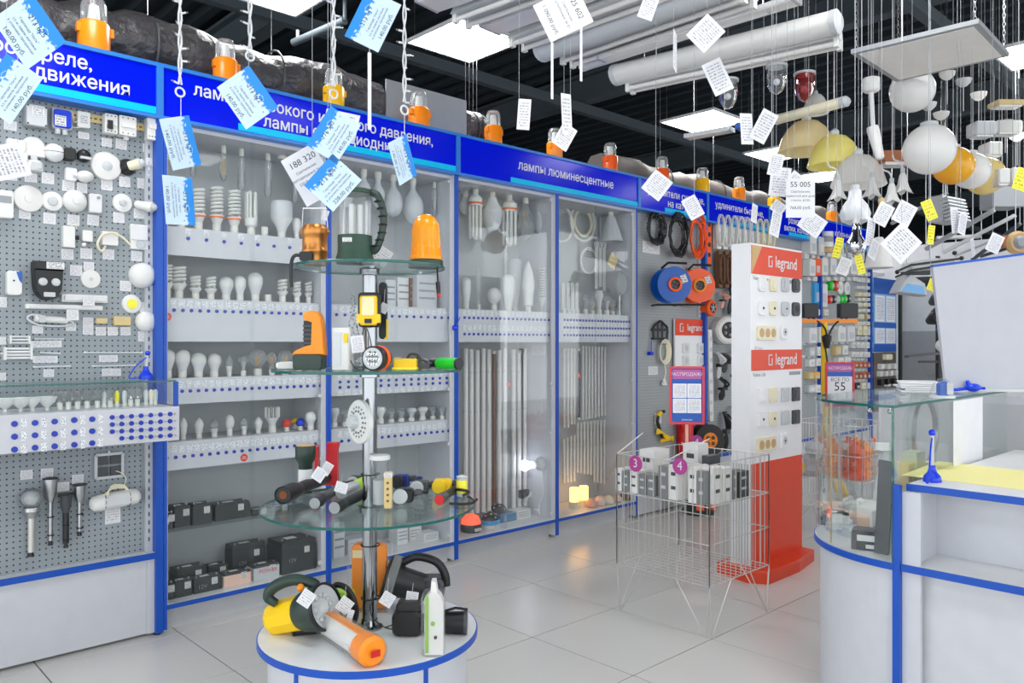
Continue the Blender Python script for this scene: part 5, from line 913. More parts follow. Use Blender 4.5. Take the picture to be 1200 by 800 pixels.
headlamp(474, 589, 'black head torch with grey round lens on the lower shelf', 'black', 'dark', 1.0); headlamp(470, 571, 'black and navy head torch behind the grey-lensed one', 'navy', 'navy', .9, lens='dark'); headlamp(493, 578, 'dark grey head torch in the middle of the lower shelf', 'dgrey', 'black', .9); headlamp(519, 577, 'yellow head torch at the right of the lower shelf', 'yellow', 'black', .95, lens='yellow'); headlamp(418, 571, 'black head torch behind the chrome post', 'dark', 'black', .8)
torch('black torch with red lens at the right of the lower shelf', (515, 592), (541, 574), ZL, None, [('head', 'dgrey', [(.018, 0), (.019, .12), (.014, .25)]), ('grip', 'black', [(.014, .25), (.014, 1.0), (.0001, 1.0)]), ('lens', 'red', [(.0001, -.01), (.0165, -.01), (.017, .02)])])
t, s_ = stand_item('torch_tube', 'upright tube torch with bright yellow label at the right rim', 'torch', 541, 581, ZL); a = s_; MB().lathe([(6 * a, 0), (6 * a, 22 * a), (6.6 * a, 23 * a), (.0001, 25 * a)], 18).build('tube', 'lgrey', t); MB().lathe([(6.3 * a, 4 * a), (6.3 * a, 19 * a)], 18, cap=False).build('yellow_label', 'ytag', t); MB().tube(spl([(-9 * a, 0, 8 * a), (0, -.03, 9 * a), (9 * a, -.02, 6 * a), (2 * a, -.03, 2 * a)], 5), .005, 6).build('strap', 'black', t)
t, s_ = stand_item('wrist_strap', 'black strap curling over the right rim of the lower shelf', 'strap', 541, 592, ZL); MB().tube(spl([(-.04, 0, .006), (.0, -.01, .006), (.035, .0, .008), (.05, .03, .015)], 6), .005, 6).build('strap', 'black', t)
# --- on the drum ---
t, s_ = stand_item('spotlight', 'big yellow spotlight with black head and carrying handle', 'spotlight', 352, 745, ZT, CAMAX); a = s_
M_ = MX.Translation((2 * a, 0, 28 * a)) @ MX.Rotation(R(-25), 4, 'Z') @ MX.Rotation(R(72), 4, 'Y')
MB().lathe([(.0001, -46 * a), (17 * a, -46 * a), (20 * a, -40 * a), (21 * a, -2 * a), (19 * a, 0), (.0001, 0)], 10, 0, M_, sm=False).build('yellow_case', 'yellow', t)
MB().lathe([(19 * a, -2 * a), (23 * a, 6 * a), (26 * a, 22 * a), (27 * a, 34 * a), (25 * a, 36 * a)], 28, 0, M_, cap=False).build('head', 'armygreen', t); MB().lathe([(25 * a, 35.5 * a), (16 * a, 31 * a), (.0001, 27 * a)], 28, 0, M_, cap=False).build('lens', 'lgrey', t)
MB().lathe([(26 * a, 33 * a), (27.6 * a, 34 * a), (27.6 * a, 38 * a), (25 * a, 38 * a)], 28, 0, M_, cap=False).build('bezel', 'black', t)
MB().tube(spl([(-28 * a, 0, 38 * a), (-38 * a, 0, 46 * a), (-30 * a, 0, 58 * a), (-8 * a, 0, 66 * a), (16 * a, -.005, 62 * a), (22 * a, -.005, 52 * a)], 6), lambda q: (5 + 2 * sin(pi * q)) * a, 10).build('handle', 'armygreen', t); MB().sph((3 * a, -.03, 60 * a), 4.5 * a, 12, 8).build('orange_button', 'orange', t)
m = MB()
for k in range(12): an = 2 * pi * k / 12; q = M_ @ V((14 * a * cos(an), 14 * a * sin(an), 31.5 * a)); m.sph(q, 3 * a, 8, 5)
m.build('led_cells', 'lgrey', t, kind='stuff')
swing_tag(359, 701, DS - .27, 'white tag tied to the yellow spotlight', .042, .05, .6, 'card', 0)
t, s_ = stand_item('spotlight', 'lime green spotlight with black hoop behind the yellow one', 'spotlight', 403, 733, ZT); a = s_; MB().rbox((-2 * a, 0, 20 * a), (26 * a, .07, 40 * a), 6 * a, ch=.01).build('lime_body', 'lime', t); MB().tube(spl([(-14 * a, -.03, 40 * a), (-6 * a, -.04, 52 * a), (8 * a, -.04, 46 * a), (17 * a, -.04, 24 * a), (13 * a, -.04, 6 * a), (4 * a, -.04, 2 * a)], 6), 3.4 * a, 8).build('hoop', 'black', t); MB().rbox((9 * a, -.036, 22 * a), (8 * a, .03, 36 * a), .008).build('front', 'black', t)
swing_tag(404, 709, DS - .1, 'white tag on the lime spotlight, tilted', .045, .05, .65, 'card', .04); swing_tag(410, 722, DS - .12, 'narrow white tag below the tilted one on the lime spotlight', .02, .045, .3, 'card', 0)
t, s_ = stand_item('blister_lamp', 'orange lamp in a clear blister pack behind the post', 'lamp', 432, 716, ZT); a = s_; MB().rbox((0, .02, 40 * a), (41 * a, .03, 77 * a), 6 * a, ch=.006).build('orange_lamp', 'orange', t); MB().rbox((0, .01, 40 * a), (49 * a, .06, 80 * a), 4 * a).build('clear_blister', 'blister', t); MB().box((-12 * a, -.012, 68 * a), (12 * a, .002, 9 * a)).build('printed_label', 'cream', t)
t, s_ = stand_item('lantern', 'white and orange tube lantern lying in clear plastic', 'lantern', 406, 771, ZT); p1, p2 = on(432, 778, ZT), on(384, 745, ZT); t.location = (p1 + p2) / 2; t.rotation_euler = (0, 0, math.atan2(p1.y - p2.y, p1.x - p2.x)); L = (p1 - p2).length; r = .045
M_ = MX.Translation((-L / 2, 0, r)) @ AX['x']
MB().lathe([(r * .85, .01), (r * .85, L * .9)], 20, 0, M_).build('white_body', 'bulbwhite', t); MB().lathe([(r * .8, L * .86), (r, L * .88), (r * 1.02, L * 1.08), (r * .8, L * 1.12), (.0001, L * 1.12)], 20, 0, M_).build('orange_end', 'orange', t)
MB().bb(-L / 2, L * .38, -.014, .014, r * 1.76, r * 1.9).build('orange_stripe', 'orange', t); MB().lathe([(r * .95, -.01), (r * 1.08, .0), (r * 1.08, L * 1.1)], 20, 0, M_, cap=False).build('clear_wrap', 'blister', t)
MB().cyl((-L / 2 + .02, .05, .028), (-L / 2 + .02, -.0, r), .006).build('cord_loop', 'dark', t)
for a2 in (-.5, .6): MB().cyl((-L / 2 + .02, 0.02 * a2, r * (1.1 + .4 * a2)), (L * .36, .02 * a2 - .03, r * (1.1 + .4 * a2)), .008, n=8).build('lamp_tube', 'opal', t)
MB().box((L / 2 + .045, 0, r), (.002, .03, .02)).build('logo_label', 'red', t)
t, s_ = stand_item('torch', 'short black torch handle lying behind the white lantern', 'torch', 363, 744, ZT); a = s_; MB().cyl((-16 * a, 0, 6 * a), (12 * a, .01, 6 * a), 6.5 * a, 5.5 * a, 14).build('barrel', 'dark', t); MB().lathe([(7 * a, 0), (7 * a, 3 * a), (.0001, 3 * a)], 14, 0, MX.Translation((-16 * a, 0, 6 * a)) @ MX.Rotation(-pi / 2, 4, 'Y')).build('end_cap', 'black', t)
t, s_ = stand_item('pack_lamp', 'white lamp in a green and white blister pack standing on the drum', 'lamp', 508, 766, ZT); a = s_
MB().prism([(x * a, y * a) for x, y in ((-10, 0), (12, 0), (12, 62), (9, 70), (5, 74), (3, 87), (-2, 87), (-3, 74), (-10, 66))], -.018, .018, 0, AX['_y'], ch=.004).build('white_body', 'bulbwhite', t); MB().bb(-9 * a, -5 * a, -.021, -.017, 4 * a, 70 * a).build('green_stripe', 'limegreen', t); MB().cyl((0, -.018, 38 * a), (0, -.022, 38 * a), 2.6 * a, n=12).build('button', 'limegreen', t); MB().cyl((3 * a, -.018, 22 * a), (3 * a, -.022, 22 * a), 2 * a, n=10).build('switch', 'black', t); MB().rbox((0, 0, 37 * a), (27 * a, .05, 74 * a), 5 * a).build('clear_blister', 'blister', t)
t, s_ = stand_item('work_lamp', 'large dark grey hand lamp with arched handle at the drum back', 'hand lamp', 485, 712, ZT); a = s_
M_ = MX.Translation((-14 * a, 0, 30 * a)) @ MX.Rotation(R(-75), 4, 'Y'); MB().lathe([(.0001, -30 * a), (16 * a, -28 * a), (18 * a, 0), (26 * a, 10 * a), (27 * a, 18 * a), (24 * a, 20 * a), (.0001, 16 * a)], 24, 0, M_).build('head', 'dark', t); MB().lathe([(26.5 * a, 6 * a), (28.5 * a, 8 * a), (28.5 * a, 14 * a), (27 * a, 16 * a)], 24, 0, M_, cap=False).build('grey_ring', 'greybox', t)
MB().rbox((16 * a, 0, 24 * a), (40 * a, .07, 26 * a), 8 * a, ch=.01).build('body', 'dgrey', t); MB().tube(spl([(-12 * a, 0, 54 * a), (4 * a, 0, 60 * a), (26 * a, 0, 54 * a), (36 * a, 0, 40 * a), (38 * a, 0, 26 * a)], 6), 5 * a, 10).build('handle', 'black', t)
t, s_ = stand_item('bicycle_lamp', 'black twin camera-shaped lamp at the right of the drum', 'lamp', 500, 742, ZT); a = s_
MB().rbox((-22 * a, -.01, 15 * a), (34 * a, .06, 28 * a), 7 * a, ch=.008).build('left_lamp', 'black', t); MB().rbox((-20 * a, 0, 32 * a), (30 * a, .05, 14 * a), 6 * a, ch=.006).build('hood', 'dark', t); MB().cyl((16 * a, 0, 13 * a), (46 * a, 0, 13 * a), 12 * a, 13 * a, 20).build('right_lamp', 'black', t); MB().cyl((44 * a, 0, 13 * a), (47.5 * a, 0, 13 * a), 13.6 * a, n=20).build('bezel', 'dgrey', t); MB().rbox((0, 0, 12 * a), (20 * a, .04, 18 * a), .008).build('bridge', 'dgrey', t); MB().tube([(20 * a, 0, 26 * a), (34 * a, 0, 30 * a), (48 * a, 0, 28 * a)], 1.6 * a, 6).build('clip', 'black', t)
swing_tag(454, 702, DS - .1, 'white tag hanging right of the chrome post above the drum', .042, .045, .55, 'card', .05); swing_tag(483, 699, DS - .05, 'white tag on the dark grey hand lamp', .04, .035, .15, 'card', .03)
# blue knob on the cabinet edge behind the stand
p = PY(532, 384, YF - .02); t = thing('door_knob', 'blue ball knob with stem on the cabinet edge', 'knob', (p.x, YF, p.z)); MB().sph((0, -.03, 0), .02, 14, 10).build('ball', 'pen', t); MB().cyl((.0, -.02, 0), (.04, 0, .01), .007).build('stem', 'pen', t); MB().tube([(.03, -.012, .01), (.055, -.012, .07)], .004, 6).build('key', 'pen', t)
# ======================= wire bins, switch stand, sale signs =======================
def wire_bin(x0, y0, w_, label, zs=(.243, .44, .62, .82), shelf=.62, n=12):
    t = thing('wire_bin', label, 'wire basket', (x0, y0, 0)); r = .0024; zb_, zt = zs[0], zs[-1]
    cs = [(0, 0), (w_, 0), (w_, w_), (0, w_)]
    for k in range(4):
        a, b = V((*cs[k], 0)), V((*cs[(k + 1) % 4], 0)); m = MB()
        for z in zs: m.cyl(a + V((0, 0, z)), b + V((0, 0, z)), r * 1.25, n=6)
        for i in range(n + 1): p = a.lerp(b, i / n); m.cyl(p + V((0, 0, zb_)), p + V((0, 0, zt)), r * (1.4 if i in (0, n) else .85), n=5)
        m.build('wire_side', 'wire', t, kind='stuff')
        for q, e in ((a, a.lerp(b, .34)), (b, b.lerp(a, .34))):
            MB().tube([q + V((0, 0, zb_)), q.lerp(e, .12) * 1.0 + V((0, 0, .002)), e + V((0, 0, zb_))], r * 1.3, 6).build('leg', 'wire', t)
    for z in {zb_, shelf}:
        m = MB()
        for i in range(n + 1): u_ = w_ * i / n; m.cyl((u_, 0, z), (u_, w_, z), r * .8, n=5)
        for i in range(4): u_ = w_ * i / 3; m.cyl((0, u_, z), (w_, u_, z), r, n=5)
        m.build('wire_floor', 'wire', t, kind='stuff')
    return t
bx, by, bw = 3.265, 2.09, .56
wb = wire_bin(bx, by, bw, 'square wire bin on four pairs of bent legs, holding slim boxes')
for a, b in (((.0, .56, .82), (.3, .62, .90)), ((.0, .24, .82), (.56, .36, .87)), ((.06, 0, .72), (.5, .5, .84))): MB().cyl(a, b, .003, n=6).build('divider_rod', 'white', wb)
def badge(x, y, z, rz, s_, label):
    t = thing('number_badge', label, 'badge', (x, y, z), rz); MB().lathe([(.0001, .003), (.042, .003), (.042, 0), (.0001, 0)], 24, 0, FY).build('disc', 'badge', t); text(s_, .062, 'white', t, (0, -.0036, 0)); return t
p = PX_(745, 543, bx - .01); badge(p.x, p.y, p.z, -pi / 2, '3', 'round magenta badge numbered 3 on the wire bin'); p = PX_(797, 546, bx - .01); badge(p.x, p.y, p.z, -pi / 2, '4', 'front round magenta badge numbered 4 on the wire bin'); badge(bx + bw - .03, by + .42, .845, -pi / 2, '4', 'farther round magenta badge numbered 4 behind the sale sign pole')
def slim(pxa, pxb, ytop, label, mt, X=None, Y=None, dep=.1, h=None, tilt=0):
    if X: a, b = PX_(pxa, 560, X), PX_(pxb, 560, X); z1 = PX_((pxa + pxb) / 2, ytop, X).z; w_ = abs(a.y - b.y) - .003; loc = V((X + dep / 2, (a.y + b.y) / 2, .625)); rz = -pi / 2
    else: a, b = PY(pxa, 560, Y), PY(pxb, 560, Y); z1 = PY((pxa + pxb) / 2, ytop, Y).z; w_ = abs(a.x - b.x) - .003; loc = V(((a.x + b.x) / 2, Y + dep / 2, .625)); rz = 0
    H = h or z1 - .625; t = thing('slim_box', label, 'box', loc, rz, 'slim lamp boxes in the wire bin', rot=(0, tilt, rz))
    MB().rbox((0, 0, H / 2), (w_, dep, H), .002, axis='z').build('box', mt, t)
    for k in range(2): MB().box((0, -dep / 2 - .0006, H * (.35 + .4 * k)), (w_ * .5, .001, H * .1)).build('printed_mark', 'dgrey' if mt == 'bulbwhite' else 'lgrey', t)
    return t
xf = bx + .012
for k, a in enumerate(((721, 728.5, 549, 'bulbwhite'), (729, 737, 552, 'greybox'), (737.5, 747, 552, 'bulbwhite'), (747.5, 757, 556, 'greybox'), (757.5, 768, 557, 'greybox'), (771, 783, 546, 'greybox'), (783.5, 794.5, 545, 'bulbwhite'), (806, 816, 548, 'bulbwhite'), (816.5, 826, 552, 'greybox'))):
    slim(a[0], a[1], a[2], f'{"white" if a[3] == "bulbwhite" else "grey"} slim box, {ORD[k]} from left along the near side of the wire bin', a[3], X=xf)
slim(749, 766, 527, 'tall white box rising behind the badge numbered 3', 'bulbwhite', X=xf + .12, dep=.14)
for k, a in enumerate(((836, 846, 548, 'bulbwhite'), (847, 858, 548, 'bulbwhite'), (859, 864, 550, 'greybox'), (866, 878, 552, 'dgrey'))):
    slim(a[0], a[1], a[2], f'{"white" if a[3] == "bulbwhite" else "grey"} slim box, {ORD[k]} from the front corner along the right side of the bin', a[3], Y=by + .012)
slim(800, 818, 520, 'white box in the middle of the wire bin behind the badge numbered 4', 'bulbwhite', X=xf + .26, dep=.1); slim(822, 832, 534, 'dark grey box in the middle of the wire bin', 'dgrey', X=xf + .22, dep=.1)
t = thing('slim_box', 'white slim box leaning across the others near the front corner', 'box', PX_(812, 572, xf + .12) + V((0, 0, .045)), rot=(0, R(38), -pi / 2)); MB().rbox((0, 0, 0), (.2, .06, .04), .002).build('box', 'bulbwhite', t)
# pole sign with four sale cards
def sale_frame(loc, rz, label, w_, h, kind):
    t = thing('sale_sign', label, 'sign', loc, rz)
    m = MB(); e = .012
    for a in (-1, 1): m.rbox((a * (w_ / 2 - e / 2), 0, 0), (e, .014, h), .003); m.rbox((0, 0, a * (h / 2 - e / 2)), (w_ - 2 * e, .014, e), .003)
    m.build('frame', 'salered', t); MB().box((0, .002, 0), (w_ - 2 * e, .006, h - 2 * e)).build('poster', 'saleblue', t)
    hz = h * .5 - e - h * .1; MB().box((0, -.003, hz), (w_ - 3 * e, .003, h * .16)).build('title_band', 'salepurple', t); text('РАСПРОДАЖА', w_ * .13, 'white', t, (0, -.0048, hz))
    if kind == 4:
        for a in (-1, 1):
            for b in (0, 1): MB().box((a * w_ * .205, -.003, h * (.11 - .26 * b) - .01), (w_ * .39, .003, h * .245)).build('sale_card', 'sheet', t)
        text('электро', w_ * .08, 'white', t, (0, -.0022, -h / 2 + e + .012))
    else:
        MB().box((0, -.003, -h * .1), (w_ - 2.4 * e, .003, h * .55)).build('price_sheet', 'paper', t); text('ВСЕ ПО', w_ * .17, 'dark', t, (0, -.005, h * .1)); text('55', w_ * .42, 'dark', t, (0, -.005, -h * .06))
    return t
p = PX_(805, 463, 3.6); t = sale_frame(p, CAMAX - .12, 'red framed sale sign with four cards on a pole in the wire bin', .185, .31, 4)
MB().cyl((0, .008, -.15), (0, .008, -.46), .009, n=10).build('pole', 'pinkish', t)
# ---- tall switch stand ----
X0, X1, Y0, Y1, HT = 4.262, 4.905, 2.45, 2.575, 1.997
t = thing('switch_stand', 'tall white and orange switch display stand with legrand lettering', 'display stand', (X0, Y0, 0)); W = X1 - X0; Dp = Y1 - Y0
MB().prism([(-.08, -.03), (-.02, -.13), (W * .55, -.13), (W + .02, -.075), (W + .04, .1), (W, Dp + .08), (-.03, Dp + .08)], 0, .075, ch=.01).build('plinth', 'legorange', t)
MB().bb(0, W, 0, Dp, .075, HT).build('column', 'legwhite', t)
m = MB()
for k in range(6): m.bb(-.003, 0, .012 + k * .019, .02 + k * .019, .08, .68)
m.build('side_grooves', 'panel2', t)
fr = MB().bb(.012, W - .004, -.004, 0, .075, .68).build('orange_front', 'legorange', t)
for z0, z1, ti, sub in ((1.815, 1.985, 'Valena Allure', 1.79), (1.235, 1.36, 'Valena Life', 1.21)):
    MB().bb(.012, W - .004, -.004, 0, z0, z1).build('logo_band', 'legorange', t); zc = (z0 + z1) / 2
    text('legrand', .1, 'white', t, (W * .67, -.0045, zc), sx=.95, bold=.016)
    m = MB(); x = W * .36
    for a, b, c, d in ((-.02, .02, .026, .034), (-.02, .02, -.034, -.026), (-.024, -.015, -.034, .034), (.015, .024, -.034, .01)): m.bb(x + a, x + b, -.0055, -.004, zc + c, zc + d)
    m.build('logo_mark', 'white', t); text(ti, .034, 'dgrey', t, (.03, -.0005, sub), align='LEFT'); MB().bb(W * .74, W * .97, -.001, 0, sub - .012, sub + .01).build('grey_caption', 'grey', t)
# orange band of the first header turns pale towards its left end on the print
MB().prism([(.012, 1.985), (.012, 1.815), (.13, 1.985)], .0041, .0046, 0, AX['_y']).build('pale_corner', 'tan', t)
cols = ((892, 'legwhite'), (905, 'creamy'), (919, 'lgrey'), (931.5, 'dgrey'))
def wall_switch(px, py, mt, kind, wpx=9.5, hpx=16, round_=.02):
    q = PY(px, py, Y0) - V((X0, Y0, 0)); a = pv(px, Y0); w_, h = .088, .088
    if kind == 'triple': w_ = .22
    o = MB().rbox((q.x, -.008, q.z), (w_, .016, h), round_, ch=.004).build('switch_plate', mt, t)
    if kind == 'rocker': MB().rbox((q.x, -.018, q.z), (w_ * .6, .006, h * .66), .006, ch=.002).build('rocker', mt, o)
    elif kind == 'socket': MB().lathe([(.026, .0165), (.024, .0175), (.022, .0165), (.0001, .0164)], 18, 0, MX.Translation((q.x, 0, q.z)) @ FY).build('socket_well', 'lgrey' if mt != 'dgrey' else 'black', o); MB().cyl((q.x, -.017, q.z), (q.x, -.019, q.z), .007, n=10).build('pin_hole', 'dark', o)
    elif kind == 'dot': MB().cyl((q.x, -.016, q.z), (q.x, -.019, q.z), .008, n=12).build('dot', 'dark', o)
    elif kind == 'triple':
        for k in (-1, 0, 1): MB().lathe([(.028, .0165), (.027, .0178), (.023, .0165), (.0001, .0164)], 18, 0, MX.Translation((q.x + k * .07, 0, q.z)) @ FY).build('socket_well', 'tan', o)
for (px, mt), dy in zip(cols, (0, .5, 1.2, 2)): wall_switch(px, 333 + dy * .8, mt, 'rocker'); wall_switch(px, 361 + dy * .6, mt, ('dot', 'dot', 'socket', 'socket')[cols.index((px, mt))])
wall_switch(897, 390, 'creamy', 'triple'); wall_switch(917.5, 389, 'legwhite', 'socket')
for (px, mt), dy in zip(cols, (0, -.4, -.9, -1.4)): wall_switch(px, 463 + dy, mt, 'rocker', round_=.004); wall_switch(px, 491 + dy * 2, mt, ('dot', 'dot', 'rocker', 'rocker')[cols.index((px, mt))], round_=.004)
wall_switch(897, 520, 'creamy', 'triple', round_=.004); wall_switch(917.5, 516, 'legwhite', 'socket', round_=.004)
text('BTicino', .03, 'grey', t, (.05, -.0005, PY(889, 408, Y0).z), align='LEFT')
mat('saleblue2', (10, 84, 176), .35)
def coil(px, py, rx, rz_, label, mt, turns=9, Y=YP, rt=.006, plug=None):
    t = item('cable_coil', label, 'cable coil', px, py, Y); a = pv(px, Y); random.seed(int(px)); m = MB()
    for k in range(turns):
        f = .62 + .38 * k / turns; ph = random.uniform(0, 6); ox = random.uniform(-.012, .012)
        m.tube([(rx * pm(px, Y) * f * cos(ph + 2 * pi * i / 20) + ox, -.02 - .06 * random.random() * .4 - .004 * k, rz_ * a * (f + .04 * sin(3 * i)) * sin(ph + 2 * pi * i / 20)) for i in range(20)], rt, 5, 0, True)
    m.build('cable_loops', mt, t, kind='stuff')
    if plug: MB().cyl((rx * a * .2, -.09, -rz_ * a * .1), (rx * a * .55, -.1, -rz_ * a * .4), .022, .026, 12).build('plug', plug, t)
    MB().cyl((0, .0, rz_ * a * .75), (0, -.09, rz_ * a * .75), .006, n=8).build('hook', 'steel', t); return t
coil(763, 268, 11, 21, 'black cable coil with a plug, left of the cable bay', 'black', 9, plug='dark'); coil(789, 276, 12, 27, 'black cable coil hanging beside the orange one', 'black', 10, YP - .03); coil(811, 278, 10, 27, 'orange cable coil in the cable bay', 'tangerine', 11, YP - .02)
t = item('power_strip', 'orange power strip hanging at the right of the cable bay', 'power strip', 825, 282); MB().rbox((0, -.03, 0), (.075, .05, .42), .01, ch=.004).build('strip', 'tangerine', t); MB().tube(spl([(-.06, -.03, .23), (-.065, -.04, .1), (-.05, -.04, .02)], 4), .014, 6).build('cable', 'black', t)
for k in range(4): MB().cyl((0, -.055, .14 - k * .09), (0, -.058, .14 - k * .09), .022, n=14).build('socket_well', 'dark', t)
def reel(px, py, rpx, label, mt, hub, Y=YP, d=.16, turn=-.55):
    p = at(px, py, Y - .12); t = thing('cable_reel', label, 'cable reel', p, turn); r = rpx * pv(px, Y - .12)
    for y0 in (-d / 2, d / 2 - .014): MB().lathe([(r * .35, 0), (r, 0), (r, .014), (r * .35, .014)], 32, 0, MX.Translation((0, y0 + .014, 0)) @ FY).build('flange', mt, t)
    MB().lathe([(r * .55, 0), (r * .55, d * .9)], 24, 0, MX.Translation((0, d * .45, 0)) @ FY).build('wound_cable', mt if hub != 'tangerine' else 'black', t)
    MB().lathe([(r * .36, 0), (r * .4, .01), (r * .4, .016), (r * .28, .02), (r * .28, .0)], 24, 0, MX.Translation((0, -d / 2, 0)) @ FY).build('hub_ring', hub, t); MB().lathe([(r * .29, .004), (.0001, .004)], 20, 0, MX.Translation((0, -d / 2, 0)) @ FY, cap=False).build('hub', 'black', t)
    for k in range(4): a = k * pi / 2 + .4; MB().cyl((r * .15 * cos(a), -d / 2 - .004, r * .15 * sin(a)), (r * .15 * cos(a), -d / 2 - .007, r * .15 * sin(a)), r * .075, n=10).build('socket_well', 'dgrey', t)
    MB().tube([(-r * .9, d / 2, -r * 1.12), (-r * .95, -d * .3, -r * 1.12), (r * .4, -d * .3, -r * 1.1), (r * .4, d / 2, -r * 1.1)], .009, 7).build('tube_frame', 'black', t); MB().tube([(-r * .3, d / 2, r * 1.0), (-r * .3, -d * .3, r * 1.22), (r * .8, -d * .3, r * 1.2)], .01, 7).build('carry_handle', 'black', t)
    MB().box((r * .62, -d / 2 - .002, r * .12), (r * .35, .002, r * .45), 0, MX.Rotation(R(-20), 4, 'Y')).build('price_label', 'labelprint', t)
    MB().cyl((0, d / 2, 0), (0, d / 2 + .06, 0), .012, n=8).build('hook', 'steel', t); return t
reel(786, 334, 21, 'blue cable reel with an orange hub ring', 'saleblue2', 'tangerine', YP - .05); reel(816, 335, 20, 'orange cable reel right of the blue one', 'tangerine', 'orange', YP + .04, .12)

t = item('cable_reel', 'small orange cable reel below the big orange one', 'cable reel', 824, 361); r = .075; MB().lathe([(r, 0), (r, .09), (r * .85, .1), (.0001, .1)], 24, 0, FY).build('body', 'tangerine', t); MB().lathe([(r * .6, .1), (r * .62, .104), (.0001, .104)], 18, 0, FY).build('face', 'dark', t)
for k in range(5): MB().bb(-.004, .004, -.107, -.103, 0, r * .55).build('spoke', 'lgrey', t, rot=(0, k * 1.257, 0))
t = item('cable_cradle', 'black plastic cradle under the blue reel', 'bracket', 771, 384); MB().rbox((0, -.02, -.015), (.2, .03, .02), .005).rbox((0, -.02, -.09), (.2, .03, .018), .005).tube(spl([(-.09, -.025, -.09), (-.095, -.025, .0), (-.05, -.025, .03), (.0, -.025, .055), (.05, -.025, .03), (.095, -.025, 0), (.09, -.025, -.09)], 5), .011, 6).tube([(-.03, -.02, -.09), (-.03, -.02, .035)], .008, 6).tube([(.03, -.02, -.09), (.03, -.02, .035)], .008, 6).build('cradle', 'black', t)
t = item('cable_coil', 'white cable coil with a dangling plug', 'cable coil', 775, 412); a = pv(775); m = MB()
for k in range(7): m.tube([((7 + .6 * k) * a * cos(2 * pi * i / 18), -.02 - .004 * k, (11 + .6 * k) * a * sin(2 * pi * i / 18)) for i in range(18)], .005, 5, 0, True)
m.tube(spl([(0, -.03, -12 * a), (3 * a, -.03, -24 * a), (0, -.03, -32 * a)], 5), .005, 6); m.build('cable_loops', 'creamy', t, kind='stuff'); MB().lathe([(.012, .05), (.024, .01), (.024, 0), (.0001, 0)], 12, 0, MX.Translation((0, -.03, -39 * a))).build('plug', 'bulbwhite', t); MB().cyl((0, 0, 9 * a), (0, -.06, 9 * a), .005, n=6).build('hook', 'steel', t)
t = item('counter_pen', 'blue pen clip left of the white cable coil', 'pen holder', 760, 414); MB().rbox((0, -.02, 0), (.04, .035, .03), .008).build('clip', 'pen', t); MB().cyl((.01, -.02, .01), (.012, -.02, .1), .005, n=8).build('pen_barrel', 'pen', t)
card(765, 434, 'left below the white cable coil in the cable bay', 11, 10, group='price cards in the cable bay'); card(771, 490, 'behind the yellow cable in the cable bay', 8, 12, group='price cards in the cable bay'); card(763, 290, 'below the left black coil', 20, 14, group='price cards in the cable bay')
# legrand board
t = item('switch_board', 'narrow white switch board with an orange legrand title', 'display board', 809, 428, YP - .02); xa, xb = WX(790, YP - .02) - t.location.x, WX(828, YP - .02) - t.location.x; zz = lambda py: PY(809, py, YP - .02).z - t.location.z
MB().bb(xa, xb, -.01, .005, zz(486), zz(374)).build('board', 'legwhite', t); MB().bb(xa, xb, -.014, -.01, zz(393), zz(374)).build('title_band', 'legorange', t); text('legrand', .085, 'white', t, ((xa + xb) / 2 + .05, -.015, zz(384)), bold=.016)
m = MB(); xc = xa + .09
for q in ((-.022, .022, .028, .036), (-.022, .022, -.036, -.028), (-.026, -.017, -.036, .036), (.017, .026, -.036, .01)): m.bb(xc + q[0], xc + q[1], -.0155, -.014, zz(384) + q[2], zz(384) + q[3])
m.build('logo_mark', 'white', t)
for r_ in range(4):
    for c in range(2): o = MB().rbox((xa + (.3 + .45 * c) * (xb - xa), -.018, zz(408 + r_ * 14)), (.09, .016, .09), .01, ch=.004).build('switch_plate', 'white', t); MB().lathe([(.026, 0), (.024, .002), (.0001, .001)], 16, 0, MX.Translation((xa + (.3 + .45 * c) * (xb - xa), -.026, zz(408 + r_ * 14))) @ FY).build('socket_well', 'lgrey', o)
t = item('power_strip', 'long white power strip hanging right of the legrand board', 'power strip', 831, 440, YP - .05); MB().rbox((0, 0, 0), (.06, .04, .82), .01, ch=.004, M=MX.Rotation(R(-2), 4, 'Y')).build('strip', 'bulbwhite', t)
for k in range(8): MB().cyl((0, -.02, .33 - k * .095), (0, -.023, .33 - k * .095), .02, n=12).build('socket_well', 'lgrey', t)
MB().cyl((0, .02, .38), (0, .06, .38), .006, n=6).build('hook', 'steel', t)
t = item('extension_cable', 'yellow cable with black socket, low in the cable bay', 'cable', 770, 500); a = pv(770); m = MB()
for k in range(5): m.tube(spl([(-6 * a, -.03, -8 * a), (-2 * a, -.03 - .004 * k, (-2 - k) * a), (10 * a, -.04, (-14 + k) * a), (24 * a, -.04, (-13 - k) * a), (20 * a, -.03, -16 * a), (0, -.04, (-17 + k * .5) * a)], 4), .009, 6)
m.build('cable', 'yellow', t, kind='stuff'); MB().tube(spl([(8 * a, -.03, 18 * a), (0, -.03, 16 * a), (-5 * a, -.03, 8 * a), (-1 * a, -.03, -2 * a), (4 * a, -.03, -12 * a)], 5), .014, 8).build('socket_cable', 'black', t); MB().cyl((-4 * a, -.03, 13 * a), (2 * a, -.03, 17 * a), .018, n=10).build('yellow_collar', 'yellow', t)
t = item('fire_extinguisher', 'red cylinder with curved top behind the sale sign', 'extinguisher', 803, 505, YP - .06); MB().lathe([(.07, -.2), (.07, .12), (.05, .16), (.025, .18), (.025, .2), (.0001, .2)], 20).build('cylinder', 'red', t); MB().tube(spl([(0, 0, .19), (-.06, -.02, .21), (-.1, -.03, .1), (-.08, -.04, 0)], 5), .012, 7).build('hose', 'red', t)
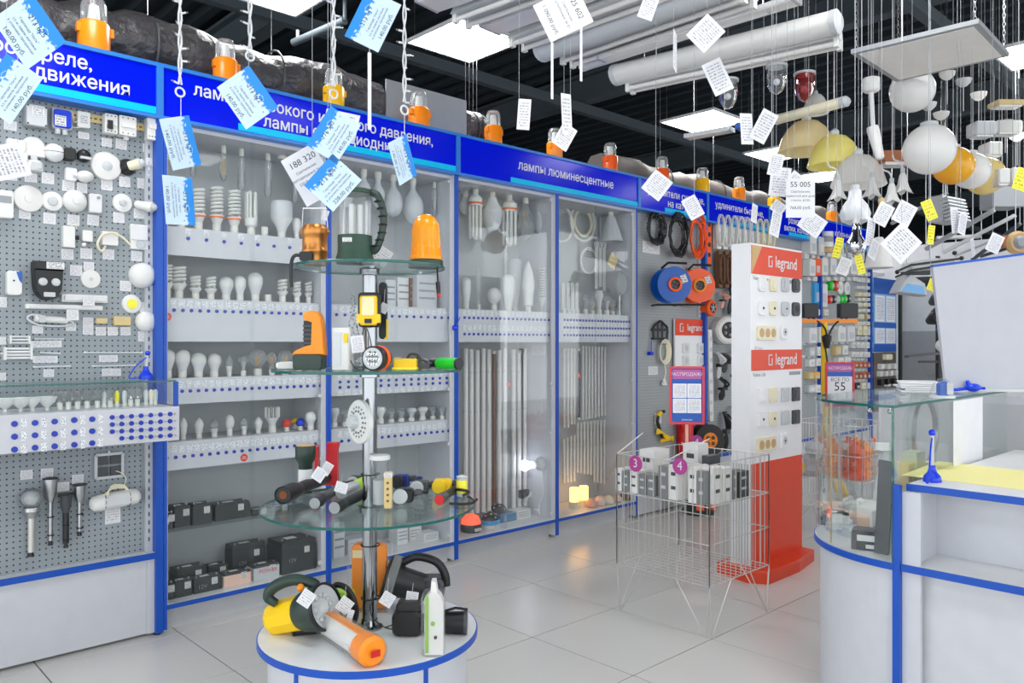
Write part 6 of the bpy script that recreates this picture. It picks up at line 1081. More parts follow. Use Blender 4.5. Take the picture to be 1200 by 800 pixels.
t = item('cable_reel', 'black cable reel with an orange socket face, low in the cable bay', 'cable reel', 824, 514, YP - .05); r = .14; M_ = MX.Rotation(-.5, 4, 'Z') @ FY; MB().lathe([(r, 0), (r, .02), (r * .5, .025), (r * .5, .1), (r, .105), (r, .125), (.0001, .125)], 28, 0, M_).build('drum', 'black', t); MB().lathe([(r * .5, .126), (r * .48, .135), (.0001, .135)], 20, 0, M_).build('orange_face', 'orange', t)
for k in range(4): q = M_ @ V((r * .25 * cos(k * pi / 2 + .78), r * .25 * sin(k * pi / 2 + .78), .136)); MB().sph(q, .018, 10, 6).build('socket_well', 'brown', t)
t = thing('tool_case', 'black and red cable drum standing at the foot of the cable bay', 'cable reel', (5.62, 3.7, 0)); MB().lathe([(.13, 0), (.14, .02), (.12, .06), (.11, .24), (.13, .28), (.06, .32), (.0001, .32)], 20).build('drum', 'dark', t)
for a in (-1, 0, 1): MB().bb(-.03, .03, -.15, -.1, .05, .3).build('red_strap', 'tangerine', t, rot=(0, 0, a * .9))
# ======================= extension-lead bay (behind the switch stand) =======================
for k, px in enumerate((837, 845, 853, 861, 868, 876, 883, 890, 897)):
    t = item('extension_lead', f'white extension lead coiled on a hook, {ORD[k]} from left in its row', 'extension lead', px, 273 + k * .6, YP - .02, 'white extension leads'); s_ = 1 - .03 * k; m = MB()
    for q in range(3): m.tube([(.05 * cos(2 * pi * i / 14), -.05 - .012 * q, .02 + .14 * sin(2 * pi * i / 14)) for i in range(14)], .008, 5, 0, True)
    m.build('cable_loops', 'bulbwhite' if k < 6 else 'creamy', t, kind='stuff'); MB().rbox((0, -.03, -.02), (.075, .04, .26), .01, ch=.004).build('socket_strip', 'bulbwhite', t); MB().cyl((0, .02, .1), (0, -.07, .1), .005, n=6).build('hook', 'steel', t)
    for q in range(3): MB().cyl((0, -.05, .06 - q * .07), (0, -.053, .06 - q * .07), .018, n=10).build('socket_well', 'lgrey', t)
for k, px in enumerate((839, 847, 855)):
    t = item('extension_lead', f'brown extension lead, {ORD[k]} from left under the white row', 'extension lead', px, 316, YP - .02, 'brown extension leads'); MB().rbox((0, -.03, 0), (.06, .04, .34), .01, ch=.004).build('socket_strip', 'brown', t)
    for q in range(4): MB().cyl((0, -.05, .12 - q * .08), (0, -.053, .12 - q * .08), .02, n=10).build('socket_well', 'dark', t)
    m = MB()
    for q in range(2): m.tube([(.035 * cos(2 * pi * i / 12), -.06 - .01 * q, .13 * sin(2 * pi * i / 12)) for i in range(12)], .007, 5, 0, True)
    m.build('cable_loops', 'brown', t, kind='stuff')
t = item('cable_reel', 'white cable reel with a black spoked hub behind the switch stand', 'cable reel', 846, 387, YP - .04); r = .125; M_ = MX.Rotation(-.45, 4, 'Z') @ FY; MB().lathe([(r, 0), (r, .1), (r * .85, .115), (r * .6, .115)], 28, 0, M_, cap=False).build('body', 'bulbwhite', t); MB().lathe([(r * .6, .112), (.0001, .108)], 24, 0, M_, cap=False).build('hub', 'black', t)
for k in range(5): q = M_ @ V((r * .35 * cos(k * 1.257), r * .35 * sin(k * 1.257), .112)); MB().sph(q, .017, 10, 6).build('socket_well', 'grey', t)
for k, (px, py, w_, h, mt, lab) in enumerate(((842, 352, 8, 18, 'pinkish', 'small pink packed cord behind the switch stand'), (851, 348, 11, 40, 'black', 'black cord bundle above the white reel'), (857, 360, 6, 50, 'dark', 'long dark cord bundle right of the white reel'), (846, 425, 14, 22, 'dgrey', 'grey and black cords below the white reel'), (856, 412, 7, 26, 'black', 'short black cord bundle below the dark one'), (838, 428, 7, 30, 'white', 'white cord bundle left of the grey cords'), (842, 455, 14, 26, 'dark', 'wide black cord bundle near the slotted board'), (855, 440, 7, 30, 'lgrey', 'pale cord bundle beside the switch stand'), (846, 505, 9, 46, 'black', 'long black cord bundle low behind the switch stand'), (856, 500, 6, 50, 'dark', 'dark cord bundle low beside the switch stand'))):
    t = item('cord_bundle', lab, 'cord', px, py, YP - .02); a = pv(px); m = MB(); random.seed(k)
    for q in range(7): x = random.uniform(-.35, .35) * w_ * a; m.tube(spl([(x, -.02, h * a * .5), (x + .02, -.04 - .01 * q, h * a * .2), (x * .3, -.05, 0), (x * 1.3, -.04, -h * a * .3), (x * .5, -.03, -h * a * .5)], 4), .0085, 5)
    m.build('cords', mt, t, kind='stuff'); MB().rbox((0, -.045, 0), (w_ * a * .8, .05, h * a * .12), .006).build('tie_band', 'dark' if mt != 'black' else 'dgrey', t); MB().cyl((0, .02, h * a * .46), (0, -.06, h * a * .46), .005, n=6).build('hook', 'steel', t)
# ======================= curved glass counter =======================
mat('ybill2', (248, 240, 160), .6, var=.05, scale=60); mat('greenish', (190, 205, 170), .5); mat('dgreybrown', (96, 86, 78), .5); glass('counterglass', (.97, .985, .98), .3, .02); glass('greenglass', (.55, .75, .7), .4, .1, hazecol=(.3, .5, .45))
ZC, ZD, ZB2 = 1.184, .909, .637; DC = 2.75
P0 = PD(1047, 402, DC); X0c, Y0c = P0.x, P0.y
def arc_r():
    best = None
    for k in range(20, 160):
        r = k * .01; mn = min((lambda q: CX + FPX * q.dot(RT) / q.dot(FW))(V((X0c + r - r * cos(a * .02), Y0c + r * sin(a * .02), 0))) for a in range(0, 79))
        if best is None or abs(mn - 954) < best[0]: best = (abs(mn - 954), r)
    return best[1]
RC = arc_r(); N = 20
arcp = lambda r, dx=0: [(X0c + RC - r * cos(pi / 2 * i / N), Y0c + r * sin(pi / 2 * i / N)) for i in range(N + 1)]
def quarter(r0, n_=N): return [(RC - r0 * cos(pi / 2 * i / n_), r0 * sin(pi / 2 * i / n_)) for i in range(n_ + 1)]
ct = thing('glass_counter', 'quarter-round glass counter with white base and blue edges', 'counter', (X0c, Y0c, 0))
LX = RC + .9
MB().prism(quarter(RC - .02) + [(LX, RC - .02), (LX, .0), (.02, .0)], 0, ZB2 - .022).build('white_base', 'panel', ct)
MB().prism(quarter(RC) + [(LX, RC), (LX, 0)], ZB2 - .022, ZB2).build('deck', 'white', ct)
def band(r, z0, z1, th=.004): a, b = quarter(r), quarter(r - th); return a + list(reversed(b)), z0, z1
MB().prism(*band(RC + .003, ZB2 - .023, ZB2 + .001)).build('blue_edge', 'edge', ct)
MB().bb(0, .024, -.02, .004, 0, ZD - .0).build('blue_post', 'edge', ct)
MB().prism(*band(RC - .004, ZB2, ZC - .008, .006)).build('curved_glass', 'counterglass', ct); MB().bb(.004, LX, .003, .008, ZB2, ZC - .008).build('side_glass', 'counterglass', ct); MB().bb(LX - .006, LX, .01, RC, ZB2, ZC - .008).build('back_glass', 'counterglass', ct)
tg = MB().prism(quarter(RC) + [(LX, RC), (LX, 0)], ZC - .008, ZC).build('top_glass', 'shelfglass', ct)
MB().prism(*band(RC + .0005, ZC - .009, ZC + .0005, .002)).bb(0, LX, -.002, .0, ZC - .009, ZC + .0005).build('dark_rim', 'greenedge', tg)
MB().bb(-.002, .006, .0, .006, ZB2, ZC - .009).build('glass_corner', 'greenglass', ct)
MB().prism(arc(0, 0, 1, 0, 0.01, 1) and [(RC * .28 + .004 * cos(k * pi / 4), RC * .62 + .004 * sin(k * pi / 4)) for k in range(8)], ZB2, ZC - .009).build('support_rod', 'tan', ct)
for x, y in ((.05, .03), (.02, .09)): MB().sph((x, y, ZC - .025), .01, 10, 6).build('glass_clip', 'chrome', ct)
# ---- white desk joined to the counter ----
dk = thing('sales_desk', 'white sales desk with blue edges joined to the glass counter', 'desk', (X0c, Y0c, 0)); YD = -2.2
MB().bb(.06, LX, YD, -.024, ZD - .022, ZD).build('desk_top', 'white', dk); MB().bb(.055, .06, YD, -.022, ZD - .023, ZD + .001).build('blue_edge', 'edge', dk)
MB().bb(.024, .042, -.08, -.0205, 0, ZD - .0235).build('end_panel', 'panel', dk)
MB().bb(.06, LX, -.06, -.024, ZB2, ZD - .023).build('side_panel', 'panel', dk)
MB().bb(.24, .258, YD, -.06, ZB2 - .02, ZD - .0225).build('upper_front', 'panel', dk)
MB().bb(.012, .3, YD, -.022, ZB2 - .022, ZB2).build('foot_shelf', 'white', dk); MB().bb(.007, .012, YD, -.022, ZB2 - .024, ZB2 + .001).build('blue_edge', 'edge', dk)
MB().bb(.07, .088, YD, -.022, .0, ZB2 - .0225).build('lower_front', 'panel', dk)
MB().bb(.028, .07, -.06, -.022, 0, ZB2 - .0225).build('corner_fillet', 'panel2', dk)
def dz(px, py, z): return PZ(px, py, z)
p = dz(1172, 560, ZD); t = thing('price_list', 'pale yellow printed sheet lying on the white desk', 'paper', (p.x, p.y, ZD + .0005), 0); MB().prism([(-.22, -.28), (.24, -.25), (.27, .3), (-.2, .27)], 0, .001).build('sheet', 'ybill2', t)

p = dz(1090, 565, ZD); bank_pen((p.x + .02, p.y, ZD), .0, 'blue counter pen standing on the white desk corner', (.0, .17))
# ---- things in the curved glass ----
def inb(px, py, z=ZB2): return PZ(px, py, z)
p = inb(1030, 648); t = thing('printer', 'black receipt printer at the corner inside the curved counter', 'printer', (p.x + .05, p.y + .05, ZB2), .35); MB().rbox((0, 0, .035), (.09, .13, .07), .008, axis='z', ch=.008).build('body', 'black', t); MB().rbox((0, -.03, .072), (.07, .04, .008), .004, axis='z').build('lid', 'dgrey', t); MB().box((-.046, 0, .045), (.002, .09, .022)).build('price_label', 'labelprint', t); MB().box((-.046, -.02, .015), (.002, .07, .014)).build('lower_label', 'labelprint', t)
q = inb(1043, 655); t = thing('panel_lights', 'slim grey light panels leaning at the counter corner', 'light panel', (q.x + .03, q.y + .05, ZB2), 0)
for k in range(2): MB().box((.02 + k * .02, .0, .17), (.008, .05, .34), 0, MX.Rotation(R(3 + 2 * k), 4, 'X')).build('panel', ('dgrey', 'lgrey')[k], t)
for k, (px, py, sx, sy, sz, mt, rz, lab) in enumerate(((988, 622, .2, .09, .05, 'white', .5, 'flat white lamp pack inside the curved counter, leftmost'), (1003, 630, .22, .06, .035, 'bulbwhite', .9, 'long white lamp lying inside the curved counter'), (1014, 637, .13, .05, .03, 'paper', .35, 'thin white pack at the front of the curved counter'), (1004, 612, .32, .2, .05, 'salmon', .6, 'salmon coloured flat box inside the curved counter'), (981, 616, .1, .08, .05, 'dgrey', .2, 'dark cable pack inside the curved counter'), (1026, 616, .2, .14, .08, 'bulbwhite', 1.0, 'white box behind the receipt printer'), (994, 628, .16, .06, .03, 'lgrey', 1.1, 'pale grey strip pack between the white packs'))):
    q = inb(px, py); t = thing('lamp_pack', lab, 'box', (q.x + .03, q.y + .03, ZB2), rz); MB().rbox((0, 0, sz / 2), (sx, sy, sz), .008, axis='z', ch=.005).build('box', mt, t); MB().box((0, 0, sz + .0006), (sx * .5, sy * .4, .001)).build('printed_label', 'labelprint', t)
q = inb(1020, 610); t = thing('desk_lamp', 'white desk lamp arm leaning inside the curved counter', 'desk lamp', (q.x + .05, q.y, ZB2), .4); MB().cyl((0, 0, 0), (0, 0, .02), .07, n=20).build('foot', 'bulbwhite', t); MB().cyl((0, 0, .02), (.05, -.05, .3), .022, .022, 14).build('arm', 'lgrey', t); MB().rbox((.02, -.03, .31), (.16, .06, .035), .01, axis='z', ch=.006, M=MX.Rotation(R(12), 4, 'Y')).build('head', 'bulbwhite', t)
q = inb(1004, 612); t = thing('bulb_heap', 'heap of small white bulbs on the salmon box', 'bulbs', (q.x + .03, q.y + .03, ZB2 + .0505)); random.seed(3); m = MB()
for k in range(22): m.sph((random.uniform(-.08, .08), random.uniform(-.04, .04), random.uniform(.015, .03)), random.uniform(.012, .018), 8, 6)
m.build('bulbs', 'bulbwhite', t, kind='stuff')
# seen through the side glass: chromed ring, yellow boxes, white sheet
q = PY(1081, 560, Y0c + .3); t = thing('led_ring', 'coil of chrome-edged light strip behind the counter glass', 'light strip', (q.x, q.y, ZB2)); c = PY(1085, 505, Y0c + .3); MB().torus((0, 0, c.z - ZB2), .19, .02, 'y', 36, 8).build('strip_coil', 'lgrey', t); MB().torus((0, -.01, c.z - ZB2), .15, .014, 'y', 30, 6).build('inner_coil', 'steel', t); MB().rbox((0, 0, .02), (.16, .08, .04), .006, axis='z').build('foot', 'dgrey', t); MB().bb(-.03, .03, -.02, .02, .03, max(.05, c.z - ZB2 - .18)).build('stem', 'dgrey', t)
for k, (px, mt, h, w_) in enumerate(((1060, 'sand', .26, .06), (1071, 'greenish', .3, .1), (1086, 'yellow', .2, .09))):
    q = PY(px, 560, Y0c + .2); t = thing('lamp_box', f'{("beige", "pale green", "yellow")[k]} box standing behind the counter side glass', 'box', (q.x, q.y, ZB2)); MB().rbox((0, 0, h / 2), (w_, .06, h), .004, axis='z').build('box', mt, t) if mt in MATS else None; MB().box((0, -.0306, h * .6), (w_ * .7, .001, h * .2)).build('printed_label', 'labelprint', t)
q0, q1 = PY(1120, 470, Y0c - .01), PY(1154, 540, Y0c - .01); t = thing('notice_sheet', 'blank white sheet taped to the counter side glass', 'paper', ((q0.x + q1.x) / 2, Y0c - .0005, (q0.z + q1.z) / 2)); MB().box((0, -.001, 0), (q1.x - q0.x, .001, q0.z - q1.z)).build('sheet', 'paper', t)
# ---- on the glass top ----
q = PZ(1104, 466, ZC); t = thing('tape_dispenser', 'blue and clear dome dispenser on the counter top', 'dispenser', (q.x, q.y, ZC), CAMAX); s_ = u(q); MB().lathe([(13 * s_, 0), (13 * s_, 5 * s_), (10 * s_, 16 * s_), (5 * s_, 22 * s_), (.0001, 23 * s_)], 20).build('clear_dome', 'blister', t); MB().rbox((1 * s_, 0, 10 * s_), (11 * s_, .03, 19 * s_), 5 * s_, ch=.004).build('blue_body', 'saleblue', t); MB().rbox((6 * s_, -.02, 11 * s_), (7 * s_, .004, 13 * s_), .002).build('label', 'lgrey', t); MB().lathe([(14 * s_, 0), (14 * s_, 3 * s_), (.0001, 3 * s_)], 20).build('foot', 'frost', t)
q = PZ(1137, 459, ZC); t = thing('counter_pen', 'blue pen holder lying with its pen on the counter top', 'pen holder', (q.x, q.y, ZC), CAMAX); s_ = u(q); MB().sph((3 * s_, 0, 5 * s_), 8 * s_, 16, 10, 0, (1.15, 1, .62)).build('round_base', 'pen', t); MB().cyl((-20 * s_, 0, 2 * s_), (-2 * s_, 0, 4 * s_), 2 * s_, n=8).build('pen_barrel', 'pen', t); MB().cyl((0, 0, 6 * s_), (-4 * s_, 0, 13 * s_), 3 * s_, 2 * s_, 10).build('neck', 'pen', t); MB().cyl((11 * s_, 0, 4 * s_), (17 * s_, 0, 4 * s_), 1.8 * s_, n=8).build('tip', 'pen', t)
q = PZ(1076, 458, ZC); t = thing('paper_stack', 'stack of white papers on the counter top', 'paper', (q.x, q.y, ZC), .4)
for k in range(5): MB().box((random.uniform(-.01, .01), random.uniform(-.01, .01), .004 + k * .009), (.21, .16, .007), 0, MX.Rotation(random.uniform(-.15, .15), 4, 'Z')).build('sheets', 'paper', t)
# tall grey board with a blue top edge, standing on the far part of the counter
A = PD(1108, 447, 3.55); zt = PD(1092, 313, 3.55).z; t = thing('grey_board', 'large blank grey board with a blue top edge, leaning on the counter', 'board', (A.x, A.y, ZC), TH - pi / 2); s_ = 3.55 / FPX; h = zt - ZC
MB().prism([(0, .0), (150 * s_, 0.0), (150 * s_, h + 22 * s_), (-16 * s_, h)], -.01, .01, 0, AX['_y']).build('panel', 'boardgrey', t)
MB().prism([(-16.2 * s_, h - .001), (150 * s_, h + 22 * s_ - .001), (150 * s_, h + 24.5 * s_), (-16.2 * s_, h + 2.5 * s_)], -.012, .012, 0, AX['_y']).build('blue_edge', 'edge', t)
MB().bb(0, 150 * s_, -.03, .03, 0, .012).build('base_rail', 'lgrey', t)
# white cabinets behind the desk
t = thing('back_cabinet', 'plain white cabinet standing behind the sales desk', 'cabinet', (4.75, .3, 0)); MB().bb(0, .4, 0, 1.6, 0, 1.12).build('body', 'panel', t)
for k in range(3): MB().bb(-.012, 0, .04 + k * .53, .52 + k * .53, .06, 1.08).build('door', 'panel2', t)
# ======================= bin of orange bags, tripod light, second sale sign =======================
q = PD(984, 402, 5.8); wx, wy = q.x - .28, q.y + .14; wire_bin(wx, wy - .42, .56, 'wire bin of orange bags behind the glass counter', (.243, .44, .62, .83), .44)
random.seed(11)
for k in range(36):
    c = (wx + .06 + .11 * (k % 4) + .03 * random.random(), wy - .36 + .15 * (k // 4 % 3) + .03 * random.random(), .445 + .075 * (k // 12)); t = thing('bagged_goods', f'{("orange", "amber", "grey")[k % 3]} bagged item in the far wire bin, {ORD[k // 3]} of its colour', 'bag', c, random.random() * 6, 'bagged goods in the far wire bin')
    m = MB(); m.lathe([(.0001, 0), (.065, .012), (.085, .05), (.05, .085), (.012, .1), (.02, .12)], 8); m.v = [(x * random.uniform(.75, 1.25), y * random.uniform(.6, 1.1), z * random.uniform(.9, 1.1)) for x, y, z in m.v]; m.build('bag', ('tangerine', 'orange', 'lgrey')[k % 3], t)
q = PD(966, 402, 6.6); t = thing('tripod_light', 'yellow tripod work light with two black floodlights', 'work light', (q.x, q.y, 0), CAMAX); s_ = 6.6 / FPX; zz = lambda py: CAMZ - (py - CY) * s_
MB().cyl((0, 0, .35), (0, 0, zz(378)), .026, n=14).build('mast', 'yellow', t); MB().rbox((5 * s_, 0, zz(376)), (66 * s_, .05, 4.5 * s_), .008).build('crossbar', 'orange', t)
for k in range(3): an = -pi / 2 + k * 2.094 + .3; MB().tube([(0, 0, .7), (.33 * cos(an), .33 * sin(an), .03)], .02, 8).build('leg', 'yellow', t); MB().sph((.33 * cos(an), .33 * sin(an), .022), .022, 10, 6).build('rubber_foot', 'black', t); MB().tube([(0, 0, .35), (.2 * cos(an), .2 * sin(an), .3)], .01, 6).build('brace', 'black', t)
for x, w_ in ((-18, 18), (26, 22)): f = MB().rbox((x * s_, -.02, zz(364)), (w_ * s_, .06, 17 * s_), .01, ch=.006).build('floodlight', 'black', t); MB().rbox((x * s_, -.052, zz(364)), (w_ * s_ * .84, .006, 14 * s_), .004).build('front_glass', 'dark', f); MB().tube([(x * s_, .0, zz(371)), (x * s_, .0, zz(376))], .012, 6).build('bracket', 'black', f)
MB().tube(spl([(-18 * s_, .03, zz(368)), (-4 * s_, -.05, zz(382)), (0, -.05, zz(394)), (-2 * s_, -.05, zz(402)), (1 * s_, -.05, zz(430)), (-1 * s_, -.05, zz(460))], 5), .008, 6).tube(spl([(26 * s_, .03, zz(370)), (8 * s_, -.05, zz(382)), (1 * s_, -.05, zz(396))], 5), .008, 6).build('cable', 'black', t); MB().lathe([(.02, 0), (.035, .06), (.04, .1), (.0001, .12)], 12, 0, MX.Translation((0, -.05, zz(408)))).build('cable_joint', 'black', t)
q = PD(984, 402, 5.2); sale_frame((q.x, q.y, CAMZ - (450 - CY) * 5.2 / FPX), CAMAX, 'red framed sale sign reading ВСЕ ПО 55 behind the glass counter', .19, .29, 55)
MB().cyl((0, .008, -.14), (0, .008, -1.12), .008, n=8).lathe([(.12, -1.131), (.12, -1.12), (.0001, -1.115)], 18).build('pole', 'lgrey', [o for o in bpy.data.objects if o.name.startswith('sale_sign') and not o.parent][-1])
# ======================= goods on the far pegboards =======================
def peg_row(xs, y0, y1, wpx, hpx, mts, what, cat, name, group, d=.05, ring=False):
    n = len(xs)
    for k, px in enumerate(xs):
        py = y0 + (y1 - y0) * k / max(1, n - 1); mt = mts[k % len(mts)]; t = item(name, f'{what}, {ORD[k]} from left', cat, px, py, YP, group); w_, h = wpx * pm(px), hpx * pv(px)
        if ring: MB().lathe([(w_ * .5, 0), (w_ * .5, d), (w_ * .4, d * 1.2), (.0001, d * 1.2)], 12, 0, FY).build('face', mt, t); MB().cyl((0, -d * 1.2, 0), (0, -d * 1.3, 0), w_ * .2, n=8).build('centre', 'lgrey', t)
        else: MB().rbox((0, -d / 2, 0), (w_ * .86, d, h * .9), .006, ch=.006).build('body', mt, t); MB().box((0, -d - .001, -h * .1), (w_ * .5, .003, h * .36)).build('front_mark', 'lgrey' if mt != 'lgrey' else 'white', t)
R_ = lambda a, b, n: [a + (b - a) * i / (n - 1) for i in range(n)]
GS = 'sockets on the far pegboards'
peg_row(R_(996, 1029, 7), 404, 404.5, 4.6, 8, ['bulbwhite'], 'white plug socket in the upper white row', 'socket', 'plug_socket', GS)
peg_row(R_(996, 1029, 8), 415, 415.5, 4.2, 7, ['bulbwhite'], 'white plug socket in the lower white row', 'socket', 'plug_socket', GS)
peg_row(R_(999, 1029, 7), 427, 427.5, 4.4, 7, ['terracotta'], 'brown wooden socket in the upper brown row', 'socket', 'plug_socket', GS)
peg_row(R_(999, 1029, 7), 440, 439, 4.4, 8, ['terracotta', 'sock2'], 'brown wooden socket in the lower brown row', 'socket', 'plug_socket', GS)
peg_row(R_(1004, 1028, 5), 345, 345.5, 5, 5, ['cream', 'creamy'], 'cream terminal in the upper cream row', 'terminal', 'terminal_block', GS)
peg_row(R_(1004, 1028, 5), 357, 357.5, 5, 5, ['creamy', 'cream'], 'cream terminal in the middle cream row', 'terminal', 'terminal_block', GS)
peg_row(R_(1006, 1028, 4), 371, 371, 5, 6, ['creamy', 'sand', 'filament'], 'yellowish terminal in the lower cream row', 'terminal', 'terminal_block', GS)
peg_row(R_(1002, 1029, 6), 328, 330, 4.6, 6, ['lgrey', 'bulbwhite'], 'pale clip in the row under the header', 'clip', 'cable_clip', GS)
peg_row(R_(1002, 1029, 6), 337, 338, 4.6, 4, ['white'], 'small white clip in the second row', 'clip', 'cable_clip', GS)
peg_row(R_(1003, 1029, 5), 387, 388, 5.4, 12, ['creamy', 'cream', 'bulbwhite'], 'cream double socket above the white rows', 'socket', 'plug_socket', GS)
peg_row(R_(1001, 1029, 5), 452, 451, 5, 8, ['dark', 'creamy', 'bulbwhite'], 'mixed socket in the lowest visible row', 'socket', 'plug_socket', GS)
peg_row([982, 990], 337, 338, 7, 7, ['bulbwhite'], 'round white disc fitting', 'fitting', 'disc_fitting', GS, .03, True)
peg_row([970, 975.5], 335, 335, 5, 8, ['green', 'signred'], 'coloured tape roll in the upper pair', 'tape', 'tape_roll', GS, .05, True)
peg_row(R_(968, 990, 6), 351, 350, 4.2, 7, ['signred', 'dark', 'lgrey', 'green', 'green', 'dark'], 'coloured tape roll in the lower row', 'tape', 'tape_roll', GS, .05, True)
peg_row([943, 953, 963, 975], 288, 292, 8.5, 24, ['bulbwhite', 'lgrey', 'white', 'bulbwhite'], 'white boxed fitting right of the switch stand, top row', 'box', 'boxed_fitting', GS, .1)
peg_row([944, 950.5, 959, 969, 984, 993], 314, 312, 8, 22, ['bulbwhite', 'tangerine', 'bulbwhite', 'white', 'white', 'bulbwhite'], 'boxed fitting in the second far row', 'box', 'boxed_fitting', GS, .08)
peg_row([1002, 1012, 1020], 300, 303, 8, 14, ['white', 'dgrey', 'lgrey'], 'boxed fitting below the farthest header', 'box', 'boxed_fitting', GS, .08)
peg_row([955, 962], 345, 346, 9, 30, ['skyblue', 'bulbwhite'], 'blue and white packed fitting', 'pack', 'packed_fitting', GS, .04)
peg_row([945, 957, 979, 990], 393, 391, 10, 20, ['white', 'bulbwhite', 'bulbwhite', 'white'], 'white junction box behind the tripod light', 'junction box', 'junction_box', GS, .08)
peg_row([946, 955, 977, 985], 412, 410, 7, 12, ['lgrey', 'bulbwhite', 'sand', 'bulbwhite'], 'small junction box in the middle far row', 'junction box', 'junction_box', GS, .06)
peg_row([946, 954, 980, 988], 425, 422, 7, 10, ['bulbwhite'], 'small white socket box in the lower far row', 'junction box', 'junction_box', GS, .06)
peg_row([945, 952, 959], 440, 439, 7, 9, ['sand', 'filament', 'cream'], 'yellowish fitting left of the sale sign', 'fitting', 'boxed_fitting', GS, .06)
peg_row([946, 954], 455, 455, 9, 10, ['lgrey', 'bulbwhite'], 'pale fitting low beside the tripod mast', 'fitting', 'boxed_fitting', GS, .06)
for a in ((R_(941, 999, 9), 300, 301, 5.5, 8, ['bulbwhite', 'lgrey', 'creamy'], 'small pale fitting in the crowded top row', 'fitting', 'small_fitting', GS), (R_(943, 998, 8), 327, 327, 5, 5, ['lgrey', 'bulbwhite'], 'tiny pale fitting in the row over the tapes', 'fitting', 'small_fitting', GS), (R_(996, 1030, 8), 321, 322, 4, 5, ['bulbwhite', 'lgrey'], 'tiny white clip in the top clip row', 'clip', 'cable_clip', GS), (R_(1003, 1029, 6), 351, 351, 4, 4, ['white', 'creamy'], 'tiny clip between the cream rows', 'clip', 'cable_clip', GS), (R_(1003, 1029, 6), 364, 364, 4, 4, ['white', 'cream'], 'tiny clip under the middle cream row', 'clip', 'cable_clip', GS), (R_(1003, 1029, 6), 379, 379, 4.4, 5, ['creamy', 'bulbwhite'], 'pale clip under the lower cream row', 'clip', 'cable_clip', GS),
          (R_(996, 1030, 8), 396, 396, 4, 4, ['lgrey', 'white'], 'tiny grey clip over the white sockets', 'clip', 'cable_clip', GS), (R_(996, 1030, 8), 421, 421, 4, 3, ['white'], 'price ticket under the white sockets', 'ticket', 'price_ticket', GS, .01), (R_(998, 1030, 8), 433, 433, 4, 3, ['white'], 'price ticket between the brown rows', 'ticket', 'price_ticket', GS, .01), (R_(998, 1030, 8), 446, 445, 4, 3, ['white'], 'price ticket under the brown rows', 'ticket', 'price_ticket', GS, .01), (R_(942, 994, 8), 402, 401, 4.6, 4, ['white', 'bulbwhite'], 'price ticket under the white junction boxes', 'ticket', 'price_ticket', GS, .01), (R_(941, 962, 4), 418, 418, 4.6, 4, ['white'], 'price ticket left of the tripod mast', 'ticket', 'price_ticket', GS, .01), (R_(942, 964, 4), 366, 366, 5, 8, ['bulbwhite', 'creamy'], 'pale fitting behind the left floodlight', 'fitting', 'small_fitting', GS), (R_(968, 1000, 6), 384, 383, 4.6, 5, ['bulbwhite', 'lgrey'], 'pale fitting just under the yellow crossbar', 'fitting', 'small_fitting', GS)): peg_row(*a)
t = item('cable_drum', 'striped grey and white roll hanging below the far header', 'cable roll', 969, 283, YP - .1); a = pv(969)
for k in range(4): MB().cyl((0, 0, (11 - k * 6) * a), (0, 0, (5.5 - k * 6) * a), 7 * a, n=16).build('roll', ('bulbwhite', 'grey', 'bulbwhite', 'tan')[k], t)
MB().cyl((0, 0, 11 * a), (0, 0, ZH0 - t.location.z + .02), .004, n=6).build('hanger', 'steel', t)
# end-of-run boards
t = thing('info_board', 'blue and white information board at the end of the run', 'notice board', (9.66, YF, 0)); wA, wB = 0, WX(1050, YF) - 9.66; zz = lambda py: PY(1040, py, YF).z
MB().bb(wA, wB, 0, .02, zz(412), zz(327)).build('board', 'stripe', t); MB().bb(wA, wB, -.003, 0, zz(345), zz(327)).build('title_band', 'saleblue', t); MB().bb(wA, wB, -.003, 0, zz(384), zz(378)).build('middle_band', 'saleblue', t); MB().bb(wA, wB, -.003, 0, zz(412), zz(403)).build('lower_band', 'saleblue', t); MB().bb(wB, wB + .04, -.01, .3, 0, zz(327)).build('white_post', 'white', t)
for a, b in ((.06, .46), (.54, .94)): MB().bb(wB * a, wB * b, -.004, 0, zz(377), zz(347)).build('notice_sheet', 'sheet', t); MB().bb(wB * a, wB * b, -.004, 0, zz(402), zz(385)).build('notice_sheet', 'sheet', t)
t = thing('socket_panel', 'brown panel of white and black sockets under the blue board', 'display board', (9.66, YF, 0)); MB().bb(wA, wB, 0, .02, zz(480), zz(413)).build('board', 'dgreybrown', t)
for py, n, mt, ww in ((418, 1, 'creamy', .16), (429, 3, 'bulbwhite', .07), (437, 4, 'white', .05), (447, 3, 'black', .08), (449, 1, 'bulbwhite', .07)):
    for k in range(n): MB().rbox(((k + .7) / (n + .4) * wB, -.03, zz(py)), (ww, .06, .07), .012, ch=.01).build('socket', mt, t)
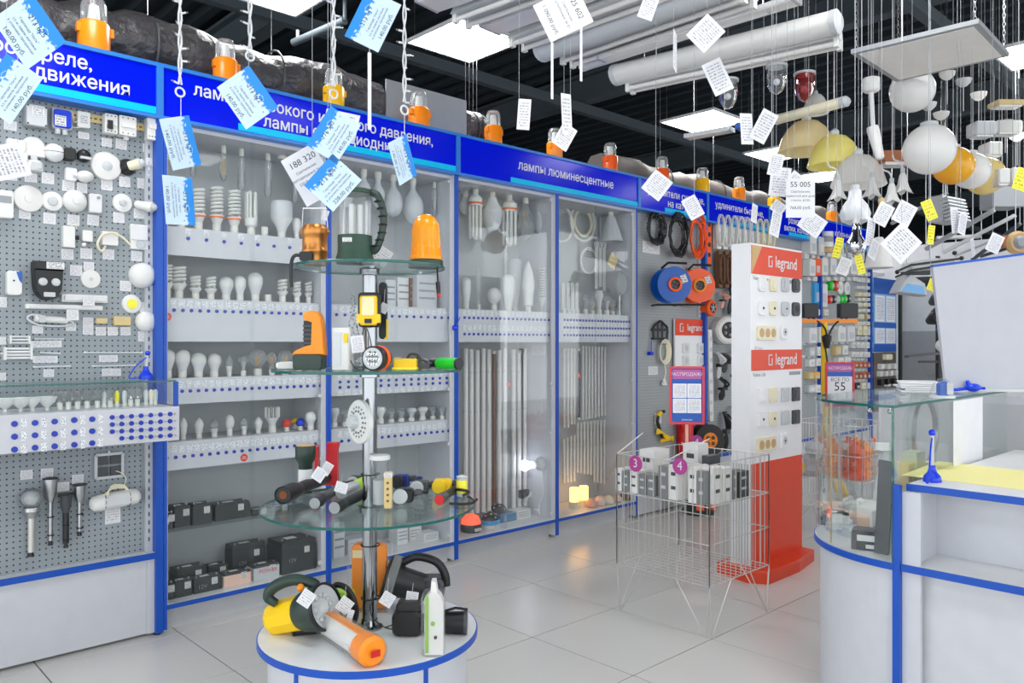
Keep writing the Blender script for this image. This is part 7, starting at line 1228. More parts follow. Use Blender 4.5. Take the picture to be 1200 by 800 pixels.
# silhouettes beside the door: black coat-like lamps on a stand, shelf arm
q = PD(1099, 402, 7.6); s_ = 7.6 / FPX; t = thing('lamp_tree', 'cluster of black spotlights on a pole beside the grey board', 'spotlights', (q.x, q.y, 0), CAMAX); zz = lambda py: CAMZ - (py - CY) * s_
MB().cyl((0, 0, 0), (0, 0, zz(300)), .02, n=10).build('pole', 'black', t); MB().cyl((0, 0, 0), (0, 0, .02), .18, n=20).build('foot', 'black', t)
for x, y, r, mt in ((-6, 352, 8, 'dgrey'), (-2, 366, 9, 'black'), (-9, 374, 8, 'dark'), (3, 340, 7, 'black'), (2, 385, 7, 'navy')): o = MB().lathe([(r * s_ * .5, -.06), (r * s_, .02), (r * s_ * .9, .06), (.0001, .05)], 14, 0, MX.Translation((x * s_, -.05, zz(y))) @ MX.Rotation(R(70), 4, 'X') @ MX.Rotation(R(25 * x % 40), 4, 'Y')).build('spotlight', mt, t); MB().cyl((0, 0, zz(y)), (x * s_, -.05, zz(y)), .008, n=6).build('arm', 'black', o)
MB().sph((2 * s_, -.06, zz(405)), 8 * s_, 14, 10).build('white_globe', 'bulbwhite', t); MB().sph((5 * s_, -.12, zz(403)), 3 * s_, 10, 8).build('black_lens', 'black', t)
q = PD(1095, 402, 5.4); s_ = 5.4 / FPX; t = thing('desk_lamp', 'black lamp arm reaching left over the counter', 'desk lamp', (q.x, q.y, 0), CAMAX); zz = lambda py: CAMZ - (py - CY) * s_
MB().bb(4 * s_, 10 * s_, -.015, .015, zz(442), zz(412)).cyl((7 * s_, 0, 0), (7 * s_, 0, zz(441)), .015, n=8).cyl((7 * s_, 0, 0), (7 * s_, 0, .02), .12, n=18).build('post', 'black', t); MB().prism([(-33 * s_, 0), (8 * s_, 4 * s_), (8 * s_, 7 * s_), (-32 * s_, 3 * s_)], -.03, .03, 0, MX.Translation((0, 0, zz(419))) @ AX['_y']).build('arm', 'dgrey', t); MB().bb(-18 * s_, 6 * s_, -.01, .01, zz(425), zz(422.5)).build('lower_arm', 'black', t); MB().rbox((12 * s_, -.02, zz(433)), (9 * s_, .01, 5 * s_), .002, M=None).build('red_tag', 'signred', t)
# ======================= on top of the header signs =======================
def beacon(px, yb, yt, wpx, mt, label, Y=3.985):
    X = WX(px, Y); D = PY(px, yb, Y).dot(FW); a = D / FPX; r = wpx * a / 2; H = (yb - yt) * a; t = thing('signal_beacon', label, 'beacon', (X, Y, ZH1), 0, 'signal beacons on the header signs')
    MB().lathe([(r * .92, 0), (r, .006), (r, H * .5), (r * .9, H * .54), (.0001, H * .54)], 18).build('base', mt, t)
    MB().lathe([(r * .8, H * .54), (r * .82, H * .6), (r * .8, H * .86), (r * .62, H * .97), (.0001, H)], 18).build('clear_dome', 'clearbulb', t); MB().cyl((0, 0, H * .54), (0, 0, H * .86), r * .42, r * .32, 10).build('lamp', 'opal', t)
    for s_ in (-1, 1): MB().rbox((s_ * r * 1.02, -r * .2, H * .4), (r * .24, r * .4, H * .16), .003).build('clip', mt, t)
mat('lampoff', (236, 234, 230), .5); mat('creamyellow', (250, 220, 130), .15); glass('redclear', (.75, .2, .2), .7, .2, hazecol=(.6, .1, .1)); mat('beaconorange', (255, 138, 20), .3); mat('beaconred', (240, 96, 36), .3); mat('beaconyel', (255, 190, 20), .3)
for k, a in enumerate(((110, 51, -14, 35, 'beaconorange', 'nearest signal beacon, above the sensor pegboard'), (264, 85, 33, 28, 'beaconorange', 'signal beacon behind the tag numbered 213 622'), (391, 113, 66, 25, 'beaconyel', 'yellow signal beacon behind a hanging light string'), (491, 139, 96, 25, 'beaconorange', 'signal beacon in front of the grey sheet'), (578, 160, 119, 21, 'beaconorange', 'signal beacon just left of two hanging white tags'),
                           (650, 177, 140, 19, 'beaconorange', 'signal beacon half behind a white tag'), (715, 192, 157, 18, 'beaconred', 'red-orange signal beacon above the люминесцентные sign'), (776, 206, 173, 17, 'beaconred', 'red-orange signal beacon above the cable reel sign'), (823, 219, 188, 17, 'beaconyel', 'yellow signal beacon above the reel sign end'), (866, 230, 200, 15, 'beaconorange', 'orange signal beacon above the extension lead sign'), (907, 240, 213, 15, 'beaconyel', 'yellow signal beacon above the third far sign'), (975, 256, 230, 13, 'beaconorange', 'farthest signal beacon behind the white decanter lamp'))): beacon(*a)
def duct(x0, x1, y, z, r, mt, label, n=40, seed=1, sag=.02):
    random.seed(seed); m = MB(); vs = []; fs = []; k = 18
    t = thing('air_duct', label, 'air duct', (x0, y, z))
    for i in range(n + 1):
        x = (x1 - x0) * i / n; rr = r * (1 + .07 * sin(i * 1.7) + random.uniform(-.05, .05))
        for j in range(k): a = 2 * pi * j / k; q = rr * (1 + random.uniform(-.05, .05)); vs.append((x + random.uniform(-.01, .01), q * cos(a), q * sin(a) + sag * sin(i * .5)))
    for i in range(n):
        for j in range(k): fs.append((i * k + j, i * k + (j + 1) % k, (i + 1) * k + (j + 1) % k, (i + 1) * k + j))
    fs += [tuple(range(k)), tuple(reversed(range(n * k, n * k + k)))]; m.add(vs, fs, 0, True); m.build('duct_sleeve', mt, t)
    for i in range(1, 5): x = (x1 - x0) * i / 5; MB().tube([(x, r * 1.1 * cos(a), r * 1.1 * sin(a)) for a in [2 * pi * q / 18 for q in range(18)]], .006, 5, 0, True).build('strap', 'dgrey', t); MB().cyl((x, 0, r), (x, 0, CZ - .06 - z), .002, n=4).build('hanger', 'steel', t)
duct(-.6, WX(436, 4.25), 4.25, 2.905, .15, 'ductwrap', 'black film-wrapped air duct lying behind the header signs', 46, 1)
duct(WX(541, 4.22), WX(563, 4.22), 4.22, 2.88, .11, 'ductwrap', 'short dark duct end right of the grey sheet', 8, 2); duct(WX(700, 4.3), 9.4, 4.3, 2.85, .13, 'duct2', 'brownish wrapped duct behind the far header signs', 46, 3)
xa, xb = WX(445, 4.17), WX(539, 4.17); t = thing('metal_sheet', 'plain grey sheet standing on the header signs', 'sheet', (xa, 4.1, ZH1)); MB().bb(0, xb - xa, 0, .01, 0, .30).build('sheet', 'grey', t); MB().bb(.05, .08, .01, .12, 0, .25).build('prop', 'dgrey', t)
# ======================= hanging light strings and tags =======================
CT = CZ - .07
def garland(px, yb, D, label):
    p = PD(px, yb, D); t = thing('light_string', label, 'light string', p, 0, 'hanging light strings'); H = CT - p.z; n = int(H / .012); random.seed(int(px))
    for ph in (0, pi): MB().tube([(.003 * cos(i * .8 + ph), .003 * sin(i * .8 + ph), .03 + i * .012) for i in range(n - 3)], .0022, 4).build('twisted_wire', 'white', t)
    m = MB(); g = MB()
    for i in range(0, min(n, 60), 2):
        a = random.uniform(0, 6.28); z = .03 + i * .012; q = V((cos(a), sin(a) * .6, .15)); m.cyl(V((0, 0, z)) + q * .003, V((0, 0, z)) + q * .015, .0022, n=5); g.cyl(V((0, 0, z)) + q * .015, V((0, 0, z)) + q * .021, .0016, n=5)
    m.build('bulb_sockets', 'white', t, kind='stuff'); g.build('tiny_bulbs', 'clearbulb', t, kind='stuff'); MB().torus((0, 0, .014), .009, .0022, 'y', 12, 5).build('end_loop', 'white', t)
for px, yb, lb in ((211, 116, 'white light string hanging left of the long blue sign'), (293, 74, 'white light string above the tag numbered 213 622'), (391, 118, 'white light string in front of the yellow beacon'), (474, 137, 'white light string left of the grey sheet'), (3, 4, 'white light string end at the top left corner')): garland(px, yb, 1.62, lb)
def hang(px, py, wpx, hpx, roll, D, label, mt='pricecard', lines=(), turn=0, thread=True, corner=None):
    p = PD(px, py, D); a = D / FPX; w_, h = wpx * a, hpx * a; t = thing('hanging_tag', label, 'price tag', p, 0, None, rot=(0, R(roll), CAMAX + R(turn)))
    MB().box((0, 0, 0), (w_, .0007, h)).build('card', mt, t)
    for s_, x, z, sz, m_ in lines: text(s_, sz * h, m_, t, (x * w_, -.0007, z * h))
    if thread:
        ca, sa = cos(R(roll)), sin(R(roll)); best = max(((i * w_ * .46, k * h * .46) for i in (-1, 1) for k in (-1, 1)), key=lambda q: -q[0] * sa + q[1] * ca)
        wp = t.rotation_euler.to_matrix() @ V((best[0], 0, best[1])); up_ = t.rotation_euler.to_matrix().inverted() @ V((0, 0, 1)); L = CT - (p.z + wp.z); q = V((best[0], 0, best[1]))
        MB().tube([q, q + up_ * L], .0006 * max(1, D / 2.4), 4).build('thread', 'thread', t)
    return t
DT = 1.6; B = 'bluetag'
def bl(num, price, d2='Гирлянда "Нить"'): return ((num, .02, .2, .17, 'dark'), (d2, 0, .0, .085, 'dgrey'), ('3,5 м, лампы матовые', 0, -.11, .08, 'dgrey'), ('в упаковке, прозрачная', 0, -.21, .08, 'dgrey'), (price, 0, -.38, .15, 'dark'))
hang(34, 36, 72, 56, 55, 1.45, 'blue price tag numbered 213 625 at the top left corner', B, bl('213 625', '140,00 руб.')); hang(10, 104, 66, 52, -55, 1.45, 'blue price tag at the left edge below the one numbered 213 625', B, bl('', '140,00 руб.'))
hang(5, 190, 40, 46, 70, 1.5, 'blank-backed white tag at the left edge below the blue tags', 'pricecard', turn=40)
hang(212, 167, 58, 46, 70, DT, 'narrow-looking turned blue tag under the left light string', B, bl('213 621', '140,00 руб.'), 66, False); hang(210, 235, 56, 44, 84, DT, 'lower turned blue tag under the left light string', B, bl('213 620', '140,00 руб.'), 66, False)
hang(290, 114, 60, 46, 55, DT, 'large blue price tag numbered 213 622', B, bl('213 622', '140,00 руб.')); hang(391, 158, 54, 42, -58, DT, 'blue price tag numbered 776 540 under the third light string', B, bl('776 540', '140,00 руб.')); hang(399, 148, 40, 34, 12, 1.66, 'white tag peeking out behind the blue tag numbered 776 540', 'pricecard')
hang(363, 205, 43, 62, -30, 1.66, 'white price tag numbered 188 320', 'paper', (('188 320', .02, .3, .17, 'dark'), ('Светильник', 0, .13, .075, 'dgrey'), ('светодиодный белый', 0, .02, .075, 'dgrey'), ('220 В матовый', 0, -.09, .075, 'dgrey'), ('уличный', 0, -.2, .075, 'dgrey')))
hang(390, 214, 50, 46, -48, DT, 'blue price tag numbered 213 606 beside the one numbered 188 320', B, bl('213 606', '228,00 руб.'), 0, False); hang(437, 24, 62, 44, -64, 1.52, 'blue price tag numbered 213 619 cut by the picture top', B, bl('213 619', '140,00 руб.')); hang(472, 187, 50, 42, 62, DT, 'turned blue tag under the right light string', B, bl('213 618', '140,00 руб.'), 64, False)
for z0, z1, px, py, D in ((0, 0, 212, 130, 1.62), (0, 0, 474, 150, 1.62)): p = PD(px, py, D); t = thing('tag_thread', f'thin thread tying a blue tag under the {"left" if px < 300 else "right"} light string', 'thread', p); MB().tube([(0, 0, -.06), (0, 0, .03)], .0008, 4).build('thread', 'white', t)
W2 = (('225 602', .0, .3, .16, 'dark'), ('Светильник', 0, .1, .08, 'dgrey'), ('потолочный 36 Вт', 0, -.02, .08, 'dgrey'), ('1 090,00 руб.', 0, -.3, .12, 'dark'))
hang(660, 16, 48, 56, 64, 2.4, 'white price tag numbered 225 602 under the ceiling battens', 'paper', W2)
for a in ((614, 134, 15, 36, 4, 3.0, 'white tag above the gap between the fifth and sixth beacons', 0), (664, 134, 15, 48, -3, 3.0, 'blank narrow white tag right of the sixth beacon', 35), (662, 160, 20, 30, 30, 3.0, 'white tag overlapping the sixth beacon', 20), (760, 8, 18, 30, 20, 2.8, 'small white tag at the picture top in front of the battens', 0), (791, 60, 22, 46, 2, 2.8, 'thin turned white tag in front of the battens', 68), (827, 39, 30, 36, 45, 2.8, 'diamond-hung white tag numbered 106 202', 0), (841, 90, 24, 40, -25, 2.9, 'white tag numbered 416 002 below the battens', 0), (770, 217, 26, 28, 38, 3.4, 'white tag over the end of the люминесцентные sign', 0), (812, 243, 18, 26, -28, 3.4, 'white tag over the reel sign', 0),
          (875, 151, 17, 36, -4, 3.4, 'blank white tag left of the cream bell shade', 20), (895, 148, 20, 38, 28, 3.4, 'tilted white tag left of the cream bell shade', 0), (909, 193, 16, 26, 12, 3.4, 'white tag below the two tags by the cream shade', 0), (914, 213, 24, 34, 6, 3.5, 'white tag above the one numbered 55 005', 0), (931, 216, 22, 26, 40, 3.55, 'tilted tag tucked behind the one numbered 55 005', 0), (884, 250, 13, 22, 10, 3.6, 'small white tag over the extension lead sign', 45), (912, 243, 16, 14, 35, 3.6, 'small diamond tag left of the one numbered 55 005', 0), (909, 262, 18, 30, 15, 3.6, 'folded white tag over the third far sign', 35), (952, 262, 28, 24, 35, 3.6, 'tilted white tag right under the one numbered 55 005', 0),
          (1020, 272, 16, 34, 12, 3.6, 'white tag left of the big diamond tag, upper', 35), (1024, 292, 14, 24, 25, 3.6, 'white tag left of the big diamond tag, lower', 30), (1035, 251, 18, 26, 28, 3.6, 'white tag below the white tulip shades, left', 0), (1060, 250, 22, 26, 28, 3.6, 'white tag below the white tulip shades, right', 0), (1056, 285, 34, 36, 45, 3.5, 'big diamond-hung white tag of small print', 0), (1119, 258, 15, 30, -8, 3.8, 'grey-white tag under the yellow globe, left', 30), (1128, 262, 15, 26, 14, 3.8, 'grey-white tag under the yellow globe, right', 30), (1166, 285, 16, 22, 25, 3.8, 'white tag above the grey board', 0), (1140, 290, 12, 22, -20, 3.9, 'small white tag hanging from the white fixture', 45), (989, 312, 14, 20, 22, 3.9, 'white tag in front of the far pegboard', 0)): hang(*a[:7], 'pricecard', (), a[7])
hang(938, 232, 34, 46, 0, 3.4, 'square white tag numbered 55 005', 'paper', (('55 005', 0, .34, .19, 'dark'), ('Светильник', 0, .16, .085, 'dgrey'), ('подвесной для дома', 0, .05, .08, 'dgrey'), ('стекло, 60 Вт', 0, -.06, .08, 'dgrey'), ('768,00 руб.', 0, -.25, .11, 'dark')))
for a in ((1089, 246, 13, 24, -22, 3.8, 'yellow tag left of the louvre grille'), (1091, 275, 8, 22, 6, 3.8, 'narrow yellow tag below the other yellow tag'), (982, 290, 9, 24, 14, 3.8, 'yellow tag beside the mirrored bulb'), (1008, 310, 9, 22, -14, 3.8, 'yellow tag below the mirrored bulb'), (1093, 334, 11, 14, 20, 4.4, 'yellow tag under the black lamp arm'), (1197, 210, 16, 26, 18, 3.6, 'yellow tag cut by the right picture edge')): hang(*a, 'yellowcard')
# ======================= battens under the ceiling =======================
def ceiling_batten(pa, pb, z, w_, label, kind=0, mt='white', z2=None):
    A, B_ = PZ(*pa, z), PZ(*pb, z if z2 is None else z2); L = (B_ - A).length; c = (A + B_) / 2; t = thing('batten_lamp', label, 'batten light', c, rot=(0, -math.asin((B_.z - A.z) / L), math.atan2(B_.y - A.y, B_.x - A.x)), group='long ceiling battens')
    if kind == 0:      # trough body with two round tubes
        MB().prism([(-w_ / 2, 0), (w_ / 2, 0), (w_ * .34, .05), (-w_ * .34, .05)], -L / 2, L / 2, 0, MX(((0, 0, 1, 0), (1, 0, 0, 0), (0, 1, 0, 0), (0, 0, 0, 1)))).build('body', mt, t)
        for s_ in (-1, 1):
            MB().cyl((-L / 2 + .02, s_ * w_ * .3, -.024), (L / 2 - .02, s_ * w_ * .3, -.024), .014, n=10).build('tube', 'opalglow', t)
            for e in (-1, 1): MB().rbox((e * (L / 2 - .012), s_ * w_ * .3, -.02), (.024, .034, .05), .006, axis='x').build('lamp_holder', 'bulbwhite', t)
    elif kind == 1:    # flat panel
        MB().box((0, 0, .01), (L, w_, .02)).build('body', mt, t); MB().box((0, 0, -.002), (L * .98, w_ * .86, .006)).build('diffuser', 'opalglow', t)
        for e in (-1, 1): MB().box((e * L / 2, 0, .008), (.012, w_, .026)).build('end_cap', 'alu', t)
    else:              # sealed rounded lamp
        MB().lathe([(w_ * .4, -L / 2), (w_ * .5, -L / 2 + .01), (w_ * .5, L / 2 - .01), (w_ * .4, L / 2)], 16, 0, MX.Diagonal((1, 1, .8, 1)) @ AX['x']).build('body', mt, t)
        for e in (-1, 1): MB().lathe([(w_ * .52, 0), (w_ * .52, .03), (w_ * .3, .045), (.0001, .045)], 16, 0, MX.Translation((e * (L / 2 - .02), 0, 0)) @ MX.Diagonal((e, 1, .8, 1)) @ AX['x']).build('end_cap', 'lgrey', t)
    for e in (-.35, .35): MB().tube([(e * L, 0, .02), (e * L, 0, CT - c.z)], .0022, 5).build('hanger', 'steel', t)
    return t
for a in (((737, 101), (985, 47), 2.98, .1, 'lowest long white twin-tube batten, nearest the chains', 0), ((722, 88), (980, 26), 3.04, .15, 'thick rounded sealed batten above the lowest one', 2, 'bulbwhite'), ((706, 71), (934, 2), 3.08, .1, 'flat bluish-white batten with end clips', 1), ((684, 78), (905, 8), 3.1, .07, 'thin white tube batten left of the flat one', 2, 'white'),
          ((664, 70), (880, -4), 3.12, .15, 'silver trough batten left of the flat one', 0, 'lgrey'), ((636, 60), (850, -16), 3.14, .15, 'wide grey batten behind the tag numbered 225 602', 2, 'lgrey'), ((606, 50), (820, -28), 3.16, .17, 'wide white batten at the picture top', 0, 'white'), ((574, 36), (790, -44), 3.18, .17, 'broad pale batten beside the bright square panel', 1, 'lgrey'), ((540, 22), (760, -58), 3.2, .17, 'broad grey batten cut by the picture top', 0, 'lgrey'), ((500, 8), (730, -70), 3.22, .18, 'broad panel batten above the bright square panel', 1, 'white')): ceiling_batten(*a)
t = ceiling_batten((806, 162), (857, 153), 2.72, .09, 'short grey batten with a blue end hung on chains', 1, 'lgrey'); MB().bb(.19, .235, -.047, .047, -.006, .03).build('blue_end', 'saleblue', t)
ceiling_batten((911, 140), (990, 119), 2.8, .075, 'slim white batten above the cream bell shade', 2, 'creamy'); ceiling_batten((1098, 280), (1147, 278), 2.3, .1, 'white fixture hanging under the louvre grille', 1, 'bulbwhite')
# unlit panel on chains
cs = [PZ(997, 63, 2.86), PZ(1147, 27, 2.86), PZ(1183, 66, 2.86), PZ(1050, 96, 2.86)]; c = sum(cs, V()) / 4; t = thing('ceiling_light', 'large unlit square panel light with grey frame hanging on chains', 'ceiling light', c)
q = [(p - c) for p in cs]; q2 = [p * .9 for p in q]
MB().prism([(p.x, p.y) for p in q], .0, .022).build('frame', 'grey', t); MB().prism([(p.x, p.y) for p in q2], -.002, .0).build('diffuser', 'lampoff', t)
def chain(t, p0, H, n=None, name='chain'):
    m = MB(); n = int(H / .022)
    for k in range(n):
        z = k * .022 + .011; e = (1, 0) if k % 2 else (0, 1)
        m.tube([V(p0) + V((e[0] * .006 * cos(a), e[1] * .006 * cos(a), z + .0145 * sin(a))) for a in [2 * pi * i / 6 for i in range(6)]], .0017, 3, 0, True)
    m.build(name, 'steel', t)
for p in q: chain(t, p * .93 + V((0, 0, .02)), CT - c.z - .02)
# ======================= pendants =======================
def pend(px, py, D, name, label, group='pendant lamps at the right'): return thing(name, label, 'pendant lamp', PD(px, py, D), CAMAX, group), D / FPX
def cord(t, z, mt='thread', r=.0018): MB().cyl((0, 0, z), (0, 0, CT - t.location.z), r, n=5).build('cord', 'thread', t); MB().lathe([(.05, 0), (.045, -.02), (.015, -.035)], 14, 0, MX.Translation((0, 0, CT - t.location.z))).build('ceiling_rose', mt, t)
def bell(px, py, wpx, hpx, D, mt, label):
    t, a = pend(px, py, D, 'bell_pendant', label); r = wpx * a / 2; H = hpx * a
    pr = [(r, -H / 2), (r * .97, -H * .42), (r * .86, -H * .1), (r * .66, H * .22), (r * .42, H * .42), (r * .14, H * .5)]
    MB().lathe(pr + [(x * .97, z - .006) for x, z in reversed(pr)], 32, cap=False).build('glass_shade', mt, t); MB().lathe([(r * .16, H * .48), (r * .16, H * .62), (r * .06, H * .7)], 14).build('cap', 'lgrey', t); MB().sph((0, 0, -H * .05), r * .16, 12, 8).build('bulb', 'opal', t); cord(t, H * .68)
bell(945, 159, 66, 36, 5.2, 'creamglass', 'cream glass bell pendant'); bell(978, 176, 62, 36, 5.0, 'limeglass', 'yellow-green glass bell pendant in front of the cream one'); bell(1006, 199, 62, 36, 4.8, 'whiteglass', 'white glass bell pendant in front of the yellow-green one'); bell(956, 121, 30, 22, 6.0, 'whiteglass', 'small white bell pendant behind the slim batten')
def globe(px, py, rpx, D, mt, label, sz=1.0):
    t, a = pend(px, py, D, 'globe_pendant', label); r = rpx * a; MB().sph((0, 0, 0), r, 32, 20, 0, (1, 1, sz)).build('glass_globe', mt, t); MB().lathe([(r * .35, r * .92 * sz), (r * .33, r * 1.08 * sz), (r * .1, r * 1.15 * sz)], 16).build('cap', 'lgrey', t); cord(t, r * 1.1 * sz)
globe(1069, 106, 25, 4.5, 'opalglobe', 'white globe pendant under the unlit panel'); globe(1089, 175, 29, 4.2, 'opalglobe', 'largest white globe pendant'); globe(1117, 194, 23, 4.6, 'yellowglobe', 'yellow globe pendant behind the largest white globe', .95); globe(1138, 200, 21, 4.8, 'opalglobe', 'white globe pendant right of the yellow one'); globe(1154, 206, 22, 5.1, 'creamglobe', 'cream yellow globe pendant farthest right')
t, a = pend(1002, 243, 3.9, 'decanter_pendant', 'white decanter-shaped glass pendant'); MB().lathe([(7 * a, 20 * a), (8 * a, 10 * a), (14 * a, 2 * a), (17.5 * a, -8 * a), (15 * a, -16 * a), (7 * a, -20 * a), (.0001, -21 * a)], 28).build('glass_shade', 'frost', t); MB().cyl((0, 0, 20 * a), (0, 0, 26 * a), 5 * a, n=14).build('cap', 'lgrey', t); cord(t, 25 * a)
t, a = pend(1003, 282, 3.7, 'mirror_bulb', 'silver mirrored bulb hanging below the decanter pendant'); MB().lathe([(4 * a, 20 * a), (6 * a, 6 * a), (11 * a, -2 * a), (12 * a, -7 * a), (9 * a, -14 * a), (.0001, -17 * a)], 24).build('bulb', 'mirror', t); MB().cyl((0, 0, 18 * a), (0, 0, 26 * a), 4 * a, n=12).build('socket', 'white', t); MB().tube([(0, 0, 26 * a), (.02, .06, 60 * a)], .002, 5).build('wire', 'white', t)
def tulip(px, py, D, label, s_=1.0):
    t, a = pend(px, py, D, 'tulip_pendant', label); a *= s_; n = 20; vs = []; fs = []; prof = [(2, 12), (4, 8), (5.5, 0), (6, -5), (10, -11)]
    for r, z in prof: vs += [(r * a * (1 + (.28 * cos(5 * 2 * pi * i / n) if z < -4 else 0)) * cos(2 * pi * i / n), r * a * (1 + (.28 * cos(5 * 2 * pi * i / n) if z < -4 else 0)) * sin(2 * pi * i / n), z * a - (2 * a * cos(5 * 2 * pi * i / n) if z < -8 else 0)) for i in range(n)]
    for k in range(len(prof) - 1):
        for i in range(n): j = (i + 1) % n; fs.append((k * n + i, k * n + j, (k + 1) * n + j, (k + 1) * n + i))
    MB().add(vs, fs, 0, True).build('petal_shade', 'opal', t); MB().cyl((0, 0, 11 * a), (0, 0, 17 * a), 2.6 * a, n=10).build('cap', 'lgrey', t); MB().tube(spl([(0, 0, 17 * a), (-3 * a, 0, 24 * a), (-10 * a, 0, 27 * a), (-12 * a, 0, 33 * a)], 5), 1.1 * a, 6).build('curved_arm', 'white', t); MB().cyl((-12 * a, 0, 33 * a), (-12 * a, 0, CT - t.location.z), .002, n=5).build('cord', 'white', t)
tulip(982, 222, 4.6, 'white tulip shade left of the decanter pendant'); tulip(1022, 219, 4.6, 'white tulip shade right of the white bell'); tulip(1045, 226, 4.4, 'white tulip shade on a curved arm, upper'); tulip(1058, 214, 4.4, 'white tulip shade on a curved arm beside the largest globe')
t, a = pend(1033, 240, 4.3, 'brass_lamp', 'small brass candle-shaped lamp among the tags'); MB().lathe([(4 * a, -8 * a), (5 * a, -6 * a), (3 * a, 0), (4 * a, 6 * a), (1 * a, 9 * a)], 14).build('body', 'sand', t); cord(t, 9 * a, 'steel', .0012)
def clearbell(px, py, D, mt, label):
    t, a = pend(px, py, D, 'glass_pendant', label); MB().lathe([(11 * a, 17 * a), (11.5 * a, 5 * a), (10 * a, -6 * a), (6 * a, -13 * a), (1 * a, -16 * a)], 22, cap=False).build('glass_shade', mt, t); MB().lathe([(12.5 * a, 16 * a), (12.5 * a, 18.5 * a), (.0001, 19 * a)], 22).build('top_plate', 'lgrey', t); MB().sph((0, 0, -1 * a), 4 * a, 12, 8).build('bulb', 'frost', t); cord(t, 18 * a, 'steel', .0015)
clearbell(910, 95, 4.4, 'clear', 'clear glass bell pendant right of the battens'); clearbell(853, 112, 4.6, 'clear', 'clear glass pendant behind the tag numbered 416 002'); clearbell(943, 104, 4.8, 'redclear', 'red glass pendant beside the clear bell')
t, a = pend(1021, 120, 4.2, 'track_spot', 'white two-jointed spotlight hanging below the unlit panel'); MB().lathe([(7 * a, 12 * a), (9.5 * a, 14 * a), (9.5 * a, 28 * a), (4 * a, 30 * a)], 16).build('upper_socket', 'bulbwhite', t); MB().cyl((0, 0, 13 * a), (2 * a, 0, -30 * a), 2.6 * a, n=10).build('arm', 'white', t); MB().lathe([(6 * a, 4 * a), (7 * a, 0), (5 * a, -34 * a), (3 * a, -36 * a)], 14, 0, MX.Translation((2 * a, 0, -32 * a)) @ MX.Rotation(R(-14), 4, 'Y')).build('lamp_head', 'bulbwhite', t); cord(t, 29 * a)
t, a = pend(1048, 185, 4.8, 'wood_pendant', 'brown wooden box lamp left of the largest globe'); MB().rbox((0, 0, 0), (36 * a, .12, 13 * a), .01, ch=.006).build('box', 'sock2', t); MB().rbox((0, 0, -8 * a), (30 * a, .1, 4 * a), .008).build('diffuser', 'opal', t); cord(t, 6 * a, 'steel')
for k, (px, py, D) in enumerate(((1110, 88, 5.2), (1129, 96, 5.4), (1147, 112, 5.6), (1088, 124, 5.0), (1103, 135, 5.3), (1178, 145, 5.6), (1192, 160, 5.8))):
    t, a = pend(px, py, D, 'ceiling_cup', f'small pale pendant cup with thin cord, {ORD[k]} in the row right of the unlit panel', 'pendant cups'); MB().lathe([(9 * a, 3 * a), (8 * a, -1 * a), (4 * a, -5 * a), (1.2 * a, -6 * a)], 18).build('cup', ('whiteglass', 'lgrey')[k % 2], t); MB().cyl((0, 0, -6 * a), (0, 0, -34 * a), .003, n=5).build('drop_cord', 'white', t); MB().cyl((0, 0, 3 * a), (0, 0, CT - t.location.z), .002, n=5).build('cord', 'steel', t)
for k, (px, py, D, w_, h, mt) in enumerate(((1161, 176, 5.2, 17, 16, 'bulbwhite'), (1178, 150, 5.6, 30, 14, 'whiteglass'), (1150, 152, 5.4, 24, 16, 'lgrey'), (1171, 208, 5.0, 14, 18, 'bulbwhite'), (1187, 206, 5.0, 14, 16, 'bulbwhite'), (1180, 122, 5.6, 34, 6, 'sand'))):
    t, a = pend(px, py, D, 'box_pendant', ('white box pendant above the globes', 'wide white shade right of the globes', 'grey shade behind the globe row', 'white square lamp at the end of the globe row', 'white square lamp at the right picture edge', 'yellowish flat bar lamp above the right edge')[k]); MB().rbox((0, 0, 0), (w_ * a, .12, h * a), .012, ch=.01).build('shade', mt, t); MB().rbox((0, 0, -h * a * .5), (w_ * a * .8, .09, .02), .006).build('diffuser', 'opal', t); cord(t, h * a * .5, 'white', .002)
# thin free-hanging light strips
for px, y0, y1, D, lb in ((433, 62, 152, 1.9, 'thin silver strip hanging in front of the long sign'), (647, 50, 116, 2.6, 'thin white strip hanging below the battens'), (681, 20, 95, 2.6, 'second thin white strip below the battens'), (1057, -20, 48, 3.6, 'white light strip hanging above the unlit panel'), (1194, 60, 92, 3.6, 'short white strip at the right edge')):
    p = PD(px, y1, D); H = (y1 - y0) * D / FPX; t = thing('light_strip', lb, 'light strip', p, 0, 'free-hanging light strips'); MB().rbox((0, 0, H / 2), (.008, .005, H), .001, axis='z').build('strip', 'sleet', t); MB().cyl((0, 0, H), (0, 0, CT - p.z), .0008, n=4).build('thread', 'white', t)
A, B_ = PD(344, 50, 5.2), PD(404, 24, 4.9); t = thing('sprinkler_pipe', 'grey pipe stub under the ceiling above the long sign', 'pipe', A); MB().cyl((0, 0, 0), B_ - A, .025, n=12).build('pipe', 'beam', t); MB().cyl((.03, 0, .0), (.03, 0, .09), .012, n=8).build('sprinkler', 'grey', t); MB().cyl(B_ - A, V(((B_ - A).x, (B_ - A).y, CT - A.z)), .012, n=8).build('hanger', 'beam', t)
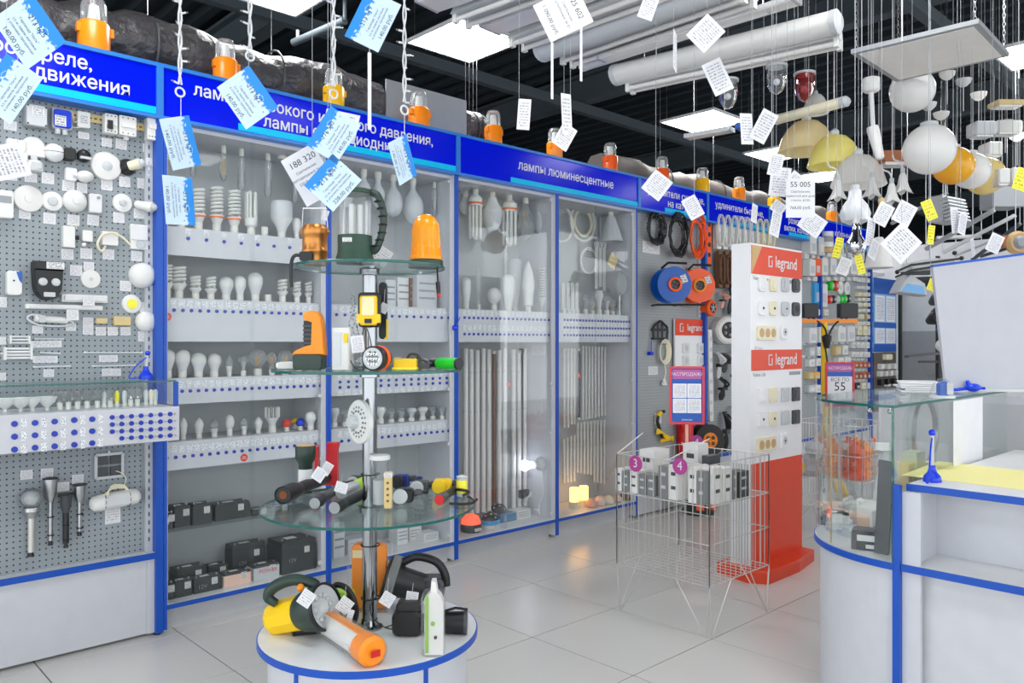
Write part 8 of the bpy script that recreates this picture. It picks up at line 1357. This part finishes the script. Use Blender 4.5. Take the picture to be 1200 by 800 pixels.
# ======================= clutter above the back counter =======================
def place(px, py, D, name, label, cat, rz=None): p = PD(px, py, D); return thing(name, label, cat, p, CAMAX if rz is None else rz), D / FPX
t, a = place(1118, 246, 6.2, 'louvre_grille', 'white slatted louvre box under the yellow globe', 'grille', CAMAX + .6); MB().bb(-20 * a, 20 * a, .02, 20 * a, -14 * a, 16 * a).build('box', 'panel2', t)
for k in range(7): MB().box((0, -.01, (12 - k * 4.2) * a), (42 * a, .06, 2.0 * a), 0, MX.Rotation(R(-14), 4, 'X')).build('slat', 'lgrey', t)
MB().cyl((0, 10 * a, 16 * a), (0, 10 * a, CT - t.location.z), .006, n=6).build('hanger', 'steel', t)
t, a = place(1183, 230, 6.4, 'speaker_box', 'grey box at the right edge above the grey board', 'box', CAMAX); MB().rbox((0, .1, 0), (36 * a, .2, 24 * a), .008, ch=.006).build('box', 'grey', t); MB().cyl((0, .1, 12 * a), (0, .1, CT - t.location.z), .006, n=6).build('hanger', 'steel', t)
for k, (xa, ya, xb, yb, w_, mt) in enumerate(((1085, 292, 1165, 246, 7, 'grey'), (1105, 296, 1190, 252, 6, 'lgrey'), (1140, 304, 1195, 262, 7, 'beam'), (1120, 300, 1180, 275, 5, 'lgrey'), (1045, 262, 1110, 226, 6, 'grey'), (1150, 300, 1200, 285, 6, 'dgrey'))):
    A, B_ = PD(xa, ya, 6.6 + .2 * k), PD(xb, yb, 6.2 + .2 * k); t = thing('ceiling_channel', f'slanted grey channel above the grey board, {ORD[k]} of six', 'channel', A, 0, 'slanted channels'); d = B_ - A; Mq = V((0, 0, 1)).rotation_difference(d).to_matrix().to_4x4(); MB().box((0, 0, d.length / 2), (w_ * .007, w_ * .004, d.length), 0, Mq).build('channel', mt, t); MB().cyl((0, 0, 0), (0, 0, CT - A.z), .004, n=5).build('hanger', 'steel', t); MB().cyl(d, V((d.x, d.y, CT - A.z)), .004, n=5).build('hanger', 'steel', t)
t, a = place(1190, 285, 6.0, 'wood_reel', 'round wooden-rimmed lamp at the right edge', 'lamp'); MB().lathe([(13 * a, 0), (14 * a, .03), (11 * a, .06), (6 * a, .05), (.0001, .05)], 24, 0, FY).build('rim', 'tan', t); MB().lathe([(8 * a, .055), (5 * a, .08), (.0001, .08)], 18, 0, FY).build('centre', 'grey', t); MB().rbox((-14 * a, 0, 2 * a), (6 * a, .06, 14 * a), .006).build('wood_block', 'sock2', t); MB().cyl((0, 0, 13 * a), (0, 0, CT - t.location.z), .004, n=5).build('hanger', 'steel', t)
t, a = place(1080, 312, 6.0, 'street_lamp_head', 'long white street lamp head with black arms above the door', 'lamp'); MB().prism([(-22 * a, -6 * a), (36 * a, -2 * a), (34 * a, 6 * a), (10 * a, 9 * a), (-16 * a, 4 * a)], -.08, .08, 0, AX['_y'], ch=.02).build('housing', 'lgrey', t)
for z0, z1 in ((0, 8), (-6, 3)): MB().tube([(-38 * a, -.1, (z0 - 8) * a), (-20 * a, -.1, z0 * a), (40 * a, -.1, z1 * a)], 1.3 * a, 6).build('black_arm', 'black', t)
for x, z in ((-36, -8), (38, 8), (8, -10), (30, 14)): MB().sph((x * a, -.1, z * a), 2.6 * a, 10, 8).build('black_knob', 'black', t)
MB().cyl((10 * a, 0, 9 * a), (10 * a, 0, CT - t.location.z), .006, n=6).build('hanger', 'steel', t)
t, a = place(1063, 335, 6.4, 'flood_lamp', 'silver wedge flood lamp hanging in front of the door', 'lamp'); MB().prism([(-16 * a, -8 * a), (18 * a, -12 * a), (16 * a, 2 * a), (-2 * a, 14 * a), (-10 * a, 4 * a)], -.08, .08, 0, AX['_y'], ch=.015).build('housing', 'lgrey', t); MB().prism([(-13 * a, -7 * a), (15 * a, -10.5 * a), (13 * a, -1 * a), (-6 * a, 2 * a)], .081, .085, 0, AX['_y']).build('lens', 'stripe', t); MB().bb(-12 * a, 20 * a, -.1, -.06, 12 * a, 18 * a).build('black_bracket', 'black', t); MB().cyl((0, 0, 12 * a), (0, 0, CT - t.location.z), .006, n=6).build('hanger', 'steel', t)
t, a = place(1030, 300, 6.8, 'cone_pendant', 'plain white cone pendant left of the street lamp head', 'lamp'); MB().lathe([(16 * a, -14 * a), (12 * a, 10 * a), (4 * a, 22 * a), (.0001, 22 * a)], 20).build('shade', 'bulbwhite', t); MB().cyl((0, 0, 22 * a), (0, 0, CT - t.location.z), .003, n=5).build('cord', 'white', t)
